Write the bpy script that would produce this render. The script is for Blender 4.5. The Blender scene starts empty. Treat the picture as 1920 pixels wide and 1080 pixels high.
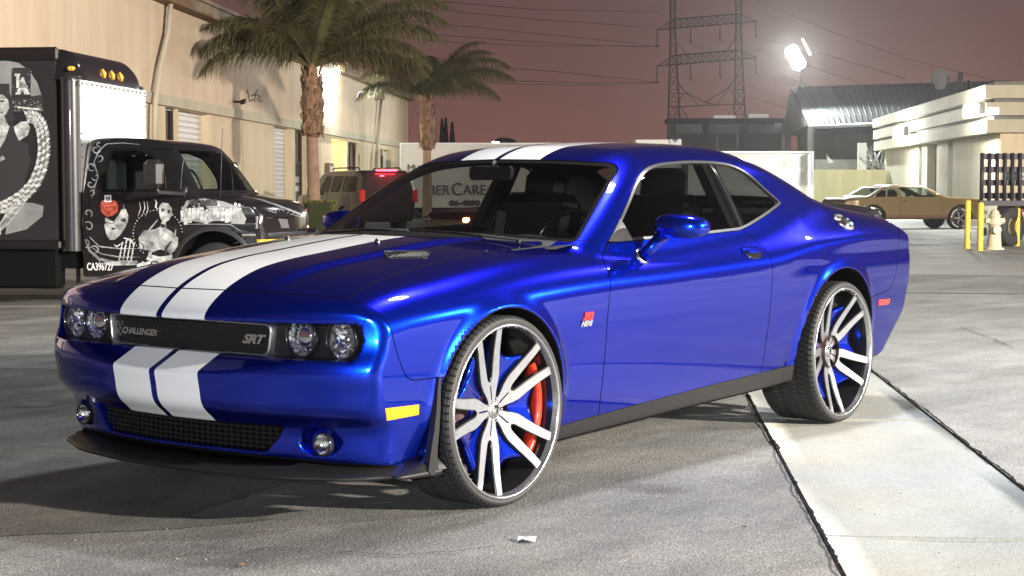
import bpy, bmesh, math, random
import numpy as np
from mathutils import Vector, Matrix
random.seed(7); rng = np.random.default_rng(7)
SC = bpy.context.scene
COL = SC.collection
R_ = math.radians

# ------------------------------------------------------------------ camera
cam_d = bpy.data.cameras.new("camera"); cam = bpy.data.objects.new("camera", cam_d); COL.objects.link(cam)
CAMP = np.array([5.111, 4.869, 1.252]); YAW, PITCH, FPX = 3.792, -0.0608, 3100.0
FW = np.array([math.cos(YAW)*math.cos(PITCH), math.sin(YAW)*math.cos(PITCH), math.sin(PITCH)])
RT = np.cross(FW, [0, 0, 1]); RT /= np.linalg.norm(RT); UP = np.cross(RT, FW)
mw = Matrix.Identity(4)
for i_ in range(3):
    mw[i_][0], mw[i_][1], mw[i_][2], mw[i_][3] = RT[i_], UP[i_], -FW[i_], CAMP[i_]
cam.matrix_world = mw
cam_d.sensor_width = 36.0; cam_d.lens = FPX/1920*36.0
cam_d.clip_start = 0.1; cam_d.clip_end = 3000
SC.camera = cam

# ------------------------------------------------------------------ world: light-polluted night sky
w_ = bpy.data.worlds.new("World"); SC.world = w_; w_.use_nodes = True
nt = w_.node_tree; nt.nodes.clear()
o_ = nt.nodes.new("ShaderNodeOutputWorld"); b_ = nt.nodes.new("ShaderNodeBackground")
tc = nt.nodes.new("ShaderNodeTexCoord"); sx = nt.nodes.new("ShaderNodeSeparateXYZ"); rp = nt.nodes.new("ShaderNodeValToRGB")
nt.links.new(tc.outputs["Generated"], sx.inputs[0]); nt.links.new(sx.outputs[2], rp.inputs[0])
rp.color_ramp.elements[0].position = 0.0; rp.color_ramp.elements[0].color = (0.235, 0.095, 0.076, 1)
e = rp.color_ramp.elements.new(0.07); e.color = (0.165, 0.078, 0.066, 1)
e = rp.color_ramp.elements.new(0.16); e.color = (0.118, 0.066, 0.066, 1)
e = rp.color_ramp.elements.new(0.40); e.color = (0.045, 0.032, 0.040, 1)
rp.color_ramp.elements[-1].position = 0.8; rp.color_ramp.elements[-1].color = (0.022, 0.017, 0.024, 1)
nz_ = nt.nodes.new("ShaderNodeTexNoise"); nz_.inputs["Scale"].default_value = 3.4; nz_.inputs["Detail"].default_value = 5
mr_ = nt.nodes.new("ShaderNodeMapRange"); mr_.inputs[1].default_value = .3; mr_.inputs[2].default_value = .7; mr_.inputs[3].default_value = 0.86; mr_.inputs[4].default_value = 1.16
nt.links.new(tc.outputs["Generated"], nz_.inputs[0]); nt.links.new(nz_.outputs[0], mr_.inputs[0])
nt.links.new(rp.outputs[0], b_.inputs[0]); nt.links.new(mr_.outputs[0], b_.inputs[1]); nt.links.new(b_.outputs[0], o_.inputs[0])

# ------------------------------------------------------------------ the high floodlight of the lot (behind and above the car)
def lamp(name, kind, loc, energy, color, aim=None, **kw):
    d = bpy.data.lights.new(name, kind); d.energy = energy; d.color = color
    for k, v in kw.items(): setattr(d, k, v)
    o = bpy.data.objects.new(name, d); COL.objects.link(o); o.location = loc
    if aim is not None:
        o.rotation_euler = (Vector(aim)-Vector(loc)).to_track_quat('-Z', 'Y').to_euler()
    return o
lamp("sun", 'SUN', (-8.5, 1.4, 5.6), .34, (1.0, 0.97, 0.93), aim=(0, 0, 0), angle=R_(1.0))
# the lot's own floodlights, all outside the frame: one high above the car's tail, wall packs of the buildings behind the camera
lamp("lot_floodlight", 'AREA', (-3.9, .15, 6.7), 520, (0.97, 0.99, 1.0), aim=(-3.3, .5, 0), shape='RECTANGLE', size=.7, size_y=.4)
lamp("floodlight_front", 'AREA', (12.5, 8.6, 2.9), 1700, (0.93, 0.97, 1.0), aim=(0, 0, .6), shape='RECTANGLE', size=1.4, size_y=.6)
lamp("floodlight_side", 'AREA', (-14.0, 12.7, 6.5), 3600, (0.95, 0.98, 1.0), aim=(-2, 0, .6), shape='RECTANGLE', size=.45, size_y=.22)
lamp("floodlight_street", 'AREA', (-6, 26, 8.0), 34000, (1.0, 0.88, 0.74), aim=(-24, -22, 2.5), shape='RECTANGLE', size=1.2, size_y=.5)

SC.view_settings.view_transform = 'Standard'; SC.view_settings.look = 'None'
SC.view_settings.exposure = 0.0; SC.view_settings.gamma = 1.0
SC.render.engine = 'CYCLES'
SC.cycles.max_bounces = 8; SC.cycles.glossy_bounces = 4; SC.cycles.transmission_bounces = 8
SC.cycles.caustics_reflective = False; SC.cycles.caustics_refractive = False
SC.cycles.sample_clamp_indirect = 4.0
SC.cycles.use_denoising = True

# ------------------------------------------------------------------ materials
MATS = {}
def nmat(name):
    m = bpy.data.materials.new(name); m.use_nodes = True; MATS[name] = m
    return m, m.node_tree, m.node_tree.nodes["Principled BSDF"]
def P(name, color, rough=.5, metal=0., coat=0., spec=.5, emit=None, es=0., bump=0., bscale=60., vary=0., vscale=4., trans=0., alpha=1., ior=1.45, croughn=.03):
    m, t, b = nmat(name)
    b.inputs["Base Color"].default_value = (*color, 1); b.inputs["Roughness"].default_value = rough
    b.inputs["Metallic"].default_value = metal; b.inputs["Coat Weight"].default_value = coat
    b.inputs["Coat Roughness"].default_value = croughn
    b.inputs["Specular IOR Level"].default_value = spec; b.inputs["IOR"].default_value = ior
    b.inputs["Transmission Weight"].default_value = trans; b.inputs["Alpha"].default_value = alpha
    if emit: b.inputs["Emission Color"].default_value = (*emit, 1); b.inputs["Emission Strength"].default_value = es
    if vary or bump:
        c = t.nodes.new("ShaderNodeTexCoord")
    if vary:
        n = t.nodes.new("ShaderNodeTexNoise"); n.inputs["Scale"].default_value = vscale; n.inputs["Detail"].default_value = 6; n.inputs["Roughness"].default_value = .65
        t.links.new(c.outputs["Object"], n.inputs[0])
        r = t.nodes.new("ShaderNodeMapRange"); r.inputs[1].default_value = .3; r.inputs[2].default_value = .7
        r.inputs[3].default_value = 1-vary; r.inputs[4].default_value = 1+vary; t.links.new(n.outputs[0], r.inputs[0])
        x = t.nodes.new("ShaderNodeVectorMath"); x.operation = 'SCALE'; x.inputs[0].default_value = color; t.links.new(r.outputs[0], x.inputs["Scale"])
        t.links.new(x.outputs[0], b.inputs["Base Color"])
    if bump:
        n = t.nodes.new("ShaderNodeTexNoise"); n.inputs["Scale"].default_value = bscale; n.inputs["Detail"].default_value = 5
        t.links.new(c.outputs["Object"], n.inputs[0])
        u = t.nodes.new("ShaderNodeBump"); u.inputs["Strength"].default_value = bump; u.inputs["Distance"].default_value = .01
        t.links.new(n.outputs[0], u.inputs["Height"]); t.links.new(u.outputs[0], b.inputs["Normal"])
    return m

# ------------------------------------------------------------------ object helpers
def prep(o, label=None, cat=None, group=None, kind=None):
    if label: o["label"] = label
    if cat: o["category"] = cat
    if group: o["group"] = group
    if kind: o["kind"] = kind
    return o
def thing(name, label, cat, loc=(0, 0, 0), rz=0., group=None, mat=None):
    o = bpy.data.objects.new(name, None); COL.objects.link(o); o.empty_display_size = .2
    if mat is not None: o.matrix_world = mat
    else: o.location = loc; o.rotation_euler = (0, 0, rz)
    return prep(o, label, cat, group)
def link(name, me, mat=None, parent=None, **k):
    o = bpy.data.objects.new(name, me); COL.objects.link(o)
    if mat is not None:
        me.materials.clear()
        for mm in (mat if isinstance(mat, (list, tuple)) else [mat]): me.materials.append(MATS[mm] if isinstance(mm, str) else mm)
    if parent is not None: o.parent = parent
    return prep(o, **k)
class MB:
    """collects boxes, tubes, lathes and prisms; build() links them as ONE mesh"""
    def __init__(s): s.v = []; s.f = []; s.sm = []; s.mi = []; s.cur = 0
    def add(s, vs, fs, smooth=False):
        n = len(s.v); s.v += [tuple(map(float, p)) for p in vs]; s.f += [tuple(i+n for i in f) for f in fs]
        s.sm += [smooth]*len(fs); s.mi += [s.cur]*len(fs); return s
    def box(s, c, d, rot=None, bev=0.):
        x, y, z = [q/2 for q in d]
        if bev > 0:
            b = min(bev, .49*min(d)); vs = []; 
            for sx in (-1, 1):
                for sy in (-1, 1):
                    for sz in (-1, 1):
                        vs += [(sx*x, sy*(y-b), sz*(z-b)), (sx*(x-b), sy*y, sz*(z-b)), (sx*(x-b), sy*(y-b), sz*z)]
            def I(a, b_, c_, k): return (a*4+b_*2+c_)*3+k
            fs = [(I(1,0,0,0), I(1,1,0,0), I(1,1,1,0), I(1,0,1,0)), (I(0,0,0,0), I(0,0,1,0), I(0,1,1,0), I(0,1,0,0)),
                  (I(0,1,0,1), I(0,1,1,1), I(1,1,1,1), I(1,1,0,1)), (I(0,0,0,1), I(1,0,0,1), I(1,0,1,1), I(0,0,1,1)),
                  (I(0,0,1,2), I(1,0,1,2), I(1,1,1,2), I(0,1,1,2)), (I(0,0,0,2), I(0,1,0,2), I(1,1,0,2), I(1,0,0,2))]
            for a in (0, 1):
                for b_ in (0, 1):
                    f = (I(a,b_,0,0), I(a,b_,1,0), I(a,b_,1,1), I(a,b_,0,1)); fs.append(f if (a == b_) == False else f[::-1])
                    f = (I(a,0,b_,0), I(a,1,b_,0), I(a,1,b_,2), I(a,0,b_,2)); fs.append(f if (a == b_) else f[::-1])
                    f = (I(0,a,b_,1), I(1,a,b_,1), I(1,a,b_,2), I(0,a,b_,2)); fs.append(f if (a != b_) else f[::-1])
                    for c_ in (0, 1):
                        f = (I(a,b_,c_,0), I(a,b_,c_,1), I(a,b_,c_,2)); fs.append(f if (a+b_+c_) % 2 else f[::-1])
        else:
            vs = [(a*x, b_*y, c_*z) for a in (-1, 1) for b_ in (-1, 1) for c_ in (-1, 1)]
            fs = [(0,1,3,2), (4,6,7,5), (0,4,5,1), (2,3,7,6), (0,2,6,4), (1,5,7,3)]
        M = rot if rot is not None else Matrix.Identity(3)
        vs = [Vector(c)+M@Vector(p) for p in vs]
        return s.add(vs, fs)
    def tube(s, pts, r, n=10, cap=True, smooth=True):
        pts = [Vector(p) for p in pts]; rs = r if isinstance(r, (list, tuple)) else [r]*len(pts)
        vs = []; prev = None
        for i, p in enumerate(pts):
            t = (pts[min(i+1, len(pts)-1)]-pts[max(i-1, 0)]).normalized()
            if prev is None: a = t.orthogonal().normalized()
            else:
                a = (prev-t*prev.dot(t)); a = a.normalized() if a.length > 1e-6 else t.orthogonal().normalized()
            prev = a; b_ = t.cross(a)
            for k in range(n):
                q = 2*math.pi*k/n; vs.append(p+(a*math.cos(q)+b_*math.sin(q))*rs[i])
        fs = [(i*n+k, i*n+(k+1) % n, (i+1)*n+(k+1) % n, (i+1)*n+k) for i in range(len(pts)-1) for k in range(n)]
        s.add(vs, fs, smooth)
        if cap: s.add(vs[:n], [tuple(range(n))[::-1]]); s.add(vs[-n:], [tuple(range(n))])
        return s
    def lathe(s, prof, n=32, c=(0, 0, 0), axis='z', a0=0., a1=2*math.pi, smooth=True, close=False):
        """prof: (r, h) pairs"""
        full = abs(a1-a0-2*math.pi) < 1e-6; m = n if full else n+1; vs = []
        for k in range(m):
            q = a0+(a1-a0)*k/n; cq, sq = math.cos(q), math.sin(q)
            for r, h in prof:
                if axis == 'z': p = (r*cq, r*sq, h)
                elif axis == 'y': p = (-r*cq, h, r*sq)
                else: p = (h, r*cq, r*sq)
                vs.append((p[0]+c[0], p[1]+c[1], p[2]+c[2]))
        L = len(prof); fs = []
        for k in range(n):
            k2 = (k+1) % m
            for i in range(L if close else L-1):
                j = (i+1) % L
                fs.append((k*L+i, k2*L+i, k2*L+j, k*L+j))
        return s.add(vs, fs, smooth)
    def prism(s, poly, h0, h1, f=None, smooth=False):
        """poly in 2D extruded h0..h1; f maps (a,b,h)->xyz"""
        f = f or (lambda a, b, h: (a, b, h)); n = len(poly)
        area = sum(poly[i][0]*poly[(i+1) % n][1]-poly[(i+1) % n][0]*poly[i][1] for i in range(n))
        if area < 0: poly = poly[::-1]
        vs = [f(a, b, h0) for a, b in poly]+[f(a, b, h1) for a, b in poly]
        s.add(vs, [tuple(range(n))[::-1], tuple(range(n, 2*n))])
        s.add(vs, [(i, (i+1) % n, n+(i+1) % n, n+i) for i in range(n)], smooth)
        return s
    def mesh(s, name):
        me = bpy.data.meshes.new(name); me.from_pydata(s.v, [], s.f)
        me.polygons.foreach_set("use_smooth", s.sm); me.polygons.foreach_set("material_index", s.mi)
        me.validate(); me.update()
        bm = bmesh.new(); bm.from_mesh(me); bmesh.ops.remove_doubles(bm, verts=bm.verts, dist=1e-5)
        bmesh.ops.recalc_face_normals(bm, faces=bm.faces); bm.to_mesh(me); bm.free()
        return me
    def build(s, name, mat, parent=None, **k): return link(name, s.mesh(name), mat, parent, **k)
def nmesh(name, V, F, N=None):
    """numpy arrays -> mesh with (custom) vertex normals"""
    me = bpy.data.meshes.new(name); V = np.asarray(V, float); F = np.asarray(F, int); k = F.shape[1]
    me.vertices.add(len(V)); me.vertices.foreach_set("co", V.ravel())
    me.loops.add(F.size); me.loops.foreach_set("vertex_index", F.ravel().astype(np.int32))
    me.polygons.add(len(F)); me.polygons.foreach_set("loop_start", np.arange(0, F.size, k, dtype=np.int32))
    me.polygons.foreach_set("use_smooth", np.ones(len(F), bool)); me.update(calc_edges=True); me.validate()
    if N is not None: me.normals_split_custom_set_from_vertices([tuple(n) for n in N])
    return me
def text_mesh(name, s, size, mat, parent=None, mw=None, ext=.002, shear=0., sx=1., align='CENTER', bold=0., spacing=1., **k):
    c = bpy.data.curves.new(name, 'FONT'); c.body = s; c.size = size; c.extrude = ext; c.align_x = align; c.align_y = 'CENTER'
    c.shear = shear; c.offset = bold; c.resolution_u = 3; c.space_character = spacing
    t = bpy.data.objects.new(name, c); COL.objects.link(t)
    bpy.context.view_layer.update()
    me = bpy.data.meshes.new_from_object(t.evaluated_get(bpy.context.evaluated_depsgraph_get()))
    bpy.data.objects.remove(t); bpy.data.curves.remove(c)
    me.transform(Matrix.Diagonal((sx, 1, 1, 1)))
    if mw is not None: me.transform(mw)
    return link(name, me, mat, parent, **k)
def frame(o, x, z):
    """matrix with local X = x, local Z = z, origin o"""
    x = Vector(x).normalized(); z = Vector(z); z = (z-x*z.dot(x)).normalized(); y = z.cross(x)
    m = Matrix.Identity(4)
    for i in range(3): m[i][0], m[i][1], m[i][2], m[i][3] = x[i], y[i], z[i], o[i]
    return m
def at(u, v, Z):
    """world point seen at photo pixel (u, v) at depth Z metres; used once, to survey where things stand"""
    return CAMP+FW*Z+RT*(u-960)/FPX*Z-UP*(v-540)/FPX*Z
def copy_tree(o, parent=None, **k):
    c = o.copy(); COL.objects.link(c); c.parent = parent
    for ch in [q for q in list(bpy.data.objects) if q.parent == o and q != c]: copy_tree(ch, c)
    return prep(c, **k)
# ------------------------------------------------------------------ implicit-surface modelling for curved bodywork
_SPL = {}
def spl(x, xs, ys):
    """natural cubic spline"""
    key = (tuple(xs), tuple(ys)); c = _SPL.get(key)
    if c is None:
        xs = np.array(xs, float); ys = np.array(ys, float); n = len(xs); h = np.diff(xs); A = np.eye(n); b = np.zeros(n)
        for i in range(1, n-1):
            A[i, i-1], A[i, i], A[i, i+1] = h[i-1], 2*(h[i-1]+h[i]), h[i]
            b[i] = 6*((ys[i+1]-ys[i])/h[i]-(ys[i]-ys[i-1])/h[i-1])
        c = _SPL[key] = (xs, ys, h, np.linalg.solve(A, b), n)
    xs, ys, h, M, n = c
    xc = np.clip(x, xs[0], xs[-1]); i = np.clip(np.searchsorted(xs, xc)-1, 0, n-2); d0 = xc-xs[i]; d1 = xs[i+1]-xc; hi = h[i]
    return (M[i]*d1**3+M[i+1]*d0**3)/(6*hi)+(ys[i]/hi-M[i]*hi/6)*d1+(ys[i+1]/hi-M[i+1]*hi/6)*d0
def lin(x, xs, ys): return np.interp(x, xs, ys)
def smax(a, b, k):
    h = np.maximum(k-np.abs(a-b), 0)/k
    return np.maximum(a, b)+h*h*k*.25
def smin(a, b, k): return -smax(-a, -b, k)
def sstep(x, a, b):
    t = np.clip((x-a)/(b-a), 0, 1); return t*t*(3-2*t)
def chaikin(poly, n=2):
    p = np.array(poly, float)
    for _ in range(n):
        q = np.roll(p, -1, 0); p = np.stack([.75*p+.25*q, .25*p+.75*q], 1).reshape(-1, 2)
    return p
def rpoly(poly, r, n=5):
    """polygon with corners rounded to radius r (or per-corner list)"""
    p = [np.array(q, float) for q in poly]; out = []; rs = r if isinstance(r, (list, tuple)) else [r]*len(p)
    for i in range(len(p)):
        a, b, c = p[i-1], p[i], p[(i+1) % len(p)]; u = a-b; w = c-b; lu, lw = np.linalg.norm(u), np.linalg.norm(w)
        t = min(rs[i], .45*lu, .45*lw)
        if t < 1e-6: out.append(b); continue
        s, e = b+u/lu*t, b+w/lw*t
        for k in range(n+1):
            q = k/n; out.append((1-q)**2*s+2*q*(1-q)*b+q*q*e)
    return np.array(out)
def sdpoly(px, py, poly):
    """signed distance to polygon, negative inside"""
    px, py = np.broadcast_arrays(np.asarray(px, float), np.asarray(py, float)); d = np.full(px.shape, 1e9); s = np.zeros(px.shape, bool)
    n = len(poly)
    for i in range(n):
        ax, ay = poly[i]; bx, by = poly[(i+1) % n]; ex, ey = bx-ax, by-ay; wx, wy = px-ax, py-ay
        t = np.clip((wx*ex+wy*ey)/(ex*ex+ey*ey+1e-12), 0, 1); d = np.minimum(d, (wx-ex*t)**2+(wy-ey*t)**2)
        c = ((ay > py) != (by > py))
        with np.errstate(divide='ignore', invalid='ignore'):
            xi = ex*(py-ay)/(ey if abs(ey) > 1e-12 else 1e-12)+ax
        s ^= c & (px < xi)
    return np.where(s, -1, 1)*np.sqrt(d)
class PolyGrid:
    """signed distance to a polygon, tabulated for speed"""
    def __init__(s, poly, h=.012, pad=.5):
        p = np.array(poly); s.a = p.min(0)-pad; n = np.ceil((p.max(0)+pad-s.a)/h).astype(int)+1; s.h = h; s.n = n
        X = s.a[0]+np.arange(n[0])*h; Z = s.a[1]+np.arange(n[1])*h; s.T = sdpoly(X[:, None], Z[None, :], p)
    def __call__(s, x, z):
        u = np.clip((x-s.a[0])/s.h, 0, s.n[0]-1.001); v = np.clip((z-s.a[1])/s.h, 0, s.n[1]-1.001); u, v = np.broadcast_arrays(u, v); i = u.astype(int); j = v.astype(int); f = u-i; g = v-j; T = s.T
        return (T[i, j]*(1-f)+T[i+1, j]*f)*(1-g)+(T[i, j+1]*(1-f)+T[i+1, j+1]*f)*g
def grad(f, p, e=1.5e-3):
    g = np.empty_like(p)
    for i in range(3):
        q = p.copy(); q[:, i] += e; r = p.copy(); r[:, i] -= e
        g[:, i] = (f(q[:, 0], q[:, 1], q[:, 2])-f(r[:, 0], r[:, 1], r[:, 2]))/(2*e)
    return g
class TM:
    nf = None
    """triangle soup with normals"""
    def __init__(s, V, N, T): s.V, s.N, s.T = V, N, T
    def copy(s): return TM(s.V.copy(), s.N.copy(), s.T.copy())
def compact(m):
    u, inv = np.unique(m.T.ravel(), return_inverse=True)
    return TM(m.V[u], m.N[u], inv.reshape(-1, 3))
def nets(f, xs, ys, zs):
    """surface nets of f<0 symmetric in y (ys[0] = -ys[1]); returns the half y>=0"""
    G = f(xs[:, None, None], ys[None, :, None], zs[None, None, :]); G = np.broadcast_to(G, (len(xs), len(ys), len(zs)))
    nx, ny, nz = len(xs)-1, len(ys)-1, len(zs)-1
    acc = np.zeros((nx, ny, nz, 3)); cnt = np.zeros((nx, ny, nz))
    ax = [xs, ys, zs]
    for d in range(3):
        o1, o2 = [a for a in range(3) if a != d]
        for s1 in (0, 1):
            for s2 in (0, 1):
                sl0 = [None]*3; sl1 = [None]*3
                sl0[d] = slice(0, -1); sl1[d] = slice(1, None)
                for o, s_ in ((o1, s1), (o2, s2)):
                    sl0[o] = sl1[o] = slice(1, None) if s_ else slice(0, -1)
                a, b = G[tuple(sl0)], G[tuple(sl1)]; m = (a < 0) != (b < 0)
                idx = np.argwhere(m); 
                if not len(idx): continue
                av, bv = a[m], b[m]; t = av/(av-bv)
                c = np.empty((len(idx), 3))
                c[:, d] = ax[d][idx[:, d]]*(1-t)+ax[d][idx[:, d]+1]*t
                c[:, o1] = ax[o1][idx[:, o1]+s1]; c[:, o2] = ax[o2][idx[:, o2]+s2]
                acc[idx[:, 0], idx[:, 1], idx[:, 2]] += c; cnt[idx[:, 0], idx[:, 1], idx[:, 2]] += 1
    has = cnt > 0; ids = -np.ones(cnt.shape, int); ids[has] = np.arange(has.sum()); V = acc[has]/cnt[has][:, None]
    on0 = np.argwhere(has)[:, 1] == 0
    F = []
    for d in range(3):
        o1, o2 = [(1, 2), (2, 0), (0, 1)][d]
        sl0 = [slice(1, -1)]*3; sl1 = [slice(1, -1)]*3
        sl0[d] = slice(0, -1); sl1[d] = slice(1, None)
        a, b = G[tuple(sl0)], G[tuple(sl1)]; m = (a < 0) != (b < 0); idx = np.argwhere(m); neg = (a < 0)[m]
        off = np.array([1, 1, 1]); off[d] = 0; idx = idx+off
        if not len(idx): continue
        def cell(k1, k2):
            c = idx.copy(); c[:, o1] -= k1; c[:, o2] -= k2; return ids[c[:, 0], c[:, 1], c[:, 2]]
        q = np.stack([cell(1, 1), cell(0, 1), cell(0, 0), cell(1, 0)], 1)
        q[~neg] = q[~neg][:, ::-1]; F.append(q)
    F = np.concatenate(F)
    for _ in range(4):
        g = grad(f, V); v = f(V[:, 0], V[:, 1], V[:, 2]); g2 = (g*g).sum(1)+1e-6
        st = (v/g2)[:, None]*g; l = np.linalg.norm(st, axis=1, keepdims=True); V = V-st*np.minimum(1, .01/np.maximum(l, 1e-9))
        V[on0, 1] = 0
    g = grad(f, V); g[on0, 1] = 0; N = g/(np.linalg.norm(g, axis=1, keepdims=True)+1e-9)
    T = np.concatenate([F[:, [0, 1, 2]], F[:, [0, 2, 3]]])
    return TM(V, N, T)
def clip(m, g, keep=-1):
    """cut triangles along g(V)=0, keep the side of that sign"""
    if not len(m.T): return m
    d = g(m.V[:, 0], m.V[:, 1], m.V[:, 2])*(-keep); d = np.where(np.abs(d) < 1e-7, 1e-7, d)   # keep d<0
    td = d[m.T]; ins = td < 0; k = ins.sum(1)
    full = m.T[k == 3]; V = [m.V]; N = [m.N]; out = [full]; nv = len(m.V)
    part = (k == 1) | (k == 2)
    if part.any():
        T = m.T[part]; I = td[part] < 0; kk = I.sum(1)
        r = np.where(kk == 1, I.argmax(1), (~I).argmax(1)); ar = np.arange(len(T))
        A = T[ar, r]; B = T[ar, (r+1) % 3]; C = T[ar, (r+2) % 3]
        E = np.concatenate([np.stack([A, B], 1), np.stack([A, C], 1)]); key = np.sort(E, 1)
        u, inv = np.unique(key, axis=0, return_inverse=True); inv = inv.ravel()
        t = d[u[:, 0]]/(d[u[:, 0]]-d[u[:, 1]]); t = t[:, None]
        P = m.V[u[:, 0]]*(1-t)+m.V[u[:, 1]]*t; Q = m.N[u[:, 0]]*(1-t)+m.N[u[:, 1]]*t
        Q /= np.linalg.norm(Q, axis=1, keepdims=True)+1e-9
        V.append(P); N.append(Q); ab = inv[:len(T)]+nv; ac = inv[len(T):]+nv
        one = kk == 1
        out.append(np.stack([A, ab, ac], 1)[one])
        two = ~one
        out.append(np.stack([ab, B, C], 1)[two]); out.append(np.stack([ab, C, ac], 1)[two])
    return compact(TM(np.concatenate(V), np.concatenate(N), np.concatenate(out)))
def split(m, g, gap=.004):
    """-> (inside, outside) with a gap between them"""
    return clip(m, lambda x, y, z: g(x, y, z)+gap/2, -1), clip(m, lambda x, y, z: g(x, y, z)-gap/2, 1)
def mirror(m, flip_only=False):
    V = m.V*[1, -1, 1]; N = m.N*[1, -1, 1]; T = m.T[:, ::-1]
    if flip_only: return TM(V, N, T)
    n = len(m.V); A = TM(np.concatenate([m.V, V]), np.concatenate([m.N, N]), np.concatenate([m.T, T+n]))
    k = np.round(A.V*1e5).astype(np.int64)
    mid = np.abs(A.V[:, 1]) < 1e-6; idx = np.arange(len(A.V))
    k2 = k.copy(); k2[~mid, 1] += 0
    first = {}
    for i in np.nonzero(mid)[0]:
        key = (k[i, 0], k[i, 2], round(A.N[i, 2], 1)); idx[i] = first.setdefault(key, i)
    A.T = idx[A.T]; return compact(A)
def boundary(T):
    E = np.concatenate([T[:, [0, 1]], T[:, [1, 2]], T[:, [2, 0]]]); K = np.sort(E, 1)
    u, i, c = np.unique(K, axis=0, return_index=True, return_counts=True)
    return E[i[c == 1]]
def flange(m, depth=.014):
    """turn the panel's cut edges inwards so that it has thickness"""
    m = compact(m); E = boundary(m.T)
    E = E[~((np.abs(m.V[E[:, 0], 1]) < 1e-6) & (np.abs(m.V[E[:, 1], 1]) < 1e-6))]
    if not len(E): return m
    a, b = m.V[E[:, 0]], m.V[E[:, 1]]; a2, b2 = a-m.N[E[:, 0]]*depth, b-m.N[E[:, 1]]*depth
    n = np.cross(b-a, a2-a); n = -n/(np.linalg.norm(n, axis=1, keepdims=True)+1e-12)
    k = len(E); o = len(m.V); ar = np.arange(k)
    V = np.concatenate([m.V, a, b, b2, a2]); N = np.concatenate([m.N, n, n, n, n])
    q = np.stack([ar+o+k, ar+o, ar+o+3*k, ar+o+2*k], 1)
    out = TM(V, N, np.concatenate([m.T, q[:, [0, 1, 2]], q[:, [0, 2, 3]]])); out.nf = len(m.T); return out
def offset(m, d, flip=False):
    return TM(m.V+m.N*d, m.N*(-1 if flip else 1), m.T[:, ::-1] if flip else m.T)
def tm_obj(name, m, mat, parent=None, **k):
    me = nmesh(name, m.V, m.T, m.N); nf = getattr(m, "nf", None)
    if nf is None or mat not in ("blue_paint", "blue_stripe_paint", "truck_black"): return link(name, me, mat, parent, **k)
    o = link(name, me, [mat, "black_matte"], parent, **k)      # gap shade coloured in: folded edges inside the shut lines are black
    if len(me.polygons) == len(m.T): mi = np.zeros(len(m.T), np.int32); mi[nf:] = 1; me.polygons.foreach_set("material_index", mi)
    return o
def grid(a, b, h): return np.arange(a, b+h*.5, h)
def paint(name, col, stripes=False, flake=True):
    m, t, b = nmat(name); N = t.nodes; L = t.links
    b.inputs["Metallic"].default_value = .90; b.inputs["Roughness"].default_value = .225
    b.inputs["Coat Weight"].default_value = 1.0; b.inputs["Coat Roughness"].default_value = .015; b.inputs["Coat IOR"].default_value = 1.45
    b.inputs["Specular Tint"].default_value = (.03, .06, .60, 1)
    tc = N.new("ShaderNodeTexCoord")
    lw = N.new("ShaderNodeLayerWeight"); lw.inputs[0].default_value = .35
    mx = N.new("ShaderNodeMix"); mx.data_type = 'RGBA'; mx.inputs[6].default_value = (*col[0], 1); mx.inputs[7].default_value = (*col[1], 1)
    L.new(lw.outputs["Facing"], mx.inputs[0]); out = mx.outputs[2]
    if flake:
        v = N.new("ShaderNodeTexVoronoi"); v.inputs["Scale"].default_value = 900; L.new(tc.outputs["Object"], v.inputs[0])
        n = N.new("ShaderNodeBump"); n.inputs["Strength"].default_value = .05; n.inputs["Distance"].default_value = .001
        L.new(v.outputs["Distance"], n.inputs["Height"]); L.new(n.outputs[0], b.inputs["Normal"])
    if stripes:
        s = N.new("ShaderNodeSeparateXYZ"); L.new(tc.outputs["Object"], s.inputs[0])
        def M(op, a, c): 
            q = N.new("ShaderNodeMath"); q.operation = op
            for i, v_ in enumerate((a, c)):
                if hasattr(v_, "links"): L.new(v_, q.inputs[i])
                elif v_ is not None: q.inputs[i].default_value = v_
            return q.outputs[0]
        ay = M('ABSOLUTE', s.outputs[1], None); k = M('MULTIPLY', M('MULTIPLY', M('GREATER_THAN', ay, .016), M('LESS_THAN', ay, .240)), M('GREATER_THAN', s.outputs[2], .345))
        m2 = N.new("ShaderNodeMix"); m2.data_type = 'RGBA'; L.new(k, m2.inputs[0]); L.new(out, m2.inputs[6]); m2.inputs[7].default_value = (.82, .84, .86, 1); out = m2.outputs[2]
        m3 = N.new("ShaderNodeMix"); m3.data_type = 'RGBA'; L.new(k, m3.inputs[0]); m3.inputs[6].default_value = (.03, .06, .60, 1); m3.inputs[7].default_value = (1, 1, 1, 1); L.new(m3.outputs[2], b.inputs["Specular Tint"])
        L.new(M('MULTIPLY', M('SUBTRACT', 1.0, k), .90), b.inputs["Metallic"])
        L.new(M('ADD', M('MULTIPLY', k, .20), .225), b.inputs["Roughness"])
    L.new(out, b.inputs["Base Color"])
    return m
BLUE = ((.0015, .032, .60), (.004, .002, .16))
paint("blue_paint", BLUE); paint("blue_stripe_paint", BLUE, stripes=True)
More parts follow.
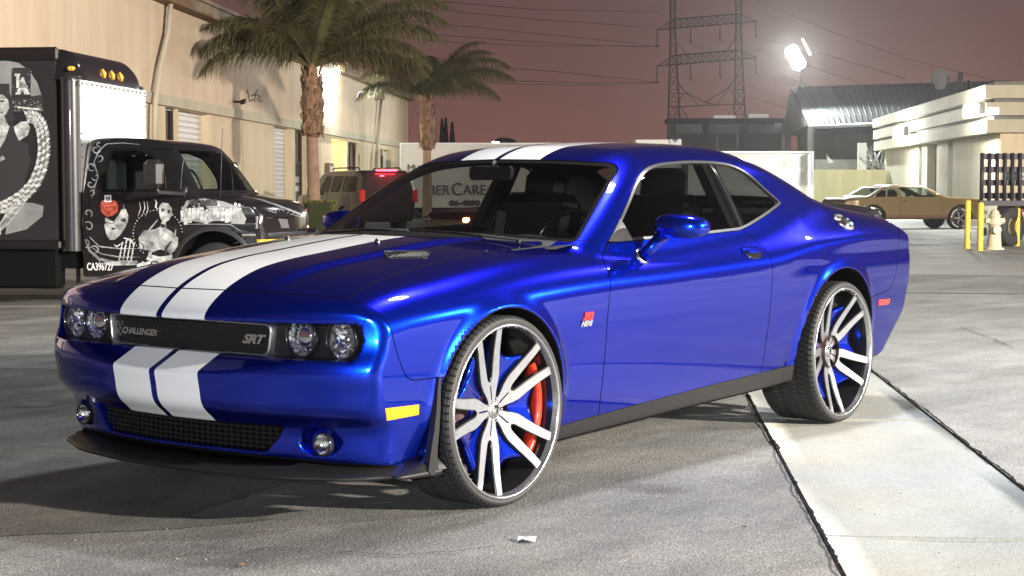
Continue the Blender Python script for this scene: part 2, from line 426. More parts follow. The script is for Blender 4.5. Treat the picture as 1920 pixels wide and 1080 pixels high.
def glass(name, tint, rough=0., f0=1.5):
    m = bpy.data.materials.new(name); m.use_nodes = True; MATS[name] = m; t = m.node_tree; t.nodes.clear()
    o = t.nodes.new("ShaderNodeOutputMaterial"); x = t.nodes.new("ShaderNodeMixShader"); lw_ = t.nodes.new("ShaderNodeLayerWeight"); lw_.inputs[0].default_value = .5
    pw_ = t.nodes.new("ShaderNodeMath"); pw_.operation = 'POWER'; pw_.inputs[1].default_value = 5.; t.links.new(lw_.outputs["Facing"], pw_.inputs[0]); f = t.nodes.new("ShaderNodeMapRange"); f.inputs[3].default_value = ((f0-1)/(f0+1))**2; t.links.new(pw_.outputs[0], f.inputs[0])
    a = t.nodes.new("ShaderNodeBsdfTransparent"); a.inputs[0].default_value = (*tint, 1)
    g = t.nodes.new("ShaderNodeBsdfGlossy"); g.inputs["Roughness"].default_value = rough
    t.links.new(f.outputs[0], x.inputs[0]); t.links.new(a.outputs[0], x.inputs[1]); t.links.new(g.outputs[0], x.inputs[2]); t.links.new(x.outputs[0], o.inputs[0])
    return m
glass("windscreen_glass", (.80, .83, .82)); glass("tinted_glass", (.38, .40, .40)); glass("lens_glass", (.93, .95, .97)); glass("dark_glass", (.05, .055, .06)); glass("van_glass", (.55, .62, .60))
P("black_gloss", (.012, .012, .013), .18, coat=.6)
P("black_trim", (.012, .012, .013), .46, spec=.35, bump=.05, bscale=300)
P("black_matte", (.006, .006, .006), .9, spec=.05)
P("interior_dark", (.012, .013, .013), .7, spec=.3, bump=.1, bscale=120)
P("satin_trim", (.22, .22, .22), .30, metal=1.)
P("chrome", (.86, .87, .88), .07, metal=1.)
P("brushed_metal", (.53, .54, .57), .28, metal=.9, vary=.10, vscale=22)
P("white_metal", (.50, .51, .53), .22, metal=.9)
P("frame_satin", (.55, .56, .57), .28, metal=.9)
P("rubber", (.020, .020, .021), .58, spec=.5, bump=.15, bscale=200)
P("rubber_dusty", (.040, .040, .042), .72, spec=.4, vary=.3, vscale=14)
P("red_caliper", (.55, .035, .012), .35, coat=.5)
P("dark_red", (.035, .010, .008), .5)
P("disc_iron", (.20, .20, .20), .38, metal=1.)
P("amber_lens", (.95, .36, .01), .22, coat=.7, vary=.15, vscale=60)
P("red_lens", (.42, .02, .015), .25, coat=.7)
P("lamp_silver", (.93, .94, .96), .12, metal=1.)
P("bulb_white", (.90, .91, .93), .22, coat=.5)
P("badge_red", (.62, .02, .02), .25, coat=.6)
# ------------------------------------------------------------------ shape of the blue coupe (x forward, y towards its left side)
def C_Fz(z): return spl(z, [.10, .20, .27, .33, .385, .42, .50, .56, .61, .66, .72, .775, .83, .9], [.82, .84, .862, .868, .892, .932, .962, .972, .968, .950, .938, .935, .934, .93])
def C_zc(x): return spl(x, [-4.2, -3.67, -3.1, -2.83, -2.6, -2.42, -2.22, -2.0, -1.7, -1.2, -.67, -.18, .33, .77, 1.1], [.975, .976, .975, .968, .951, .924, .892, .873, .862, .850, .836, .814, .789, .758, .735])
def C_W(x): return spl(x, [-4.2, -3.9, -3.5, -3.0, -2.5, -2.0, -1.4, -.7, 0, .45, .75, 1.1], [.905, .925, .948, .962, .957, .946, .945, .950, .956, .945, .925, .90])
def C_top(x): return spl(x, [-4.2, -3.95, -3.6, -3.2, -2.8, -2.0, -1.2, -.7, -.3, .1, .3, .5, .62, .74, .82, .88, .935, 1.1],
                         [1.03, 1.100, 1.152, 1.160, 1.13, 1.090, 1.058, 1.052, 1.038, 1.003, .980, .956, .934, .902, .868, .826, .776, .64])
def C_arch(x, z):
    r1 = np.hypot(x+.0, z-.375)-.405
    r2 = np.hypot(x+2.946, z-.385)-.437
    return np.minimum(r1, r2)
def C_body(x, y, z):
    ay = np.abs(y); W = C_W(x); zc = C_zc(x); up = z-zc
    rear = sstep(-x, 2.1, 2.9)
    Yl = W-.20*np.clip(-up, -.05, 1)**2-.012*rear*np.exp(-((up+.075)/.06)**2)
    a = .36+.22*rear; b = .75+2.1*rear
    Yu = W-a*up-b*np.clip(up, -.02, 1)**2
    ar = C_arch(x, z)
    Y = smin(Yl, Yu, .012)+.016*np.exp(-(np.maximum(ar, 0)/.035)**2)
    side = ay-Y
    bulge = .016*sstep(ay, .47, .40)*sstep(x, -.9, -.3)*sstep(-x, -.86, -.60)
    top = (z-(C_top(x)+bulge-lin(x,[-3.2,-2.2],[.03,.05])*(ay/.72)**2-.02*(ay/.85)**6))*lin(x, [-4, .55, .78, .95], [.99, .96, .85, .66])
    front = x-(C_Fz(z)-.24*ay**2-.085*ay**6)
    rearf = -x-(lin(z, [0, .28, .38, .55, .7, .85, .98, 1.05, 1.2], [3.72, 3.82, 3.90, 4.06, 4.085, 4.09, 4.075, 4.01, 3.9])-.16*ay**2-.05*ay**6)
    bot = lin(x, [-4.1, -3.5, -2.4, -.4, .4, .9], [.34, .28, .235, .185, .20, .250])-z
    f = smax(side, top, lin(x, [-4, -2.6, -2.0, .3, .8], [.13, .14, .10, .10, .09]))
    f = smax(f, smax(front, -1-z, .01), lin(z, [.3, .5, .78, .84], [.06, .035, .022, .05]))
    f = smax(f, rearf, .07); f = smax(f, bot, .03)
    # recess of the lamps and grille under the brow
    back = (C_Fz(.7)-.145-.13*ay**2)-x
    cav = smax(smax(z-.757, (.628-.52*np.maximum(x-.845, 0))-z, .012), smax(back, ay-.858+.25*np.abs(z-.70), .02), .015)
    f = smax(f, -cav, .010)
    # lower intake
    lo = smax(smax(z-.372, .272-z, .010), smax(.79-.2*ay**2-x, ay-.50-.9*(z-.33), .02), .012)
    f = smax(f, -lo, .014)
    # fog lamp pockets
    fg = np.sqrt(((ay-.665)/.072)**2+((z-.322)/.050)**2)-1; f = smax(f, -smax(fg*.06, .705-x, .01), .014)
    # wheel arches
    f = smax(f, -smax(ar, .50-ay, .02), .012)
    return f
def G_side(x, z):
    d = z-1.0
    return .858-.40*d-.42*d*d-.07*sstep(-x, 2.4, 3.6)-.03*sstep(x, -1.2, -.6)
def C_green(x, y, z):
    ay = np.abs(y)
    side = (ay-G_side(x, z))*.92
    ws = (x-(-.50-1.86*(z-1.03)-.12*(z-1.03)*(1.38-z)-.42*ay**2))*.46
    roof = z-(spl(x, [-3.2, -2.7, -2.4, -2.1, -1.8, -1.5, -1.2, -.9], [1.40, 1.462, 1.482, 1.485, 1.480, 1.462, 1.432, 1.385])-.11*ay**2)
    back = (z-(1.322+.405*(x+2.965)-.10*ay**2))*.935
    f = smax(side, roof, .13); f = smax(f, back, .13); f = smax(smax(f, ws, .07), .93-z, .01)
    return f
def C_all(x, y, z):
    return smin(C_body(x, y, z), C_green(x, y, z), lin(x, [-4, -2.7, -2.2, -.9, -.7], [.10, .10, .035, .02, .02]))
# ------------------------------------------------------------------ the blue muscle coupe
car = thing("muscle_car", "glossy blue two-door muscle car with twin white stripes and huge silver-and-blue wheels", "car", (0, 0, 0))
def car_panels():
    h = .0135
    xs = np.concatenate([grid(-4.20, -3.6, .016), grid(-3.584, .52, .0175), grid(.53, 1.02, .0095)])
    ys = grid(-h/2, 1.03, h); zs = np.concatenate([grid(.13, 1.06, .0125), grid(1.074, 1.53, .014)])
    m = nets(C_all, xs, ys, zs)
    out = {}
    def take(name, g, src, gap=.004):
        a, b = split(src, g, gap); out[name] = a; return b
    A = lambda f: (lambda x, y, z: f(x, np.abs(y), z))
    # wheel wells and underside
    m = take("wheel_well", A(lambda x, y, z: C_arch(x, z)-.0045), m, 0)
    botl = lambda x: lin(x, [-4.1, -3.5, -2.4, -.4, .4, .9], [.34, .28, .235, .185, .20, .250])
    m = take("underbody", A(lambda x, y, z: np.maximum(z-botl(x)-.014, y-.90)), m, 0)
    # recess backs
    bk = lambda x, y, z: np.maximum(np.maximum(x-(C_Fz(.7)-.145-.13*y**2)-.012, y-.862), np.maximum(np.maximum(z-.775, .615-z), .5-x))
    m = take("lamp_panel", bk, m, 0)
    lamps = [(.585, .702, .072), (.757, .698, .072)]
    lp = out["lamp_panel"]
    for cy, cz, r in lamps: _, lp = split(lp, lambda x, y, z, cy=cy, cz=cz, r=r: np.hypot(y-cy, z-cz)-r, 0)
    out["lamp_panel"] = lp
    m = take("intake_back", lambda x, y, z: np.maximum(np.maximum(x-(.79-.2*y**2)-.012, y-.56), np.maximum(np.maximum(z-.39, .262-z), .5-x)), m, 0)
    # windscreen
    wsp = rpoly([(-.9, 1.018), (0, 1.050), (.45, 1.040), (.775, 1.016), (.640, 1.330), (.585, 1.366), (.30, 1.381), (0, 1.386), (-.9, 1.386)], [0, .0, .2, .03, .05, .05, .1, 0, 0])
    wsp = np.array([p for p in wsp])
    g = lambda x, y, z: np.maximum(sdpoly(y, z, wsp), -1.45-x)
    ring, m = split(m, g, .003)
    gl, trim = split(ring, lambda x, y, z: g(x, y, z)+.013, 0); out["windshield"] = gl; out["windshield_seal"] = trim
    # side windows
    dlo = rpoly([(-.876, 1.010), (-1.115, 1.172), (-1.300, 1.288), (-1.450, 1.345), (-1.600, 1.368), (-1.878, 1.384), (-2.12, 1.384), (-2.28, 1.372), (-2.38, 1.335), (-2.475, 1.249), (-2.585, 1.168), (-2.33, 1.103), (-2.12, 1.056), (-2.03, 1.041), (-1.65, 1.028), (-1.14, 1.017)],
                [.0, .1, .1, .1, .1, .1, .1, .06, .06, .05, .012, .1, .06, .06, .1, .1])
    g2 = lambda x, y, z: np.maximum(sdpoly(x, z, dlo), .52-y)
    ring, m = split(m, g2, .003)
    gl, trim = split(ring, lambda x, y, z: g2(x, y, z)+.013, 0); out["window_trim"] = trim
    pil = lambda x, y, z: np.abs(x+2.072+.02*(z-1.06))-.012
    bar, gl = split(gl, pil, 0); out["window_pillar"] = bar
    out["side_window"] = clip(gl, lambda x, y, z: -(x+2.07), -1); out["quarter_window"] = clip(gl, lambda x, y, z: -(x+2.07), 1)
    # rear window
    g3 = lambda x, y, z: np.maximum(sdpoly(x, y, rpoly([(-2.74, -1), (-2.74, .52), (-3.28, .60), (-3.28, -1)], [0, .08, .08, 0])), 1.10-z)
    ring, m = split(m, g3, .003); out["rear_window"] = ring
    # bonnet, cowl, boot
    hp = rpoly([(.829, -1), (.829, 0), (.817, .261), (.779, .537), (.700, .772), (.655, .757), (.519, .722), (.285, .682), (-.057, .668), (-.314, .676), (-.52, .684), (-.66, .655), (-.46, .40), (-.395, 0), (-.395, -1)],
               [0, .2, .2, .2, .006, .03, .1, .1, .1, .1, .1, .04, .2, .2, 0])
    m = take("hood", lambda x, y, z: np.maximum(sdpoly(x, y, hp), .785-z), m, .006)
    m = take("cowl", lambda x, y, z: np.maximum(np.maximum(y-.70, np.abs(x+.60)-.22), .98-z), m, .002)
    m = take("trunk_lid", lambda x, y, z: np.maximum(np.maximum(y-.66, x+3.33), .99-z), m, .005)
    # front fascia
    seam = rpoly([(1.2, .9), (.72, .862), (.700, .85), (.672, .800), (.655, .745), (.628, .66), (.575, .565), (.535, .545), (.30, .545), (.30, .0), (1.2, 0)], [0, .0, .01, .05, .05, .05, .03, .03, 0, 0, 0])
    m = take("front_bumper", lambda x, y, z: sdpoly(x, z, seam), m)
    rs = rpoly([(-4.4, 1.3), (-4.02, 1.08), (-3.70, .985), (-3.665, .773), (-3.625, .705), (-3.56, .672), (-3.1, .625), (-3.1, 0), (-4.4, 0)], [0, 0, .01, .05, .03, .03, 0, 0, 0])
    m = take("rear_bumper", lambda x, y, z: np.maximum(sdpoly(x, z, rs), 0.0*x-1), m)
    # side skirt, doors, fenders
    m = take("side_skirt", lambda x, y, z: np.maximum(z-lin(x, [-2.5, -2.4, -1.3, -.45], [.340, .336, .298, .262]), np.maximum(x+.25, -2.7-x)), m, .003)
    dp = rpoly([(-.876, 1.012), (-.775, .93), (-.728, .82), (-.715, .69), (-.720, .45), (-.745, .20), (-2.17, .20), (-2.168, .887), (-2.160, .957), (-2.10, 1.02), (-2.03, 1.10), (-1.2, 1.15)], [0, .05, .1, .1, .1, 0, 0, .03, .05, .05, 0, 0])
    m = take("door", lambda x, y, z: np.maximum(sdpoly(x, z, dp), .6-y), m, .0055)
    m = take("front_fender", lambda x, y, z: np.maximum(np.maximum(-.8-x, z-1.022), .0*x-1), m, .003)
    rf = rpoly([(-1.0, -1), (-1.0, .56), (-1.38, .545), (-1.62, .522), (-2.02, .47), (-2.62, .44), (-2.73, .44), (-2.73, -1)], [0, 0, .05, .1, .1, .05, 0, 0])
    m = take("roof", lambda x, y, z: np.maximum(sdpoly(x, y, rf), 1.25-z), m, .0035)
    out["quarter_panel"] = m
    return out
PN = car_panels()
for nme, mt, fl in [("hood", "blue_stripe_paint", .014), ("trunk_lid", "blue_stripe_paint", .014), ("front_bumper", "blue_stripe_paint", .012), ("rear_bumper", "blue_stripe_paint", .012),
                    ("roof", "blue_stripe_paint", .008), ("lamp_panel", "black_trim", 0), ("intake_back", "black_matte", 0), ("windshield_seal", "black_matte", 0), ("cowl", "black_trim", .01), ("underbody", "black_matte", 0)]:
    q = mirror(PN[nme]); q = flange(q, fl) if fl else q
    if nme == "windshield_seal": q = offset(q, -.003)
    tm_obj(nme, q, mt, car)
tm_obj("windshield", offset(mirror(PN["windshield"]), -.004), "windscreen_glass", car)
tm_obj("rear_window", offset(mirror(PN["rear_window"]), -.003), "tinted_glass", car)
side_parts = {}
PN['front_wheel_well'] = clip(PN['wheel_well'], lambda x, y, z: -(x+1.5), -1); PN['rear_wheel_well'] = clip(PN['wheel_well'], lambda x, y, z: -(x+1.5), 1)
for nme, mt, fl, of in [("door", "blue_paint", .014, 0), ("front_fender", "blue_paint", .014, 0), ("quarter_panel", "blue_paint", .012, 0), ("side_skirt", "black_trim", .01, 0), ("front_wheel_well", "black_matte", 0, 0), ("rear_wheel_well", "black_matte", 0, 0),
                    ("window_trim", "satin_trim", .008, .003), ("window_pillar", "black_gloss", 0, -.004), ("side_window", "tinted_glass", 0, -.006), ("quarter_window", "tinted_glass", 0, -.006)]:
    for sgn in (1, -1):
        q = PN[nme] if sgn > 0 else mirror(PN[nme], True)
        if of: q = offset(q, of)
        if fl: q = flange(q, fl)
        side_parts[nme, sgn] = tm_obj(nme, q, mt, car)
# inner lining so the cabin is not blue inside
for nme in ("quarter_panel", "door", "roof"):
    q = clip(PN[nme], lambda x, y, z: np.maximum(np.maximum(x+.85, -3.1-x), .55-z), -1)
    q = clip(q, lambda x, y, z: C_arch(x, z)-.05, 1)
    tm_obj("cabin_lining", mirror(offset(q, -.022, True)), "interior_dark", car)

# --- lamps
def headlamp(cy, cz, x0, projector):
    r = .069; p = MB()
    p.lathe([(r+.013, x0-.012), (r+.011, x0+.006), (r+.004, x0+.010), (r-.001, x0+.002), (r-.003, x0-.02)], 40, (0, cy, cz), 'x')
    lampo = p.build("headlight", "black_gloss", car)
    b = MB(); prof = [(r-.002, x0-.002), (r-.006, x0-.014), (r*.84, x0-.030), (r*.62, x0-.046), (r*.38, x0-.058), (.012, x0-.064)]; n = 22; L = len(prof); fr_ = random.Random(int(cy*1000))
    for k in range(n):
        for i in range(L-1):
            q0, q1 = 2*math.pi*k/n, 2*math.pi*(k+1)/n; (r0, h0), (r1, h1) = prof[i], prof[i+1]; j = fr_.uniform(-.006, .006) if i else 0; j2 = fr_.uniform(-.005, .005) if i else 0
            low = math.sin((q0+q1)/2) < -.35
            b.cur = 1 if (low and fr_.random() < .92) or fr_.random() < .42 else (2 if fr_.random() < .22 else 0)  # white and black facets paint in bright and dark reflections, whiter low down
            b.add([(h0+j, cy+r0*math.cos(q0), cz+r0*math.sin(q0)), (h0-j, cy+r0*math.cos(q1), cz+r0*math.sin(q1)), (h1+j2, cy+r1*math.cos(q1), cz+r1*math.sin(q1)), (h1-j2, cy+r1*math.cos(q0), cz+r1*math.sin(q0))], [(0, 1, 2, 3)])
    b.build("reflector", ["lamp_silver", "bulb_white", "black_gloss"], lampo)
    s = MB()
    if projector: s.lathe([(.036, x0-.03), (.038, x0-.018), (.034, x0-.014), (.026, x0-.011), (.0, x0-.006)], 28, (0, cy, cz), 'x')
    else: s.lathe([(.016, x0-.06), (.017, x0-.03), (.010, x0-.022), (.0, x0-.020)], 20, (0, cy, cz), 'x'); s.box((x0-.030, cy, cz-.034), (.02, .075, .004)); s.box((x0-.030, cy, cz+.036), (.02, .06, .004))
    s.build("bulb", "chrome" if not projector else "lamp_silver", lampo)
    g = MB(); g.lathe([(r-.001, x0+.001), (r*.8, x0+.008), (r*.5, x0+.013), (.0, x0+.016)], 36, (0, cy, cz), 'x'); g.build("lens", "lens_glass", lampo)
for s_ in (1, -1):
    headlamp(s_*.757, .698, .727, False); headlamp(s_*.585, .702, .760, True)
# --- grille
def gx(y): return .800-.13*y*y
fr = rpoly([(-.468, .750), (.468, .750), (.452, .622), (-.452, .622)], .035, 6); inn = rpoly([(-.452, .739), (.452, .739), (.438, .633), (-.438, .633)], .028, 6)
p = MB(); n = len(fr); vs = []
for q, dx in ((fr, -.04), (fr, .018), (np.array(fr)*.5+np.array(inn)*.5, .024), (inn, .016), (inn, -.03)):
    vs += [(gx(a)+dx, a, b+(-.008*(1-(a/.46)**2) if b < .68 else 0)) for a, b in q]
p.add(vs, [(k*n+i, k*n+(i+1) % n, (k+1)*n+(i+1) % n, (k+1)*n+i) for k in range(4) for i in range(n)], True)
grl = p.build("grille", "frame_satin", car)
p = MB(); rows = 7; z0, z1 = .632, .748; cw = .030
for r in range(rows+1):
    z = z0+(z1-z0)*r/rows
    for i in range(24):
        ya, yb = -.445+.89*i/24, -.445+.89*(i+1)/24; ym = (ya+yb)/2
        p.box((gx(ym)-.006, ym, z), (.010, yb-ya, .0038), Matrix.Rotation(-.26*ym*-1, 3, 'Z'))
    if r < rows:
        for i in range(-15, 16):
            y = (i+(.5 if r % 2 else 0))*cw
            if abs(y) < .44: p.box((gx(y)-.008, y, z+(z1-z0)/rows/2), (.012, .0042, (z1-z0)/rows))
p.build("grille_mesh", "black_trim", grl)
RF = lambda y, z, x, s=1.: frame((x, y, z), (0.26*y*-1*-1*0-.0, 1, 0), (1, 0, 0))
text_mesh("model_lettering", "CHALLENGER", .034, "chrome", grl, frame((gx(.30)+.006, -.275, .680), (-.06*-1, 1, 0), (1, 0, 0)), .004, shear=.35, sx=1.12, bold=.0012, spacing=.92)
text_mesh("series_lettering", "SRT", .046, "chrome", grl, frame((gx(.34)+.006, .362, .684), (-.10, 1, 0), (1, 0, 0)), .004, shear=.45, sx=1.35, bold=.0022, spacing=.9)
# --- lower intake bars
p = MB()
for k in range(5):
    z = .286+.018*k
    for i in range(16):
        ya, yb = -.50+i/16., -.50+(i+1)/16.; ym = (ya+yb)/2; w = .5+.9*(z-.33)
        if abs(ym) > w: continue
        p.box((.835-.2*ym*ym, ym, z), (.012, 1/16., .0035), Matrix.Rotation(-.4*ym*-1, 3, 'Z'))
for i in range(-16, 17):
    y = i*.030; p.box((.828-.2*y*y, y, .322), (.006, .003, .095))
p.build("lower_intake_mesh", "black_trim", car)
# --- fog lamps
for s_ in (1, -1):
    c = (0, s_*.682, .312); p = MB(); p.lathe([(.042, .735), (.044, .756), (.041, .762), (.039, .752)], 28, c, 'x'); f_ = p.build("fog_light", "black_gloss", car)
    p = MB(); p.lathe([(.039, .752), (.028, .730), (.0, .722)], 28, c, 'x'); p.build("reflector", "lamp_silver", f_)
    p = MB(); p.lathe([(.039, .755), (.028, .765), (.0, .769)], 28, c, 'x'); p.build("lens", "lens_glass", f_)
    p = MB(); p.lathe([(.010, .730), (.011, .746), (.0, .750)], 16, c, 'x'); p.build("bulb", "bulb_white", f_)
# --- front splitter: a thin lip with upturned ends along the wheel arch
def sx_(y): return float(spl(abs(y), [0, .2, .42, .6, .74, .84, .905, .945, .955], [.955, .945, .910, .858, .785, .705, .615, .510, .400]))
def ix_(y): return float(spl(abs(y), [0, .3, .6, .8, .9, .935], [.80, .79, .74, .62, .50, .40]))
yy = np.concatenate([np.linspace(-.955, -.85, 14), np.linspace(-.84, .84, 60), np.linspace(.85, .955, 14)])
vs = []; 
for y in yy:
    o_, i__ = sx_(y), ix_(min(abs(y), .93)); zz = .194
    vs += [(o_, y, zz), (o_-.004, y, zz+.006), (o_-.03, y, zz+.008), (i__, y*.985, zz+.058), (i__, y*.985, zz-.02), (o_-.03, y, zz-.010), (o_-.003, y, zz-.007)]
p = MB(); n = 7
p.add(vs, [(i*n+k, (i+1)*n+k, (i+1)*n+(k+1) % n, i*n+(k+1) % n) for i in range(len(yy)-1) for k in range(n)], True)
p.build("front_splitter", "black_trim", car)
for s_ in (1, -1):
    p = MB(); pl = chaikin([(.475, .186), (.462, .26), (.430, .38), (.412, .55), (.398, .55), (.404, .38), (.425, .25), (.410, .186)], 1)
    p.prism([tuple(q) for q in pl], .925, .952, lambda a, b, h: (a, s_*h, b)); p.build("arch_deflector", "black_trim", car)
    # side skirt lip, markers
def surf_y(x, z, lo=.6, hi=1.1):
    for _ in range(16):
        m = (lo+hi)/2
        if float(C_all(np.array(x), np.array(m), np.array(z))) < 0: lo = m
        else: hi = m
    return lo
def decal_patch(poly, s_, proud=.004, mat="amber_lens", name="side_marker", inset=.006, parent=None, f=surf_y, **k):
    """thin lens following the body side, poly in (x, z)"""
    ctr = np.mean(poly, 0); p = MB(); n = len(poly); vs = []
    for sc, pr in ((1, -.01), (1, proud*.6), (.94, proud), (.5, proud*1.15)):
        for q in poly:
            x, z = ctr+(np.array(q)-ctr)*sc; vs.append((x, s_*(f(x, z)+pr), z))
    vs.append((ctr[0], s_*(f(*ctr)+proud*1.15), ctr[1]))
    p.add(vs, [(j*n+i, j*n+(i+1) % n, (j+1)*n+(i+1) % n, (j+1)*n+i) for j in range(3) for i in range(n)]+[(3*n+i, 3*n+(i+1) % n, 4*n) for i in range(n)])
    return p.build(name, mat, parent or car, **k)
def densify(poly, k=5):
    out = []
    for i in range(len(poly)):
        a, b = np.array(poly[i]), np.array(poly[(i+1) % len(poly)])
        out += [a+(b-a)*j/k for j in range(k)]
    return out
for s_ in (1, -1):
    decal_patch(densify([(.668, .455), (.492, .452), (.488, .413), (.650, .408)]), s_, name="side_marker", mat="amber_lens")
    decal_patch(densify([(-3.445, .628), (-3.613, .624), (-3.611, .592), (-3.455, .592)]), s_, name="rear_side_marker", mat="red_lens")
# --- fuel cap
c = np.array([-3.135, .0, 1.062]); c[1] = surf_y(c[0], c[2]); nrm = grad(C_all, c[None])[0]; nrm /= np.linalg.norm(nrm)
fm = frame(Vector(c+nrm*.002), np.cross([0, 0, 1], nrm), nrm)
p = MB(); p.lathe([(.066, -.01), (.067, .006), (.060, .011), (.054, .007), (.050, .002)], 36)
for k in range(8):
    q = k*math.pi/4+.2; p.lathe([(.0055, .006), (.0055, .012), (0, .013)], 8, (.058*math.cos(q), .058*math.sin(q), 0))
fc = p.build("fuel_cap", "chrome", car); fc.data.transform(fm)
p = MB(); p.lathe([(.051, .003), (.036, .005), (.034, .011), (.018, .012), (0, .0125)], 32); q_ = p.build("cap_centre", "black_gloss", fc); q_.data.transform(fm)
p = MB(); p.box((0, 0, .013), (.060, .014, .006), bev=.002); p.box((0, -.018, .012), (.03, .006, .004)); q_ = p.build("cap_grip", "chrome", fc); q_.data.transform(fm)
# --- door handle, badge
for s_ in (1, -1):
    hp_ = chaikin([(-1.945, .958), (-2.10, .965), (-2.108, .925), (-2.07, .902), (-1.975, .905)], 2)
    decal_patch([tuple(q) for q in hp_], s_, .0025, "black_gloss", "door_handle_cup")
    hd = chaikin([(-1.935, .962), (-2.115, .968), (-2.112, .938), (-1.965, .932)], 2)
    decal_patch([tuple(q) for q in hd], s_, .020, "blue_paint", "door_handle")
ym_ = surf_y(-.56, .705)
def side_frame(x, z, proud=.003, tilt=.0):
    c = np.array([x, surf_y(x, z), z]); nr = grad(C_all, c[None])[0]; nr /= np.linalg.norm(nr)
    return frame(Vector(c+nr*proud), (-1, 0, tilt), nr)
bd = text_mesh("engine_badge", "392", .042, "badge_red", car, side_frame(-.560, .714), .0025, shear=.35, sx=1.15, bold=.0022, spacing=.9)
text_mesh("engine_lettering", "HEMI", .030, "chrome", bd, side_frame(-.550, .684), .0025, shear=.35, sx=1.2, bold=.002, spacing=.9)
# --- hood vents and washer nozzles
def top_z(x, y):
    lo, hi = .8, 1.2
    for _ in range(15):
        m = (lo+hi)/2
        if float(C_all(np.array(x), np.array(y), np.array(m))) < 0: lo = m
        else: hi = m
    return lo
for s_ in (1, -1):
    VC = [(.178, .500), (.066, .600), (-.046, .524), (.120, .424)]; pl = rpoly(VC, .012, 3)
    p = MB(); vs = []; n = len(pl); ct = pl.mean(0)
    for sc, dz in ((1.06, -.002), (1.04, .003), (1.0, .003), (.98, -.010)):
        for q in pl:
            a, b = ct+(q-ct)*sc; vs.append((a, s_*b, top_z(a, b)+dz))
    p.add(vs, [(j*n+i, j*n+(i+1) % n, (j+1)*n+(i+1) % n, (j+1)*n+i) for j in range(3) for i in range(n)], False)
    vt = p.build("hood_vent", "black_trim", car)
    p = MB(); p.add([(*(ct+(q-ct)*1.02*np.array([1, 1])), 0) for q in pl], [tuple(range(n))]); 
    p.v = [(a, s_*b, top_z(a, b)+.001) for a, b, _ in p.v]; p.build("vent_back", "black_matte", vt)
    p = MB(); e1 = (np.array(VC[1])-np.array(VC[0]))/7; e2 = (np.array(VC[3])-np.array(VC[0]))/5
    for i in range(-1, 9):
        for j in range(6):
            a = np.array(VC[0])+e1*i+e2*j*.95+(e1*.5 if j % 2 else 0)
            if sdpoly(a[0], a[1], pl) > -.002: continue
            for dv in (e1*.5+e2*.45, -e1*.5+e2*.45):
                b = a+dv
                if sdpoly(b[0], b[1], pl) > .004: continue
                z = top_z(*((a+b)/2)); p.tube([(a[0], s_*a[1], z+.003), (b[0], s_*b[1], z+.003)], .0026, 4)
    p.build("vent_mesh", "satin_trim", vt)
    p = MB(); z = top_z(-.02, .245); p.lathe([(.014, z-.003), (.012, z+.008), (.006, z+.014), (0, z+.015)], 12, (-.02, s_*.262, 0)); p.build("washer_nozzle", "satin_trim", car)
# --- wing mirrors
for s_ in (1, -1):
    p = MB(); vs = []; nu, nv = 28, 16; cx, cy, cz = -1.175, 1.035, 1.078
    for i in range(nv+1):
        th = math.pi*i/nv
        for j in range(nu):
            ph = 2*math.pi*j/nu; sp = lambda v, e: math.copysign(abs(v)**e, v)
            a = sp(math.cos(th), .75); r = sp(math.sin(th), .75)
            X = sp(math.cos(ph), .8)*r; Z = sp(math.sin(ph), .8)*r
            wide = 1-.10*a
            vs.append((cx+.078*X*wide-.02*a, s_*(cy+.118*a), cz+.056*Z*wide+.012*a*-.3))
    p.add(vs, [(i*nu+j, i*nu+(j+1) % nu, (i+1)*nu+(j+1) % nu, (i+1)*nu+j) for i in range(nv) for j in range(nu)], True)
    mo = p.build("wing_mirror", "blue_paint", car)
    p = MB(); p.tube([(-1.085, s_*.885, .945), (-1.105, s_*.915, .985), (-1.135, s_*.965, 1.045)], [.030, .027, .032], 12); p.build("mirror_stalk", "blue_paint", mo)
    p = MB(); p.lathe([(.041, -.004), (.040, .004), (.030, .007)], 20, (0, 0, 0)); q_ = p.build("mirror_foot", "satin_trim", mo)
    c = np.array([-1.085, surf_y(-1.085, .945), .945]); nr = grad(C_all, c[None])[0]; fmx = frame(Vector(c), (-1, 0, 0), nr); q_.data.transform(fmx)
    if s_ < 0: q_.data.transform(Matrix.Diagonal((1, -1, 1, 1)))
    p = MB(); p.add([(-1.252, s_*(1.035+.09*math.cos(q)), 1.078+.040*math.sin(q)) for q in np.linspace(0, 2*math.pi, 25)[:-1]], [tuple(range(24))]); p.build("mirror_glass", "chrome", mo)
    # black sail triangle at the window's front corner
    tri = [(-.885, 1.016), (-1.03, 1.116), (-1.06, 1.026)]
    decal_patch(densify(tri, 4), s_, .004, "satin_trim", "mirror_sail", f=lambda x, z: float(G_side(np.array(x), np.array(z))))
# --- boot spoiler
p = MB(); yy = np.linspace(-.70, .70, 31); vs = []
for y in yy:
    e = 1-(abs(y)/.70)**8*.5; x0 = -3.72-.0*y; xb = -4.0+.10*y*y; z = top_z(-3.75, min(abs(y), .62))
    vs += [(x0, y, z-.012), ((x0+xb)/2, y, z+.012*e), (xb+.03, y, z+.030*e), (xb, y, z+.028*e), (xb+.012, y, z+.008*e), ((x0+xb)/2, y, z-.03)]
n = 6
p.add(vs, [(i*n+k, (i+1)*n+k, (i+1)*n+(k+1) % n, i*n+(k+1) % n) for i in range(len(yy)-1) for k in range(n)]+[tuple(range(n)), tuple(range(len(vs)-n, len(vs)))], False)
so = p.build("rear_spoiler", "black_gloss", car)
# rear lamp bar
p = MB(); p.box((-4.065, 0, .90), (.03, 1.45, .10), bev=.012); p.build("tail_light", "red_lens", car)
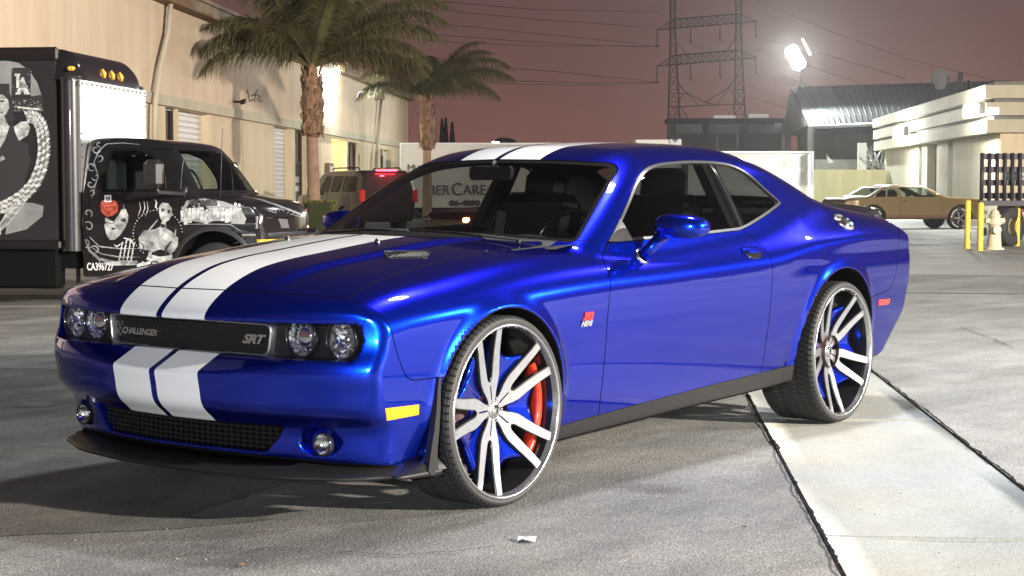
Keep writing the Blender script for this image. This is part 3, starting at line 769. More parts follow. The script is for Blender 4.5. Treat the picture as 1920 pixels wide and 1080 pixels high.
# --- wipers
for yo, yb in ((.30, -.32), (-.36, .0)):
    pass
for (a, b, c_) in (((-.52, .62, 1.030), (-.50, .30, 1.052), (-.505, -.05, 1.062)), ((-.49, .02, 1.060), (-.50, -.25, 1.060), (-.58, -.55, 1.045))):
    w = MB().tube([a, b, c_], .006, 6).tube([Vector(a)+Vector((0, 0, -.02)), a], .010, 6).build("wiper", "black_trim", car)
# --- cabin
for s_ in (1, -1):
    p = MB(); pl = [(-1.985, 1.03), (-2.150, 1.03), (-2.135, 1.37), (-2.01, 1.37)]; fs_ = lambda x, z: float(G_side(np.array(x), np.array(z)))
    p.add([(x, s_*(fs_(x, z)-.020), z) for x, z in pl]+[(x, s_*(fs_(x, z)-.075), z) for x, z in pl], [(0, 1, 2, 3), (7, 6, 5, 4), (0, 4, 5, 1), (1, 5, 6, 2), (2, 6, 7, 3), (3, 7, 4, 0)]); p.build("cabin_pillar", "interior_dark", car)
cab = MB(); cab.box((-1.9, 0, .50), (2.3, 1.40, .06)); cab.box((-1.75, 0, .62), (1.6, .22, .26), bev=.03); cab.box((-.72, 0, .70), (.05, 1.5, .5)); cab.build("cabin_floor", "interior_dark", car)
dsh = MB(); vs = []; yy = np.linspace(-.78, .78, 27)
for y in yy:
    hump = .045*math.exp(-((y-.37)/.20)**2); vs += [(-.56, y, .99), (-.70, y, 1.006+hump*.4), (-.92, y, .995+hump), (-1.02, y, .96+hump*.8), (-1.05, y, .86), (-1.0, y, .62)]
n = 6; dsh.add(vs, [(i*n+k, (i+1)*n+k, (i+1)*n+k+1, i*n+k+1) for i in range(len(yy)-1) for k in range(n-1)], True); dsh.build("dashboard", "interior_dark", car)
def bar_ring(c, R, r, ax1, ax2, n=32, m=8):
    pts = []; 
    for k in range(n): q = 2*math.pi*k/n; pts.append(Vector(c)+Vector(ax1)*R*math.cos(q)+Vector(ax2)*R*math.sin(q))
    return pts+[pts[0]]
swc = (-1.23, .37, .97); a1 = Vector((0, 1, 0)); a2 = Vector((-.38, 0, .925)).normalized()
sw = MB(); sw.tube(bar_ring(swc, .185, 0, a1, a2), .0145, 10, cap=False); 
for q in (0.1, math.pi-.1, -math.pi/2): sw.tube([swc, Vector(swc)+a1*.18*math.cos(q)+a2*.18*math.sin(q)], .016, 8)
sw.tube([swc, (-1.0, .37, .88)], .04, 10); sw.tube([Vector(swc)+Vector((-.02, 0, -.01)), Vector(swc)+Vector((.03, 0, .01))], .06, 14); sw.build("steering_wheel", "black_gloss", car)
P("leather", (.006, .006, .007), .55, bump=.2, bscale=80)
for sy in (.37, -.37):
    s = MB(); s.box((-1.70, sy, .68), (.52, .50, .16), bev=.05); s.box((-1.98, sy, .94), (.14, .50, .56), Matrix.Rotation(R_(-14), 3, 'Y'), bev=.055)
    for k in (-1, 1): s.box((-1.95, sy+k*.21, .92), (.18, .09, .46), Matrix.Rotation(R_(-14), 3, 'Y'), bev=.035)
    s.box((-2.075, sy, 1.265), (.10, .26, .17), Matrix.Rotation(R_(-10), 3, 'Y'), bev=.04); s.tube([(-2.05, sy-.06, 1.15), (-2.07, sy-.06, 1.23)], .008, 6); s.tube([(-2.05, sy+.06, 1.15), (-2.07, sy+.06, 1.23)], .008, 6)
    s.build("front_seat", "leather", car)
s = MB(); s.box((-2.55, 0, .70), (.5, 1.2, .16), bev=.05); s.box((-2.82, 0, .90), (.14, 1.2, .5), Matrix.Rotation(R_(-22), 3, 'Y'), bev=.05); s.box((-3.1, 0, 1.02), (.5, 1.25, .03)); s.build("rear_seat", "leather", car)
s = MB(); vs = rpoly([(-.12, -.032), (.12, -.032), (.128, .034), (-.128, .034)], .022, 4); s.prism([tuple(q) for q in vs], -.018, .018, lambda a, b, h: (-1.13+h-.10*b, a+.0, 1.318+b)); s.tube([(-1.12, 0, 1.33), (-1.15, 0, 1.375)], .013, 8)
rm = s.build("rear_view_mirror", "black_trim", car)
s = MB(); s.add([(-1.150-.10*b, a*.93, 1.318+b*.88) for a, b in vs], [tuple(range(len(vs)))]); s.build("mirror_glass", "chrome", rm)
# ------------------------------------------------------------------ big five-arm wheels on low-profile tyres (origin at the hub face plane, axis y)
TR, RR = .376, .341
def wheel_meshes(width, deep):
    out = {}
    # tyre with tread blocks
    nt_, prof = 400, []
    t = MB(); hw = width
    base = [(RR-.002, .004), (RR+.006, .010), (RR+.016, .0115), (TR-.012, .008), (TR-.005, .001), (TR-.0015, -.008)]
    ncol = 13; cols = [(-.010-(hw-.02)*k/ncol) for k in range(ncol+1)]
    vs = []; pr = base+[(TR, c) for c in cols]+[(TR-.0015, -hw+.008), (TR-.006, -hw), (TR-.02, -hw-.006), (RR-.005, -hw)]
    L = len(pr)
    for k in range(nt_):
        q = 2*math.pi*k/nt_; ph = k % 5
        for i, (r, h) in enumerate(pr):
            if 4 <= i < len(base)+len(cols)+1:
                j = i-len(base); s = (k+int(j*1.5 if j > 0 else 0)) % 5
                if j in (4, 9): r -= .006
                elif s == 0: r -= .0065
            vs.append((-r*math.cos(q), h, r*math.sin(q)))
    t.add(vs, [(k*L+i, ((k+1) % nt_)*L+i, ((k+1) % nt_)*L+i+1, k*L+i+1) for k in range(nt_) for i in range(L-1)], False)
    me = t.mesh("tyre"); me.materials.append(MATS["rubber"]); out["tyre"] = me
    # rim lip and barrel
    p = MB(); p.lathe([(RR+.003, .006), (RR+.001, .013), (RR-.004, .014), (RR-.008, .009), (RR-.010, .0), (RR-.016, -.014), (RR-.019, -.03)], 96, axis='y')
    me = p.mesh("rim_lip"); me.materials.append(MATS["white_metal"]); out["rim_lip"] = me
    p = MB(); p.lathe([(RR-.017, -.012), (RR-.022, -.05), (RR-.030, -.10), (RR-.040, -hw+.02), (RR-.02, -hw+.004)], 80, axis='y')
    me = p.mesh("barrel"); me.materials.append(MATS["black_gloss"]); out["barrel"] = me
    # dish depth as a function of radius
    def dish(r): return -.004-deep*(1-min(r/(RR-.016), 1)**1.6)
    def polar(r, a, h): return (-r*math.cos(a), h, r*math.sin(a))
    # brushed face: five arms, each forking into two blades
    def arm_faces(b, th, thick, off, grow=0.):
        R1 = RR-.012
        def pt(r, w, side=0): # w = tangential offset metres
            a = th+math.atan2(w, r); rr = math.hypot(r, w); return rr, a
        def slab(rows):
            """rows: list of (r, w0, w1)"""
            vs = []; n = len(rows)
            for r, w0, w1 in rows:
                sg_ = 1 if w1 >= w0 else -1
                for w in (w0-(grow*sg_ if r > .12 else 0), w1+grow*sg_):
                    rr, a = pt(r, w); d = dish(rr)+off; vs += [polar(rr, a, d), polar(rr, a, d-thick)]
            fs = []
            for i in range(n-1):
                o, q = i*4, (i+1)*4
                fs += [(o, o+2, q+2, q), (o+1, q+1, q+3, o+3), (o, q, q+1, o+1), (o+2, o+3, q+3, q+2)]
            fs += [(0, 1, 3, 2), ((n-1)*4, (n-1)*4+2, (n-1)*4+3, (n-1)*4+1)]
            b.add(vs, fs)
        for s in (1, -1):
            def row(r, wi, wo): return (r, s*wi, s*wo)
            rows = [(.030, .004, .020), (.055, .0045, .026), (.075, .0045, .034), (.095, .0045, .044), (.108, .0045, .051), (.118, .006, .054), (.130, .0, .057)]
            rows = [row(*q) for q in [(.030, .0, .021), (.050, .0035, .025), (.065, .0035, .030), (.085, .0035, .039), (.100, .0035, .047), (.108, .0, .050)]]
            slab(rows)
            cr = [(.108, .0, .050), (.118, .0, .053), (.124, .009, .0555), (.132, .0145, .058), (.150, .0185, .0605), (.190, .0245, .064), (.240, .0330, .069), (.285, .0415, .0755), (R1*.985, .0500, .0840)]
            slab([row(*q) for q in cr])
    f = MB()
    for k in range(5):
        arm_faces(f, math.pi*0+2*math.pi*k/5, .004, 0.)
    me = f.mesh("spoke_face"); me.materials.append(MATS["brushed_metal"]); out["spoke_face"] = me
    f = MB()
    for k in range(5): arm_faces(f, 2*math.pi*k/5, .020, -.0045, .0042)
    me = f.mesh("spoke_edge"); me.materials.append(MATS["black_gloss"]); out["spoke_edge"] = me
    # blue webs behind the faces, scalloped between arms
    w = MB()
    for k in range(5):
        th = 2*math.pi*k/5; vs = []; na, nr = 22, 12
        for i in range(na+1):
            u = -1+2*i/na; a = th+math.pi/5+u*math.pi/5
            du = abs(u); edge = (RR-.03)*(.60+.40*du**2.6) if du < .78 else None
            # outline: far in mid gap, deep along the blades, open inside the fork
            e = float(.64+.19*np.clip(du/.68, 0, 1)**2.0)
            if du > .68: e = float(e-(e-.33)*sstep(du, .69, .77))
            e *= RR
            for j in range(nr+1):
                r = .04+(e-.04)*j/nr; d = dish(r)-.012-.012*(1-du)*min(1, r/.12); vs.append(polar(r, a, d))
            vs.append(polar(e, a, dish(e)-.06))
        n = nr+2
        w.add(vs, [(i*n+j, (i+1)*n+j, (i+1)*n+j+1, i*n+j+1) for i in range(na) for j in range(nr+1)], True)
    me = w.mesh("spoke_web"); me.materials.append(MATS["blue_paint"]); out["spoke_web"] = me
    # hub
    d0 = dish(.03); p = MB(); p.lathe([(.034, d0-.03), (.034, d0+.002), (.030, d0+.006), (.0, d0+.006)], 32, axis='y'); me = p.mesh("hub"); me.materials.append(MATS["brushed_metal"]); out["hub"] = me
    p = MB(); p.lathe([(.0235, d0+.004), (.0235, d0+.012), (.020, d0+.014), (.0, d0+.014)], 32, axis='y'); me = p.mesh("centre_cap"); me.materials.append(MATS["chrome"]); out["centre_cap"] = me
    p = MB(); pts = [(-.004, .013), (.010, .012), (.012, .008), (.001, .008), (-.001, .002), (.007, .002), (.006, -.002), (-.003, -.002), (-.007, -.012), (-.011, -.012), (-.008, .006)]
    p.prism(pts, d0+.0142, d0+.0156, lambda a, b, h: (-a, h, b)); me = p.mesh("cap_emblem"); me.materials.append(MATS["black_gloss"]); out["cap_emblem"] = me
    p = MB()
    for k in range(5):
        a = math.pi/5+2*math.pi*k/5; c = polar(.045, a, 0); p.lathe([(.0085, d0-.02), (.0085, d0+.003), (.005, d0+.006), (0, d0+.006)], 6, (c[0], 0, c[2]), 'y', smooth=False)
    me = p.mesh("lug_nuts"); me.materials.append(MATS["chrome"]); out["lug_nuts"] = me
    p = MB()
    for k in range(40):
        a = 2*math.pi*k/40; c = polar(RR-.010, a, 0); p.lathe([(.0024, .006), (.0024, .0125), (0, .0135)], 6, (c[0], 0, c[2]), 'y')
    me = p.mesh("rim_rivets"); me.materials.append(MATS["chrome"]); out["rim_rivets"] = me
    # brake
    p = MB(); p.lathe([(.07, -.105), (.20, -.105), (.20, -.135), (.07, -.135)], 64, axis='y', smooth=False); me = p.mesh("brake_disc"); me.materials.append(MATS["disc_iron"]); out["brake_disc"] = me
    p = MB(); p.lathe([(.085, -.06), (.09, -.105), (.0, -.06)][:2]+[(.2, -.104)], 32, axis='y'); me = p.mesh("disc_hat"); me.materials.append(MATS["dark_red"]); out["disc_hat"] = me
    return out
def caliper_mesh():
    p = MB(); prof = [(.185, -.060), (.285, -.052), (.305, -.066), (.305, -.150), (.19, -.150)]
    p.lathe(prof, 22, axis='y', a0=math.pi-R_(34)*1.0, a1=math.pi+R_(30), close=True)
    return p.mesh("brake_caliper")
WF, WR_ = wheel_meshes(.27, .060), wheel_meshes(.31, .085)
cal = MB()
cal.lathe([(.284, -.052), (.300, -.046), (.303, -.056), (.300, -.10), (.282, -.10)], 26, axis='y', a0=math.pi-R_(40), a1=math.pi+R_(34), close=True)
calm = cal.mesh("brake_caliper"); calm.materials.append(MATS["red_caliper"])
def add_wheel(x, y, W, steer=0., s=1, rot=0.):
    w = bpy.data.objects.new("wheel", W["tyre"].copy()); w.name = "wheel"; w.data = W["rim_lip"]; COL.objects.link(w); w.parent = car
    w.location = (x, y*s, TR); w.rotation_euler = (0, rot, steer)
    if s < 0: w.rotation_euler = (0, rot, math.pi)
    for k, me in W.items():
        if k == "rim_lip": continue
        if s < 0 and k not in ("tyre", "barrel", "spoke_face"): continue
        o = bpy.data.objects.new(k, me); COL.objects.link(o); o.parent = w
    if s > 0 and x > -1:
        o = bpy.data.objects.new("brake_caliper", calm); COL.objects.link(o); o.parent = w
    return w
# arm directions: one arm points straight forward (photo left), the others every 72 degrees
add_wheel(0, .953, WF, rot=math.pi); add_wheel(-2.946, .953, WR_, rot=math.pi+R_(12))
add_wheel(0, .953, WF, s=-1); add_wheel(-2.946, .953, WR_, s=-1)
# ------------------------------------------------------------------ ground: asphalt, concrete gutter, apron
SD = np.array([.839, .544]); SD /= np.linalg.norm(SD); SN = np.array([-SD[1], SD[0]])     # gutter direction and its normal
def g2(s, n): return SD*s+SN*n
def ground_mat(name, base, warm, speck=.35, crack=True, rough=.82, bumpd=.0028, stain=.25):
    m, t, b = nmat(name); N = t.nodes; L = t.links; tc = N.new("ShaderNodeTexCoord"); O = tc.outputs["Object"]
    def noise(sc, det=5, ro=.6):
        n = N.new("ShaderNodeTexNoise"); n.inputs["Scale"].default_value = sc; n.inputs["Detail"].default_value = det; n.inputs["Roughness"].default_value = ro; L.new(O, n.inputs[0]); return n.outputs[0]
    def rng_(x, a, b_, c, d):
        r = N.new("ShaderNodeMapRange"); r.inputs[1].default_value = a; r.inputs[2].default_value = b_; r.inputs[3].default_value = c; r.inputs[4].default_value = d; L.new(x, r.inputs[0]); return r.outputs[0]
    def mul(a, c):
        q = N.new("ShaderNodeMath"); q.operation = 'MULTIPLY'; L.new(a, q.inputs[0]); L.new(c, q.inputs[1]); return q.outputs[0]
    mp = N.new('ShaderNodeMapping'); mp.inputs['Rotation'].default_value = (0, 0, 2.22); mp.inputs['Scale'].default_value = (.35, 1.5, 1); L.new(O, mp.inputs[0]); ns = N.new('ShaderNodeTexNoise'); ns.inputs['Scale'].default_value = 1.1; ns.inputs['Detail'].default_value = 6; ns.inputs['Roughness'].default_value = .65; L.new(mp.outputs[0], ns.inputs[0]); big = mul(rng_(noise(.35, 4), .3, .7, 1-stain, 1+stain), rng_(ns.outputs[0], .32, .68, 1-stain, 1+stain)); mid = rng_(noise(2.3, 6, .7), .3, .7, 1-stain*.7, 1+stain*.7)
    v = N.new("ShaderNodeTexVoronoi"); v.inputs["Scale"].default_value = 95; L.new(O, v.inputs[0]); hsv = N.new("ShaderNodeSeparateColor"); L.new(v.outputs["Color"], hsv.inputs[0])
    sp = rng_(hsv.outputs[0], 0, 1, 1-speck, 1+speck); fine = rng_(noise(30, 5, .75), .35, .65, 1-speck*.75, 1+speck*.75)
    k = mul(mul(big, mid), mul(sp, fine))
    mx = N.new("ShaderNodeMix"); mx.data_type = 'RGBA'; mx.inputs[6].default_value = (*base, 1); mx.inputs[7].default_value = (*warm, 1); L.new(rng_(noise(.6, 3), .40, .66, 0, 1), mx.inputs[0])
    sc = N.new("ShaderNodeVectorMath"); sc.operation = 'SCALE'; L.new(mx.outputs[2], sc.inputs[0]); L.new(k, sc.inputs["Scale"]); L.new(sc.outputs[0], b.inputs["Base Color"])
    bu = N.new("ShaderNodeBump"); bu.inputs["Strength"].default_value = .8; bu.inputs["Distance"].default_value = bumpd
    ad = N.new("ShaderNodeMath"); ad.operation = 'ADD'; L.new(v.outputs["Distance"], ad.inputs[0]); L.new(noise(25, 5, .7), ad.inputs[1]); L.new(ad.outputs[0], bu.inputs["Height"]); L.new(bu.outputs[0], b.inputs["Normal"])
    L.new(rng_(noise(1.4, 5), .3, .7, rough-.16, rough+.08), b.inputs["Roughness"]); b.inputs["Specular IOR Level"].default_value = .4
    return m
ground_mat("asphalt", (.170, .172, .172), (.150, .146, .136), .20, stain=.34)
ground_mat("asphalt_far", (.20, .204, .204), (.186, .183, .176), .16, stain=.26)
ground_mat("concrete", (.30, .325, .33), (.285, .278, .240), .08, rough=.75, bumpd=.0012, stain=.10)
ground_mat("concrete_apron", (.30, .31, .31), (.285, .28, .26), .06, rough=.75, bumpd=.0012, stain=.12)
P("tar", (.008, .008, .008), .95, bump=.5, bscale=60, spec=.15)
P("road_paint", (.62, .62, .60), .6, vary=.25, vscale=20)
def sheet(name, pts, z, mat, lab=None, sub=0, kind="structure", parent=None):
    p = MB(); p.add([(a, b, z) for a, b in pts], [tuple(range(len(pts)))]); o = p.build(name, mat, parent, kind=kind if parent is None else None)
    return o
# sub-base under everything, two asphalt fields with the gutter between them
N0, N1 = 1.98, 2.905
q = lambda s, n: tuple(g2(s, n))
ground = sheet("ground", [q(-900, -900), q(300, -900), q(300, 900), q(-900, 900)], -.03, "asphalt_far")
asphalt = sheet("asphalt", [q(-400, -300), q(120, -300), q(120, N0-.012), q(-400, N0-.012)], 0, "asphalt")
far_a = sheet("asphalt_lane", [q(-17.5, N1+.015), q(120, N1+.015), q(120, 90), q(-6, 90)], 0, "asphalt_far")
apron = sheet("concrete_apron", [q(-400, N1+.015), q(-17.53, N1+.015), q(-6.03, 90), q(-400, 90)], .0, "concrete_apron")
# gutter: cast slabs with joints, slightly dished
gut = thing("gutter", None, None); gut["kind"] = "structure"
def slab(s0, s1):
    p = MB(); ns, nn = 2, 8; vs = []
    for i in range(ns+1):
        for j in range(nn+1):
            s = s0+(s1-s0)*i/ns; u = j/nn; n = N0+.006+(N1-N0-.012)*u; a = g2(s, n); vs.append((a[0], a[1], .002-.014*math.sin(math.pi*u)**2))
    w = nn+1
    p.add(vs, [(i*w+j, (i+1)*w+j, (i+1)*w+j+1, i*w+j+1) for i in range(ns) for j in range(nn)], True)
    e = [g2(s0, N0+.006), g2(s1, N0+.006), g2(s1, N1-.006), g2(s0, N1-.006)]
    p.add([(a[0], a[1], .002) for a in e]+[(a[0], a[1], -.05) for a in e], [(0, 1, 5, 4), (1, 2, 6, 5), (2, 3, 7, 6), (3, 0, 4, 7)])
    return p.build("slab", "concrete", gut)
s = -60.
while s < 14: slab(s, s+3.03); s += 3.05
# ragged tar seams beside the gutter
def seam(n0, w, seed, s0=-60, s1=12, name="tar_seam", z=.0075, fn=None):
    r = random.Random(seed); p = MB(); vs = []; s = s0; off = 0
    while s < s1:
        off = off*.75+r.uniform(-.006, .006); a = w*(.55+r.random()*.75)
        for sg in (-1, 1):
            c = g2(s, n0+off+sg*a*.5); vs.append((c[0], c[1], z))
        s += .035 if s > -9 else .3
    p.add(vs, [(2*i, 2*i+2, 2*i+3, 2*i+1) for i in range(len(vs)//2-1)]); return p.build(name, "tar", None, kind="structure")
seam(N0-.004, .012, 3); seam(N1+.014, .015, 5)
# seam across the far lane and painted bay lines behind the car
def strip(p0, p1, w, mat, name, z=.004):
    p0, p1 = np.array(p0[:2]), np.array(p1[:2]); d = (p1-p0)/np.linalg.norm(p1-p0); n = np.array([-d[1], d[0]])*w/2
    return sheet(name, [p0-n, p1-n, p1+n, p0+n], z, mat)
def gp(u, v, z=0.):
    d = FW+(u-960)/FPX*RT-(v-540)/FPX*UP; return CAMP+d*((z-CAMP[2])/d[2])
strip(gp(1650, 549), gp(2050, 553), .05, "tar", "expansion_joint")
strip(gp(1650, 458), gp(2050, 462), .12, "tar", "expansion_joint")
strip(gp(-60, 575), gp(160, 575.5), .07, "road_paint", "bay_line"); strip(gp(-60, 551.5), gp(190, 552), .06, "road_paint", "bay_line")
# ground shadow painted in as a darker asphalt polygon ahead of the car, oil stain, tyre marks
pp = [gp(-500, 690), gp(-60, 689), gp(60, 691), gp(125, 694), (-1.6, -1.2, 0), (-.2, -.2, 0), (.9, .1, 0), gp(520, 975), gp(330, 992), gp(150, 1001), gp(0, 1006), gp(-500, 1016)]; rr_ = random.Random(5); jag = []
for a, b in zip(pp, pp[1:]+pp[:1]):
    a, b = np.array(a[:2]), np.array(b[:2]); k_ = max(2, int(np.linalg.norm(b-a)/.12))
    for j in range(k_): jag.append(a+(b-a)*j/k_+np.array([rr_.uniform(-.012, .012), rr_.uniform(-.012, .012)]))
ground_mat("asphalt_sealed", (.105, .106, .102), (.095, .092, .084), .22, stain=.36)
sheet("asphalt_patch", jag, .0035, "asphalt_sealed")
# litter
r = random.Random(11); P("paper", (.62, .70, .78), .7); P("dry_leaf", (.20, .13, .06), .8); P("gravel", (.22, .21, .20), .85)
c = gp(987, 1015); p = MB(); pts = [(-.034, -.012), (-.01, -.018), (.03, -.012), (.036, .006), (.006, .016), (-.028, .010)]
e1, e2 = np.array([RT[0], RT[1]]), np.array([FW[0], FW[1]])
p.add([(c[0]+a*e1[0]+b*e2[0]*2, c[1]+a*e1[1]+b*e2[1]*2, .004+.012*(i % 2)) for i, (a, b) in enumerate(pts)]+[(c[0], c[1], .016)], [(i, (i+1) % 6, 6) for i in range(6)])
prep(p.build("paper_scrap", "paper"), "crumpled pale blue paper scrap on the asphalt", "litter")
p = MB()
for i in range(420):
    u = r.uniform(-40, 1960); v = r.uniform(690, 1090); c = gp(u, v)
    if -4.2 < c[0] < 1.1 and abs(c[1]) < 1.05: continue
    sz = r.uniform(.0015, .0045); a = r.random()*6.28
    p.add([(c[0]+sz*math.cos(a+k*2.1)*(1+.4*(k == 0)), c[1]+sz*math.sin(a+k*2.1), .0015) for k in range(3)]+[(c[0], c[1], .0015+sz)], [(0, 1, 3), (1, 2, 3), (2, 0, 3)])
prep(p.build("loose_grit", "gravel"), "small loose stones scattered over the asphalt", "grit", kind="stuff")

P("oil_stain", (.105, .103, .10), .6, vary=.3, vscale=30); P("tyre_mark", (.085, .085, .085), .8, vary=.4, vscale=40)
def crack(pts, w, name="crack", mat="tar", z=.0080):
    r = random.Random(int(pts[0][0]*100)); m = MB(); vs = []; fine = []
    for (a, b) in zip(pts, pts[1:]):
        for k in range(14): fine.append(np.array(a)*(1-k/14)+np.array(b)*k/14)
    o = np.zeros(2)
    for i, p_ in enumerate(fine):
        d = fine[min(i+1, len(fine)-1)]-fine[max(i-1, 0)]; d /= np.linalg.norm(d)+1e-9; n = np.array([-d[1], d[0]]); o = o*.8+n*r.uniform(-.010, .010); ww = w*r.uniform(.4, 1.2)*math.sin(math.pi*(i+.5)/len(fine))**.3
        for sg in (-1, 1): q_ = p_+o+n*sg*ww/2; vs.append((q_[0], q_[1], z))
    m.add(vs, [(2*i, 2*i+2, 2*i+3, 2*i+1) for i in range(len(fine)-1)]); return m.build(name, mat, None, kind="structure")
crack([gp(1800, 615)[:2], gp(1850, 632)[:2], gp(1905, 655)[:2]], .012); crack([gp(1640, 700)[:2], gp(1700, 690)[:2], gp(1790, 700)[:2], gp(1930, 690)[:2]], .006)
crack([gp(-20, 850)[:2], gp(60, 838)[:2], gp(150, 846)[:2]], .006); crack([gp(300, 1050)[:2], gp(520, 1030)[:2], gp(760, 1046)[:2], gp(1000, 1022)[:2]], .005)
r = random.Random(21)
for (u, v, R0) in ((220, 940, .09), (70, 760, .12)):
    c = gp(u, v); m = MB(); n = 26; ph = [r.uniform(.7, 1.25) for _ in range(n)]; m.add([(c[0]+R0*ph[k]*math.cos(k*6.2832/n), c[1]+R0*ph[k]*math.sin(k*6.2832/n), .0070) for k in range(n)], [tuple(range(n))]); m.build("oil_stain", "oil_stain", None, kind="structure")
for k, (u, v) in enumerate(((1180, 1045), (455, 1062), (1245, 935), (1790, 628), (40, 1060), (1395, 990))):
    c = gp(u, v); m = MB(); a = r.uniform(0, 6.28); s_ = r.uniform(.009, .014); d = np.array([math.cos(a), math.sin(a)])*s_; n_ = np.array([-d[1], d[0]])*.45
    m.add([(c[0]-d[0], c[1]-d[1], .004), (c[0]+n_[0], c[1]+n_[1], .010), (c[0]+d[0], c[1]+d[1], .004), (c[0]-n_[0], c[1]-n_[1], .009)], [(0, 1, 2), (0, 2, 3)])
    prep(m.build("dry_leaf", "dry_leaf"), "dry curled brown leaf "+("lying in front of the front wheel", "near the bottom edge left of the paper scrap", "between the two wheels on the near side", "on the pale lane behind the car", "in the bottom left corner", "beside the gutter seam")[k], "leaf", "fallen leaves on the asphalt")
# ------------------------------------------------------------------ buildings
class Wall:
    """vertical wall plane surveyed from two points; X runs along it, z up, out = towards the street"""
    def __init__(s, u0, Z0, u1, Z1, outsign=1):
        a, b = at(u0, 352, Z0), at(u1, 352, Z1); s.o = a.copy(); s.o[2] = 0; d = b-a; d[2] = 0; s.L = np.linalg.norm(d); s.d = d/s.L
        s.n = np.array([-s.d[1], s.d[0], 0])*outsign
    def hit(s, u, v, off=0.):
        r = FW+(u-960)/FPX*RT-(v-540)/FPX*UP; o = s.o+s.n*off; t = ((o-CAMP)@s.n)/(r@s.n); p = CAMP+r*t
        return float((p-s.o)@s.d), float(p[2])
    def w(s, X, out, z): return Vector(s.o+s.d*X+s.n*out+np.array([0, 0, z]))
    def box(s, mb, X0, X1, o0, o1, z0, z1):
        c = [s.w(x, o, z) for x in (X0, X1) for o in (o0, o1) for z in (z0, z1)]
        return mb.add(c, [(0, 1, 3, 2), (4, 6, 7, 5), (0, 4, 5, 1), (2, 3, 7, 6), (0, 2, 6, 4), (1, 5, 7, 3)])
def stucco(name, col, streak=.10, warm=(1., .93, .80)):
    m, t, b = nmat(name); N = t.nodes; L = t.links; tc = N.new("ShaderNodeTexCoord"); mp = N.new("ShaderNodeMapping"); mp.inputs["Scale"].default_value = (1.1, 1.1, .16); L.new(tc.outputs["Object"], mp.inputs[0])
    n = N.new("ShaderNodeTexNoise"); n.inputs["Scale"].default_value = 1.6; n.inputs["Detail"].default_value = 7; n.inputs["Roughness"].default_value = .7; L.new(mp.outputs[0], n.inputs[0])
    n2 = N.new("ShaderNodeTexNoise"); n2.inputs["Scale"].default_value = .5; n2.inputs["Detail"].default_value = 5; L.new(tc.outputs["Object"], n2.inputs[0])
    r = N.new("ShaderNodeMapRange"); r.inputs[1].default_value = .3; r.inputs[2].default_value = .7; r.inputs[3].default_value = 1-streak*1.6; r.inputs[4].default_value = 1+streak*.6; L.new(n.outputs[0], r.inputs[0])
    mx = N.new("ShaderNodeMix"); mx.data_type = 'RGBA'; mx.inputs[6].default_value = (*col, 1); mx.inputs[7].default_value = (col[0]*.86*warm[0], col[1]*.86*warm[1], col[2]*.86*warm[2], 1); L.new(n2.outputs[0], mx.inputs[0])
    s = N.new("ShaderNodeVectorMath"); s.operation = 'SCALE'; L.new(mx.outputs[2], s.inputs[0]); L.new(r.outputs[0], s.inputs["Scale"]); L.new(s.outputs[0], b.inputs["Base Color"])
    b.inputs["Roughness"].default_value = .85; n3 = N.new("ShaderNodeTexNoise"); n3.inputs["Scale"].default_value = 22; L.new(tc.outputs["Object"], n3.inputs[0])
    bu = N.new("ShaderNodeBump"); bu.inputs["Strength"].default_value = .5; bu.inputs["Distance"].default_value = .01; L.new(n3.outputs[0], bu.inputs["Height"]); L.new(bu.outputs[0], b.inputs["Normal"])
stucco("stucco_cream", (.72, .63, .46)); stucco("stucco_upper", (.70, .59, .46)); stucco("stucco_yellow", (.76, .73, .44), .12); stucco("stucco_pale", (.56, .54, .43)); stucco("stucco_grey", (.20, .205, .20), .08)
P("fascia_brown", (.20, .125, .065), .7, vary=.25, vscale=2); P("shutter_white", (.62, .60, .57), .5, vary=.05); P("frame_bronze", (.035, .028, .022), .45)
P("grey_steel", (.22, .23, .23), .5, vary=.15, vscale=2); P("corrugated", (.42, .43, .42), .5, metal=.2, vary=.15, vscale=1.5); P("roof_metal", (.035, .038, .044), .50, metal=.3, vary=.18, vscale=1.2); P("roof_dark", (.035, .036, .040), .75, vary=.2)
P("lamp_white", (1, 1, 1), .5, emit=(.95, .98, 1.0), es=60); P("lamp_warm", (1, 1, 1), .5, emit=(1.0, .86, .55), es=9); P("lamp_red", (1, .05, .05), .4, emit=(1.0, .03, .05), es=14); P("lamp_amber", (1, .4, .1), .4, emit=(1.0, .42, .12), es=55)
P("galvanised", (.45, .46, .46), .45, metal=.6); P("pipe_cream", (.50, .45, .36), .6)

# ---- long cream warehouse on the left
LW = Wall(0, 29.5, 762, 84.0)
if (LW.n @ RT) < 0: LW.n = -LW.n
bl = thing("warehouse", "long cream stucco warehouse with roll-up doors behind the black truck", "building", tuple(LW.o))
MW = Matrix.Translation(Vector(LW.o)).inverted()
def lb(mb, name, mat, parent=None):
    o = link(name, mb.mesh(name), mat, parent or bl); return o
def local(o, base):  # meshes were written in world space: keep them there under a moved Empty
    o.matrix_parent_inverse = Matrix.Translation(Vector(base)).inverted() if o.parent.type == 'EMPTY' else Matrix.Identity(4); return o
_cr = []
X_end = LW.hit(764, 300)[0]; X_start = -14.
zt = LW.hit(560, 41+.422*160)[1]; ztop = zt; zb = LW.hit(560, 199.6+.2163*160)[1]
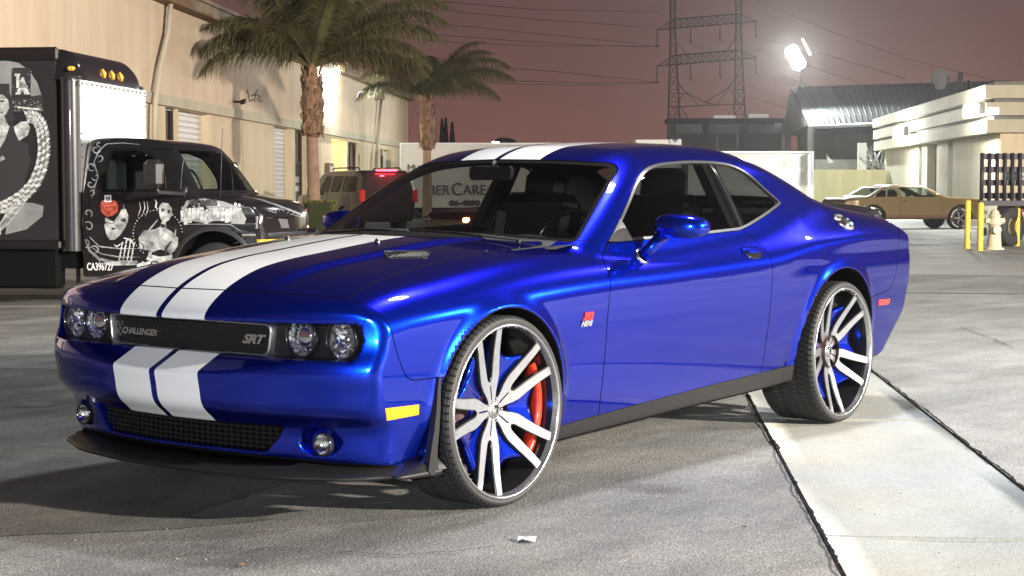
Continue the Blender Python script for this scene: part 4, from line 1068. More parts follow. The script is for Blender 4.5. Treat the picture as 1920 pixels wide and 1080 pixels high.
# openings: (u0, u1, v_top, kind)
ops = [(310, 332, 196, "window"), (334, 392, 204, "shutter"), (514, 546, 237, "shutter"), (553, 571, 243, "door"), (622, 650, 262, "recess"), (653, 671, 267, "window"), (713, 718.5, 279, "window"), (719.5, 733, 281, "shutter")]
OX = []
for u0, u1, vt, k in ops:
    a, b = LW.hit(u0, vt)[0], LW.hit(u1, vt)[0]; OX.append((a, b, LW.hit((u0+u1)/2, vt)[1] if k != "x" else 0, k))
OX += [(-9.5, -6.0, 3.3, "shutter"), (-5.4, -4.6, 3.3, "window")]; OX.sort()
P_Z = zb-.16
lw = MB(); x = X_start
for a, b, zt_, k in OX:
    LW.box(lw, x, a, -.30, 0, -.3, P_Z); LW.box(lw, a, b, -.30, 0, min(zt_, P_Z-.02), P_Z); x = b
LW.box(lw, x, X_end, -.30, 0, -.3, P_Z); LW.box(lw, X_start, X_end, -12, -1.6, -.3, P_Z-.3)
local(lb(lw, "lower_wall", "stucco_cream"), LW.o)
up_ = MB(); LW.box(up_, X_start, X_end, -12, .035, P_Z+.26, ztop); local(lb(up_, "upper_wall", "stucco_upper"), LW.o)
lg = MB(); LW.box(lg, X_start, X_end+.02, -12, .10, P_Z+.002, P_Z+.258); local(lb(lg, "belt_course", "stucco_pale"), LW.o)
cp = MB(); LW.box(cp, X_start, X_end+.25, -12.2, .38, ztop+.002, ztop+.30); LW.box(cp, X_start, X_end+.30, -12.2, .44, ztop+.302, ztop+.40); local(lb(cp, "roof_fascia", "fascia_brown"), LW.o)
for a, b, zt_, k in OX:
    zt_ = min(zt_, P_Z-.02)
    if k == "shutter":
        sh = MB(); LW.box(sh, a-.05, b+.05, -.26, -.24, -.1, zt_+.05); so_ = local(lb(sh, "roller_shutter", "shutter_white"), LW.o)
        z = .05; first = None; h = .145
        me = MB(); c = [(0, 0, 0), (b-a, 0, 0), (b-a, 0, h*.86), (0, 0, h*.86), (0, .028, h*.12), (b-a, .028, h*.12), (b-a, .028, h*.70), (0, .028, h*.70)]
        pts = [LW.w(a+p[0], -.235+p[1], p[2]) for p in c]; me.add(pts, [(4, 5, 6, 7), (0, 1, 5, 4), (7, 6, 2, 3), (0, 4, 7, 3), (1, 2, 6, 5)]); sm = me.mesh("slat"); sm.materials.append(MATS["shutter_white"])
        while z < zt_-.02:
            s_o = bpy.data.objects.new("slat", sm); COL.objects.link(s_o); s_o.parent = so_; s_o.location = (0, 0, z); z += h
    elif k in ("window", "door"):
        fr_ = MB(); t_ = .06
        LW.box(fr_, a, a+t_, -.22, -.10, 0, zt_); LW.box(fr_, b-t_, b, -.22, -.10, 0, zt_); LW.box(fr_, a+t_, b-t_, -.22, -.10, zt_-t_, zt_); LW.box(fr_, a+t_, b-t_, -.22, -.10, 2.05, 2.05+t_); LW.box(fr_, a+t_, b-t_, -.22, -.10, 0, .12)
        if k == "door": LW.box(fr_, a+t_, b-t_, -.20, -.15, .12, 2.05); LW.box(fr_, a+t_+.08, a+t_+.2, -.15, -.09, 1.0, 1.12)
        fo = local(lb(fr_, "door" if k == "door" else "window", "frame_bronze"), LW.o)
        for z0, z1 in ((.12, 2.05), (2.11, zt_-t_)):
            if k == "door" and z0 < 1: continue
            g_ = MB(); LW.box(g_, a+t_, b-t_, -.17, -.16, z0, z1); local(lb(g_, "pane", "dark_glass", fo), LW.o)
        if k == "door":
            s_ = MB(); LW.box(s_, a+.30, b-.30, -.149, -.145, 1.42, 1.62); LW.box(s_, a+.34, b-.34, -.149, -.145, 1.12, 1.30); local(lb(s_, "door_notice", "shutter_white", fo), LW.o)
    else:
        rc = MB(); LW.box(rc, a-.02, b+.02, -1.6, -1.55, -.1, zt_+.05); LW.box(rc, a-.06, a-.0, -1.55, -.31, -.1, zt_+.05); LW.box(rc, b+.0, b+.06, -1.55, -.31, -.1, zt_+.05); LW.box(rc, a, b, -1.55, -.31, zt_, zt_+.05); local(lb(rc, "entrance_recess", "stucco_yellow"), LW.o)
        lx = (a+b)/2; lamp("entrance_light", 'POINT', LW.w(lx, -.7, zt_-.25), 180, (1.0, .80, .45), shadow_soft_size=.15)
        lf = MB(); LW.box(lf, lx-.12, lx+.12, -.85, -.61, zt_-.09, zt_-.004); local(lb(lf, "ceiling_lamp", "lamp_warm"), LW.o)
# vertical control joints, downpipes, service box, security camera
jt = MB()
for u, v in ((455, 260), (600, 280), (688, 290)):
    X = LW.hit(u, v)[0]; LW.box(jt, X-.02, X+.02, -.01, .004, 0, P_Z)
local(lb(jt, "control_joint", "stucco_grey"), LW.o)
for pts in ([(322, -20), (316, 60), (300, 128), (291, 190), (289, 300)], [(717, 176), (713, 215), (709, 268), (706, 300), (706, 380)]):
    off = .22; ps = []
    for u, v in pts: X, z = LW.hit(u, v, off); ps.append(LW.w(X, off, max(z, 0)))
    d_ = MB(); d_.tube(ps, .065 if pts[0][0] < 500 else .085, 8); dpo = local(lb(d_, "downpipe", "pipe_cream"), LW.o)
X, z = LW.hit(717, 176, .3); d_ = MB(); LW.box(d_, X-.35, X+.35, .05, .45, z-.25, z+.3); local(lb(d_, "rainwater_head", "pipe_cream"), LW.o)
X, z = LW.hit(614, 327); d_ = MB(); LW.box(d_, X-.55, X+.55, .0, .16, z-.40, z+.42); sb = local(lb(d_, "meter_box", "fascia_brown"), LW.o); d_ = MB(); LW.box(d_, X-.42, X+.42, .161, .19, z-.28, z+.30); local(lb(d_, "meter_box_door", "shutter_white", sb), LW.o)
X, z = LW.hit(437, 191); d_ = MB(); d_.tube([LW.w(X, .03, z), LW.w(X, .25, z+.0)], .03, 8); d_.tube([LW.w(X-.2, .3, z-.02), LW.w(X+.15, .3, z+.03)], .07, 10); local(lb(d_, "security_camera", "frame_bronze"), LW.o)
P("spray_paint", (.13, .11, .10), .8)
d_ = MB()
for st in ([(464, 168), (466, 180), (468, 191), (474, 186), (480, 190)], [(476, 190), (481, 172), (484, 168)], [(472, 180), (480, 176), (487, 181), (482, 186), (488, 189), (492, 190)]):
    q_ = []
    for u, v in st: X, z = LW.hit(u, v, .045); q_.append(LW.w(X, .04, z))
    d_.tube(q_, .018, 5)
local(lb(d_, "graffiti_tag", "spray_paint"), LW.o)
# wall lamp by the palm
X, z = LW.hit(632, 128, .3); wl = MB(); LW.box(wl, X-.25, X+.25, .04, .30, z-.05, z+.22); fo = local(lb(wl, "wall_lamp", "frame_bronze"), LW.o)
wl = MB(); LW.box(wl, X-.20, X+.20, .10, .36, z-.16, z-.052); local(lb(wl, "lamp_lens", "lamp_white", fo), LW.o)
lamp("wall_lamp_light", 'POINT', LW.w(X, .75, z-.35), 650, (.97, 1.0, .90), shadow_soft_size=.12)

# ---- pale building on the right
RW = Wall(1872, 49.8, 1658, 74.0)
if (RW.n @ RT) > 0: RW.n = -RW.n
br = thing("workshop_building", "pale building with three stepped roof bands and bright wall floodlights on the right", "building", tuple(RW.o))
def rb(mb, name, mat, parent=None): return local(link(name, mb.mesh(name), mat, parent or br), RW.o)
H = RW.hit(1765, 187.5)[1]; S = RW.hit(1765, 267)[1]; Lr = RW.L
m_ = MB(); segs = [(1750, 1754.5, "gap"), (1762, 1778, "shutter"), (1780, 1786, "gap")]
ox = sorted([(RW.hit(b, 320)[0], RW.hit(a, 320)[0], k) for a, b, k in [(1722, 1729, "door"), (1738, 1756, "shutter"), (1777, 1786, "door")]])
x = 0
for a, b, k in ox:
    RW.box(m_, x, a, -10, 0, -.1, S); x = b
RW.box(m_, x, Lr, -10, 0, -.1, S); rb(m_, "wall", "stucco_pale")
for a, b, k in ox:
    q_ = MB(); RW.box(q_, a, b, -.6, -.3, -.1, S-.02); rb(q_, "roller_shutter" if k == "shutter" else "door", "grey_steel" if k == "shutter" else "frame_bronze")
for i in range(3):
    z0 = S+(H-S)*i/3; q_ = MB(); RW.box(q_, -.35, Lr+.3, -10, .45+.03*i, z0+.02, z0+(H-S)/3-.10); rb(q_, "roof_band", "stucco_pale")
    q_ = MB(); RW.box(q_, -.15, Lr+.1, -10, .20, z0+(H-S)/3-.10+.002, z0+(H-S)/3+.018); rb(q_, "band_recess", "stucco_grey")
# return wall facing the camera
q_ = MB(); RW.box(q_, -.06, -.001, -9.9, -.02, -.1, S); rb(q_, "end_wall", "stucco_cream")
for (u, v, e, sz) in ((1822, 206, 1100, .55), (1685, 248, 1300, .45)):
    X, z = RW.hit(u, v, .8); q_ = MB(); RW.box(q_, X-sz*.7, X+sz*.7, .48, .70, z-.12, z+.20); f_ = rb(q_, "floodlight", "frame_bronze")
    q_ = MB(); RW.box(q_, X-sz*.9, X+sz*.9, .705, .95, z-.20, z+.16); rb(q_, "floodlight_lens", "lamp_white", f_)
    lamp("floodlight_beam", 'POINT', RW.w(X, 1.5, z-.15), e, (.98, 1.0, .93), shadow_soft_size=.2)
X, z = RW.hit(1862, 209, .9); q_ = MB(); RW.box(q_, X-.3, X+.3, .8, 1.0, z-.1, z+.1); rb(q_, "junction_box", "galvanised")

# ---- yellow yard wall, white container, clutter behind
def place(u, Z, z=0.): p = at(u, 352, Z); return Vector((p[0], p[1], z))
fwd2 = Vector((FW[0], FW[1], 0)).normalized(); rt2 = Vector((RT[0], RT[1], 0))
def zz(v, Z): return float(at(960, v, Z)[2])
def cbox(mb, u0, u1, Z, v0, v1, depth, zlo=None, skew=0.):
    """box facing the camera axis between photo columns u0..u1 at depth Z"""
    a = place(u0, Z); b = place(u1, Z+skew); d = fwd2*depth; z0 = zz(v1, Z) if zlo is None else zlo; z1 = zz(v0, Z)
    c = [a, b, b+d, a+d]; return mb.add([(p.x, p.y, z0) for p in c]+[(p.x, p.y, z1) for p in c], [(0, 1, 5, 4), (1, 2, 6, 5), (2, 3, 7, 6), (3, 0, 4, 7), (4, 5, 6, 7), (0, 3, 2, 1)])
def wthing(name, mb, mat, label, cat, group=None): return prep(mb.build(name, mat), label, cat, group)
w = MB(); cbox(w, 1470, 1661, 72.5, 318, 0, .25, -.1); wthing("yard_wall", w, "stucco_yellow", "yellow block yard wall with dark stains behind the gold car", "wall")
wc = thing("shipping_container", "white box container standing behind the roof of the blue car", "container", tuple(place(1330, 66)))
def under(o, t): o.parent = t; o.matrix_parent_inverse = t.matrix_basis.inverted(); return o
bpy.context.view_layer.update()
P("white_box", (.72, .72, .68), .45, vary=.05, vscale=2)
w = MB(); cbox(w, 1290, 1524, 66, 286, 0, 2.4, .3); under(w.build("container_body", "white_box"), wc)
w = MB(); cbox(w, 1289, 1526, 65.9, 283.5, 287, 2.6); under(w.build("top_rail", "galvanised"), wc)
w = MB()
for i in range(9): cbox(w, 1330+22*i, 1331.2+22*i, 65.85, 284.5, 286.2, .05)
cbox(w, 1521, 1525.5, 65.8, 287, 400, .1, .3); under(w.build("corner_post", "galvanised"), wc)
w = MB(); cbox(w, 1500, 1662, 92, 252, 0, 1, -.1)
wthing("grey_shed", w, "stucco_grey", "dark grey shed wall under the open metal roof canopy", "building")
# industrial building with light cladding strips
ib = thing("industrial_building", "low dark industrial building with pale cladding strips in front of the pylon", "building", tuple(place(1255, 116))); bpy.context.view_layer.update()
w = MB(); cbox(w, 1254, 1480, 116, 232, 0, 1.5, -.1); under(w.build("wall", "stucco_grey"), ib)
w = MB(); cbox(w, 1253, 1482, 115.5, 222, 231.5, 3, skew=0); under(w.build("roof_edge", "roof_dark"), ib)
for a, b in ((1267, 1316), (1328, 1390), (1402, 1460)):
    w = MB(); cbox(w, a, b, 115.7, 232.5, 250, .2)
    u = a
    while u < b: cbox(w, u, u+1.6, 115.6, 232.5, 250, .1); u += 3.4
    under(w.build("cladding_strip", "corrugated"), ib)
for a, b, v0, v1 in ((1338, 1378, 216.5, 222), (1402, 1440, 214, 221)):
    w = MB(); cbox(w, a, b, 117, v0, v1, 2); under(w.build("roof_unit", "galvanised"), ib)
for u0, v0 in ((1344, 252), (1382, 252)):
    w = MB(); w.tube([place(u0, 113, 0), place(u0, 113, zz(v0, 113))], .07, 6); under(w.build("post", "galvanised"), ib)
# open metal roof canopy
cz = 80.; cn = thing("roof_canopy", "large pitched metal roof canopy on posts behind the yard wall", "canopy", tuple(place(1515, cz))); bpy.context.view_layer.update()
def pv(u, v, Z): q_ = at(u, v, Z); return Vector(q_)
A, B = pv(1482, 163, 86), pv(1895, 151, 82); C, D = pv(1516, 234, 79), pv(1900, 214, 75); E_ = pv(1466, 256, 93); 
nst = 36; w = MB(); first = True; stm = None
for i in range(nst):
    t0, t1 = i/nst, (i+.94)/nst; a, b, c, d = A.lerp(B, t0), A.lerp(B, t1), C.lerp(D, t1), C.lerp(D, t0); up_v = Vector((0, 0, .08))
    w = MB(); w.add([a, b, c, d, a-up_v, b-up_v, c-up_v, d-up_v], [(0, 1, 2, 3), (7, 6, 5, 4), (0, 4, 5, 1), (2, 6, 7, 3), (0, 3, 7, 4), (1, 5, 6, 2)])
    b2 = A.lerp(B, t1+.03/nst); c2 = C.lerp(D, t1+.03/nst); w.tube([b2+up_v*.2, c2+up_v*.2], .028, 4)
    under(w.build("roof_sheet", "roof_metal"), cn)
w = MB(); B2 = pv(1860, 256, 100)
w.add([A, B, B2, E_], [(0, 1, 2, 3)]); under(w.build("rear_roof_slope", "roof_dark"), cn)
w = MB(); off = (B-A).normalized()*.1; w.add([A, C, E_, A+off, C+off, E_+off], [(0, 1, 2), (5, 4, 3), (0, 3, 4, 1), (1, 4, 5, 2), (2, 5, 3, 0)]); under(w.build("gable_end", "grey_steel"), cn)
w = MB(); w.tube([C+Vector((0, 0, -.12)), D+Vector((0, 0, -.12))], .10, 6); under(w.build("eaves_beam", "galvanised"), cn)
for u, Z, v in ((1519.5, 79, 238), (1700, 77, 226), (1470, 92, 250), (1476, 93, 256)):
    w = MB(); p0 = place(u, Z); w.box((p0.x, p0.y, zz(v, Z)/2), (.24, .24, zz(v, Z))); under(w.build("post", "galvanised"), cn)
for (u, v, wd, hh) in ((1763, 152, 9, 26), ):
    w = MB(); a = pv(u, 158, 82); w.lathe([(.26, -.9), (.26, 0), (.42, .05), (.48, .35), (.40, .62), (.12, .70), (0, .70)], 18, (a.x, a.y, a.z)); under(w.build("roof_vent", "grey_steel"), cn)
w = MB(); a = pv(1799, 165, 80); w.tube([a+Vector((0, 0, -.4)), a+Vector((-.02, .03, .75))], .13, 10); under(w.build("flue_pipe", "roof_dark"), cn)
w = MB(); a = pv(1816, 168, 80); w.tube([a+Vector((0, 0, -.4)), a+Vector((0, 0, .45))], .07, 8); under(w.build("flue_pipe", "roof_dark"), cn)
# floodlight mast on the roof
fl = thing("floodlight_mast", "bright tilted floodlight on a short mast above the canopy ridge", "floodlight", tuple(pv(1500, 160, 78))); bpy.context.view_layer.update()
w = MB(); w.tube([pv(1503, 166, 85), pv(1501, 150, 84), pv(1499, 128, 83)], .05, 6); w.tube([pv(1496, 166, 85), pv(1501, 150, 84), pv(1507, 166, 85)], .03, 6); under(w.build("mast", "galvanised"), fl)
w = MB(); a = pv(1491, 108, 82); ax = (pv(1502, 130, 82)-pv(1479, 88, 82)).normalized(); rot = ax.to_track_quat('X', 'Z').to_matrix(); w.box(a+fwd2*.22, (1.0, .30, .5), rot); under(w.build("housing", "galvanised"), fl)
w = MB(); w.box(a-fwd2*.05, (1.25, .30, .66), rot, bev=.26); under(w.build("lens", "lamp_white"), fl)
w = MB(); b = pv(1512, 88, 82.4); w.box(b, (.95, .03, .14), (pv(1521, 104, 78)-pv(1503, 68, 78)).normalized().to_track_quat('X', 'Z').to_matrix()); under(w.build("visor", "galvanised"), fl)
lamp("mast_light", 'SPOT', a-fwd2*.8-rt2*.2, 15000, (.95, 1.0, .93), aim=tuple(place(1500, 58)), spot_size=R_(170), spot_blend=.5, shadow_soft_size=.3)
# white cloth, flag, scrap pile behind the yard wall
P("cloth_white", (.72, .74, .78), .8)
w = MB(); cbox(w, 1608, 1624, 74.5, 268, 330, .12, zz(330, 74.5)); wthing("door_panel", w, "cloth_white", "tall white panel leaning behind the yellow yard wall", "panel")
w = MB(); cbox(w, 1527, 1607, 80, 299, 330, .1, 0); 
wthing("pale_fence", w, "corrugated", "pale sheet fence seen just above the yellow wall", "fence")
w = MB(); w.tube([pv(1551, 330, 75), pv(1550, 288, 75)], .03, 5); fm_ = wthing("flag", w, "galvanised", "small white pennant on a thin pole above the yellow wall", "flag")
w = MB(); fpts = [(1550.5, 290), (1556, 297), (1563, 303), (1560, 306), (1551, 305)]; w.add([pv(a, b, 75) for a, b in fpts]+[pv(a, b, 75.04) for a, b in fpts], [tuple(range(5)), tuple(range(9, 4, -1))]+[(i, (i+1) % 5, 5+(i+1) % 5, 5+i) for i in range(5)]); under(w.build("pennant", "cloth_white"), fm_); fm_.children[0].matrix_parent_inverse = Matrix.Identity(4)
r = random.Random(4); w = MB()
for i in range(26):
    u = r.uniform(1622, 1655); a = pv(u, r.uniform(308, 322), 74.5); w.tube([a, a+rt2*r.uniform(-.5, .5)+Vector((0, 0, r.uniform(.1, .9)))+fwd2*r.uniform(-.2, .2)], r.uniform(.02, .05), 4)
wthing("scrap_pile", w, "galvanised", "tangle of scrap metal rods showing above the yellow wall", "scrap")
# cctv cluster on the grey shed
w = MB(); w.tube([pv(1452, 234, 92), pv(1464, 236, 92)], .16, 8); w.tube([pv(1450, 240, 92), pv(1456, 245, 92), pv(1464, 243, 92)], .05, 6); wthing("cctv_camera", w, "cloth_white", "white security camera on the canopy's left end", "camera")

# ---- pylon, wires
P("pylon_steel", (.030, .024, .024), .6, metal=.3)
py = thing("pylon", "tall lattice power pylon with two legs and two cross arms", "pylon", tuple(place(1325, 262))); bpy.context.view_layer.update()
def zl(u): return 268-(u-1232)/186*16
def T(u, v, dz=0): return pv(u, v, zl(u)+dz)
def lattice(mb, f, n, r=.14, r2=.07):
    """f(t) -> four corner points"""
    for k in range(4): mb.tube([f(i/n)[k] for i in range(n+1)], r, 4, cap=False)
    for i in range(n):
        a, b = f(i/n), f((i+1)/n)
        for k in range(4): k2 = (k+1) % 4; mb.tube([a[k], b[k2]], r2, 3, cap=False); mb.tube([a[k2], b[k]], r2, 3, cap=False); mb.tube([a[k], a[k2]], r2, 3, cap=False)
for (b0, b1, t0, t1) in ((1252, 1277, 1257, 1266), (1376, 1399, 1380, 1389.5)):
    w = MB()
    def f(t, b0=b0, b1=b1, t0=t0, t1=t1):
        v = 262-(262+45)*t; tt = min(1, t*1.5); a, b = b0+(t0-b0)*tt, b1+(t1-b1)*tt; dd = 2.0-1.2*tt
        return [T(a, v, -dd), T(b, v, -dd), T(b, v, dd), T(a, v, dd)]
    lattice(w, f, 13); under(w.build("pylon_leg", "pylon_steel"), py)
for vL, vR in ((56, 40), (124, 108)):
    w = MB()
    def sl(u): return vL+(vR-vL)*(u-1232)/(1418-1232)
    def f(t):
        u = 1262+(1386-1262)*t; return [T(u, sl(u), -.8), T(u, sl(u), .8), T(u, sl(u)-17, .8), T(u, sl(u)-17, -.8)]
    lattice(w, f, 9)
    for s0, s1 in ((1262, 1232), (1386, 1418)):
        for dz in (-.8, .8): w.tube([T(s0, sl(s0), dz), T(s1, sl(s1))], .13, 4); w.tube([T(s0, sl(s0)-17, dz), T(s1, sl(s1))], .09, 4)
        m__ = (s0+s1)/2; w.tube([T(m__, sl(m__)), T(s0, sl(s0)-17)], .06, 4)
    under(w.build("cross_arm", "pylon_steel"), py)
    for u in (1232, 1295, 1350, 1417):
        w = MB(); w.tube([T(u, sl(u)), T(u, sl(u)+27)], .09, 5); w.tube([T(u-2, sl(u)+28), T(u+3, sl(u)+30)], .10, 5); under(w.build("insulator", "pylon_steel"), py)
w = MB()
w.tube([T(1256, 201), T(1340, 197), T(1395, 195)], .12, 4); w.tube([T(1268, 150), T(1284, 172), T(1320, 190), T(1340, 197)], .11, 4); w.tube([T(1384, 140), T(1366, 165), T(1335, 184), T(1320, 192)], .11, 4)
w.tube([T(1255, 174), T(1290, 176)], .07, 4); w.tube([T(1360, 168), T(1394, 168)], .07, 4)
for a, b in (((1280, 176), (1262, 225)), ((1290, 176), (1312, 200)), ((1366, 165), (1345, 195)), ((1366, 166), (1388, 195)), ((1270, 80), (1295, 112)), ((1380, 66), (1362, 100)), ((1276, 200), (1294, 228)), ((1378, 195), (1362, 222))): w.tube([T(*a), T(*b)], .08, 4)
under(w.build("leg_bracing", "pylon_steel"), py)
def wire(pts, Z0, Z1, r=.05):
    n = len(pts); w = MB(); ps = [pv(u, v, Z0+(Z1-Z0)*i/(n-1)) for i, (u, v) in enumerate(pts)]
    w.tube(ps, r, 4); return w
wires = [([(560, -14), (780, 14), (1000, 36), (1160, 47), (1236, 53)], 150, 266), ([(640, 30), (820, 44), (1000, 62), (1180, 80), (1236, 88)], 150, 266), ([(600, 45), (780, 62), (960, 76), (1130, 86), (1236, 88)], 160, 266), ([(640, 60), (830, 78), (1000, 86), (1236, 86)], 160, 266),
         ([(700, 102), (900, 122), (1060, 136), (1180, 148), (1236, 154)], 150, 266), ([(700, 130), (920, 150), (1100, 156), (1236, 154)], 160, 266), ([(780, 140), (960, 158), (1120, 160), (1236, 155)], 170, 266), ([(800, 0), (1000, 18), (1236, 22)], 170, 266),
         ([(1295, 83), (1400, 118), (1600, 190), (1760, 240)], 262, 190), ([(1350, 75), (1480, 112), (1640, 165), (1800, 215)], 258, 190), ([(1417, 70), (1540, 100), (1700, 148)], 252, 180), ([(1295, 150), (1400, 180), (1520, 216)], 262, 200), ([(1350, 144), (1440, 172), (1520, 200)], 258, 200), ([(1417, 139), (1500, 165), (1600, 198)], 252, 200),
         ([(1417, 0), (1560, 60), (1700, 110), (1900, 160)], 252, 170)]
for i, (pts, a, b) in enumerate(wires):
    prep(wire(pts, a, b, .045 if i < 8 else .035).build("power_line", "pylon_steel"), "thin dark power line %s" % ["leaving the upper cross arm highest towards the left edge", "below the topmost line, left of the pylon", "third from the top left of the pylon", "fourth from the top left of the pylon", "to the lower cross arm, upper of three on the left", "to the lower cross arm, middle of three on the left", "to the lower cross arm, lowest on the left", "crossing near the top of the sky left of the pylon", "falling right from the upper arm's inner left insulator", "falling right from the upper arm's inner right insulator", "falling right from the upper arm's outer right insulator", "falling right from the lower arm's inner left insulator", "falling right from the lower arm's inner right insulator", "falling right from the lower arm's outer right insulator", "topmost one descending right past the floodlight"][i], "cable", "power lines strung from the pylon")
# ------------------------------------------------------------------ palms, hedge, cypresses
def leafmat(name, col, col2):
    m, t, b = nmat(name); N = t.nodes; L = t.links; tc = N.new("ShaderNodeTexCoord"); n = N.new("ShaderNodeTexNoise"); n.inputs["Scale"].default_value = 3.5; n.inputs["Detail"].default_value = 3; L.new(tc.outputs["Object"], n.inputs[0])
    mx = N.new("ShaderNodeMix"); mx.data_type = 'RGBA'; mx.inputs[6].default_value = (*col, 1); mx.inputs[7].default_value = (*col2, 1); r = N.new("ShaderNodeMapRange"); r.inputs[1].default_value = .35; r.inputs[2].default_value = .65; L.new(n.outputs[0], r.inputs[0]); L.new(r.outputs[0], mx.inputs[0]); L.new(mx.outputs[2], b.inputs["Base Color"])
    b.inputs["Roughness"].default_value = .45; b.inputs["Specular IOR Level"].default_value = .22
    return m
leafmat("palm_leaf", (.009, .075, .008), (.040, .175, .010)); leafmat("palm_leaf_dry", (.13, .11, .05), (.10, .12, .04)); leafmat("hedge_leaf", (.10, .12, .025), (.17, .15, .04)); leafmat("cypress_leaf", (.010, .016, .010), (.018, .022, .012))
P("palm_bark", (.30, .20, .14), .85, vary=.3, vscale=3, bump=.8, bscale=14); P("palm_boot", (.22, .13, .08), .85, vary=.45, vscale=5, bump=1., bscale=20); P("palm_green_stem", (.09, .085, .035), .5, vary=.25, vscale=2)
def frond(origin, az, elev, length, droop, seed, twist=.0, dens=150, lw=.034, ll=.62, hang=.6):
    """rachis arching outwards with two rows of folded leaflets"""
    r = random.Random(seed); n = 22; pts = []; p = Vector(origin); d = Vector((math.cos(az)*math.cos(elev), math.sin(az)*math.cos(elev), math.sin(elev))); step = length/n
    for i in range(n+1):
        pts.append(p.copy()); p = p+d*step; k = droop*(.4+2.1*(i/n)**1.3)/n; d = (d+Vector((0, 0, -1))*k).normalized()
    mb = MB(); mb.cur = 0
    mb.tube(pts, [.045*(1-.85*i/n)+.006 for i in range(n+1)], 5); mb.cur = 1
    for i in range(dens):
        t = .13+.87*i/dens; f = t*n; j = min(int(f), n-1); q = pts[j].lerp(pts[j+1], f-j); tg = (pts[j+1]-pts[j]).normalized(); side = tg.cross(Vector((0, 0, 1)))
        side = side.normalized() if side.length > .1 else Vector((math.sin(az), -math.cos(az), 0)); up = side.cross(tg)
        L_ = ll*(math.sin(min(1, t*1.08)*math.pi)**.55)*r.uniform(.85, 1.12)+.10
        for s in (-1, 1):
            dr = (side*s*r.uniform(.75, 1.0)+tg*r.uniform(.35, .65)+up*r.uniform(.0, .55)).normalized(); a = q; wv = (tg*.9+up*.2).normalized()*lw*.5; segs = 3; prev = (a-wv, a+wv)
            dd = dr.copy(); pos = a.copy(); vs = [a-wv, a+wv]
            for k in range(segs):
                pos = pos+dd*(L_/segs); dd = (dd+Vector((0, 0, -1))*hang*r.uniform(.5, 1.3)*.75).normalized(); w_ = wv*(1-(k+1)/segs*.93); vs += [pos-w_, pos+w_]
            mb.add(vs, [(2*k, 2*k+1, 2*k+3, 2*k+2) for k in range(segs)])
    return mb
def fast_mesh(mb, name):
    me = bpy.data.meshes.new(name); me.from_pydata(mb.v, [], mb.f); me.polygons.foreach_set("material_index", mb.mi); me.update(); return me
def palm(base, h, rt, specs, label, seed, bulge=1.2, lean=(0, 0), scale=1.):
    t = thing("palm_tree", label, "palm tree", tuple(base), group="palms beside the warehouse"); r = random.Random(seed)
    top = Vector((lean[0], lean[1], h)); tr = MB(); n = 46; ps = []; rs = []
    for i in range(n+1):
        f = i/n; ps.append(Vector((lean[0]*f*f, lean[1]*f*f, h*.58*f))); rs.append(rt*(1.12-.2*f)*(1+.045*(i % 3 == 0)))
    tr.tube(ps, rs, 14); tr.build("trunk", "palm_bark", t)
    bt = MB(); z0 = h*.55
    bt.tube([(lean[0]*.4, lean[1]*.4, z0), (lean[0]*.5, lean[1]*.5, z0+.25), (lean[0]*.7, lean[1]*.7, h*.78), (lean[0]*.9, lean[1]*.9, h*.90), tuple(top)], [rt*.95, rt*1.35*bulge, rt*1.45*bulge, rt*1.0, rt*.55], 14)
    for i in range(90):
        a = r.uniform(0, 6.28); f = r.uniform(0, .85); z = z0+(h-z0)*f; rr = rt*(1.35-.35*f)*bulge; q = Vector((lean[0]*z/h+rr*math.cos(a), lean[1]*z/h+rr*math.sin(a), z)); u = Vector((-math.sin(a), math.cos(a), 0))*r.uniform(.05, .10); o_ = Vector((math.cos(a), math.sin(a), 0))
        bt.add([q-u, q+u, q+u*.7+o_*.06+Vector((0, 0, r.uniform(.18, .38))), q-u*.7+o_*.08+Vector((0, 0, r.uniform(.15, .3))), q+o_*.10-Vector((0, 0, r.uniform(.02, .14)))], [(0, 1, 2, 3), (1, 0, 4)])
    bt.build("leaf_base_sheath", "palm_boot", t)
    for k, (az, el, L_, dr) in enumerate(specs):
        mb = frond(top+Vector((0, 0, -.25)), az, el, L_*scale, dr, seed*100+k, lw=.038*scale, ll=1.02*scale, hang=1.35)
        me = fast_mesh(mb, "frond"); link("frond", me, ["palm_green_stem", "palm_leaf"], t)
    return t
RA = math.atan2(RT[1], RT[0]); FA = math.atan2(FW[1], FW[0])   # azimuths of "photo right" and "away"
b1 = place(589, 43.0)
sp1 = [(RA+.15, .62, 3.9, 1.15), (RA-.35, .45, 3.7, 1.25), (RA+.75, .80, 3.6, 1.1), (RA-.75, .95, 3.6, .9), (RA+math.pi-.1, .75, 3.3, 1.15), (RA+math.pi+.45, .60, 3.2, 1.3), (RA+math.pi-.6, .80, 3.4, 1.2), (RA+math.pi+.9, 1.0, 3.4, .9),
       (FA+math.pi, 1.12, 3.3, .7), (FA+math.pi-.3, .65, 3.2, 1.25), (FA+math.pi+.35, .9, 3.2, 1.05), (FA, .9, 3.6, 1.0), (FA+.5, 1.15, 3.6, .6), (FA-.5, .7, 3.5, 1.2), (RA+.3, 1.15, 3.8, .75), (RA+math.pi+.15, 1.2, 3.7, .6), (RA-.1, .92, 4.0, 1.0), (RA+math.pi-.25, 1.0, 3.5, .95), (RA+.5, .35, 3.2, 1.2), (RA-.2, .70, 4.3, 1.25), (RA+.05, .30, 3.3, 1.0), (RA+math.pi+.2, .40, 3.2, 1.3), (RA+math.pi-.15, .55, 3.4, 1.2), (FA+math.pi+.7, 1.0, 3.4, .9), (FA+math.pi-.7, 1.1, 3.4, .8), (RA+.02, .78, 4.4, 1.15)]
palm(b1, 4.62, .160, sp1, "taller palm with shaggy brown trunk in front of the cream warehouse", 3, lean=(-.05*rt2.x, -.05*rt2.y))
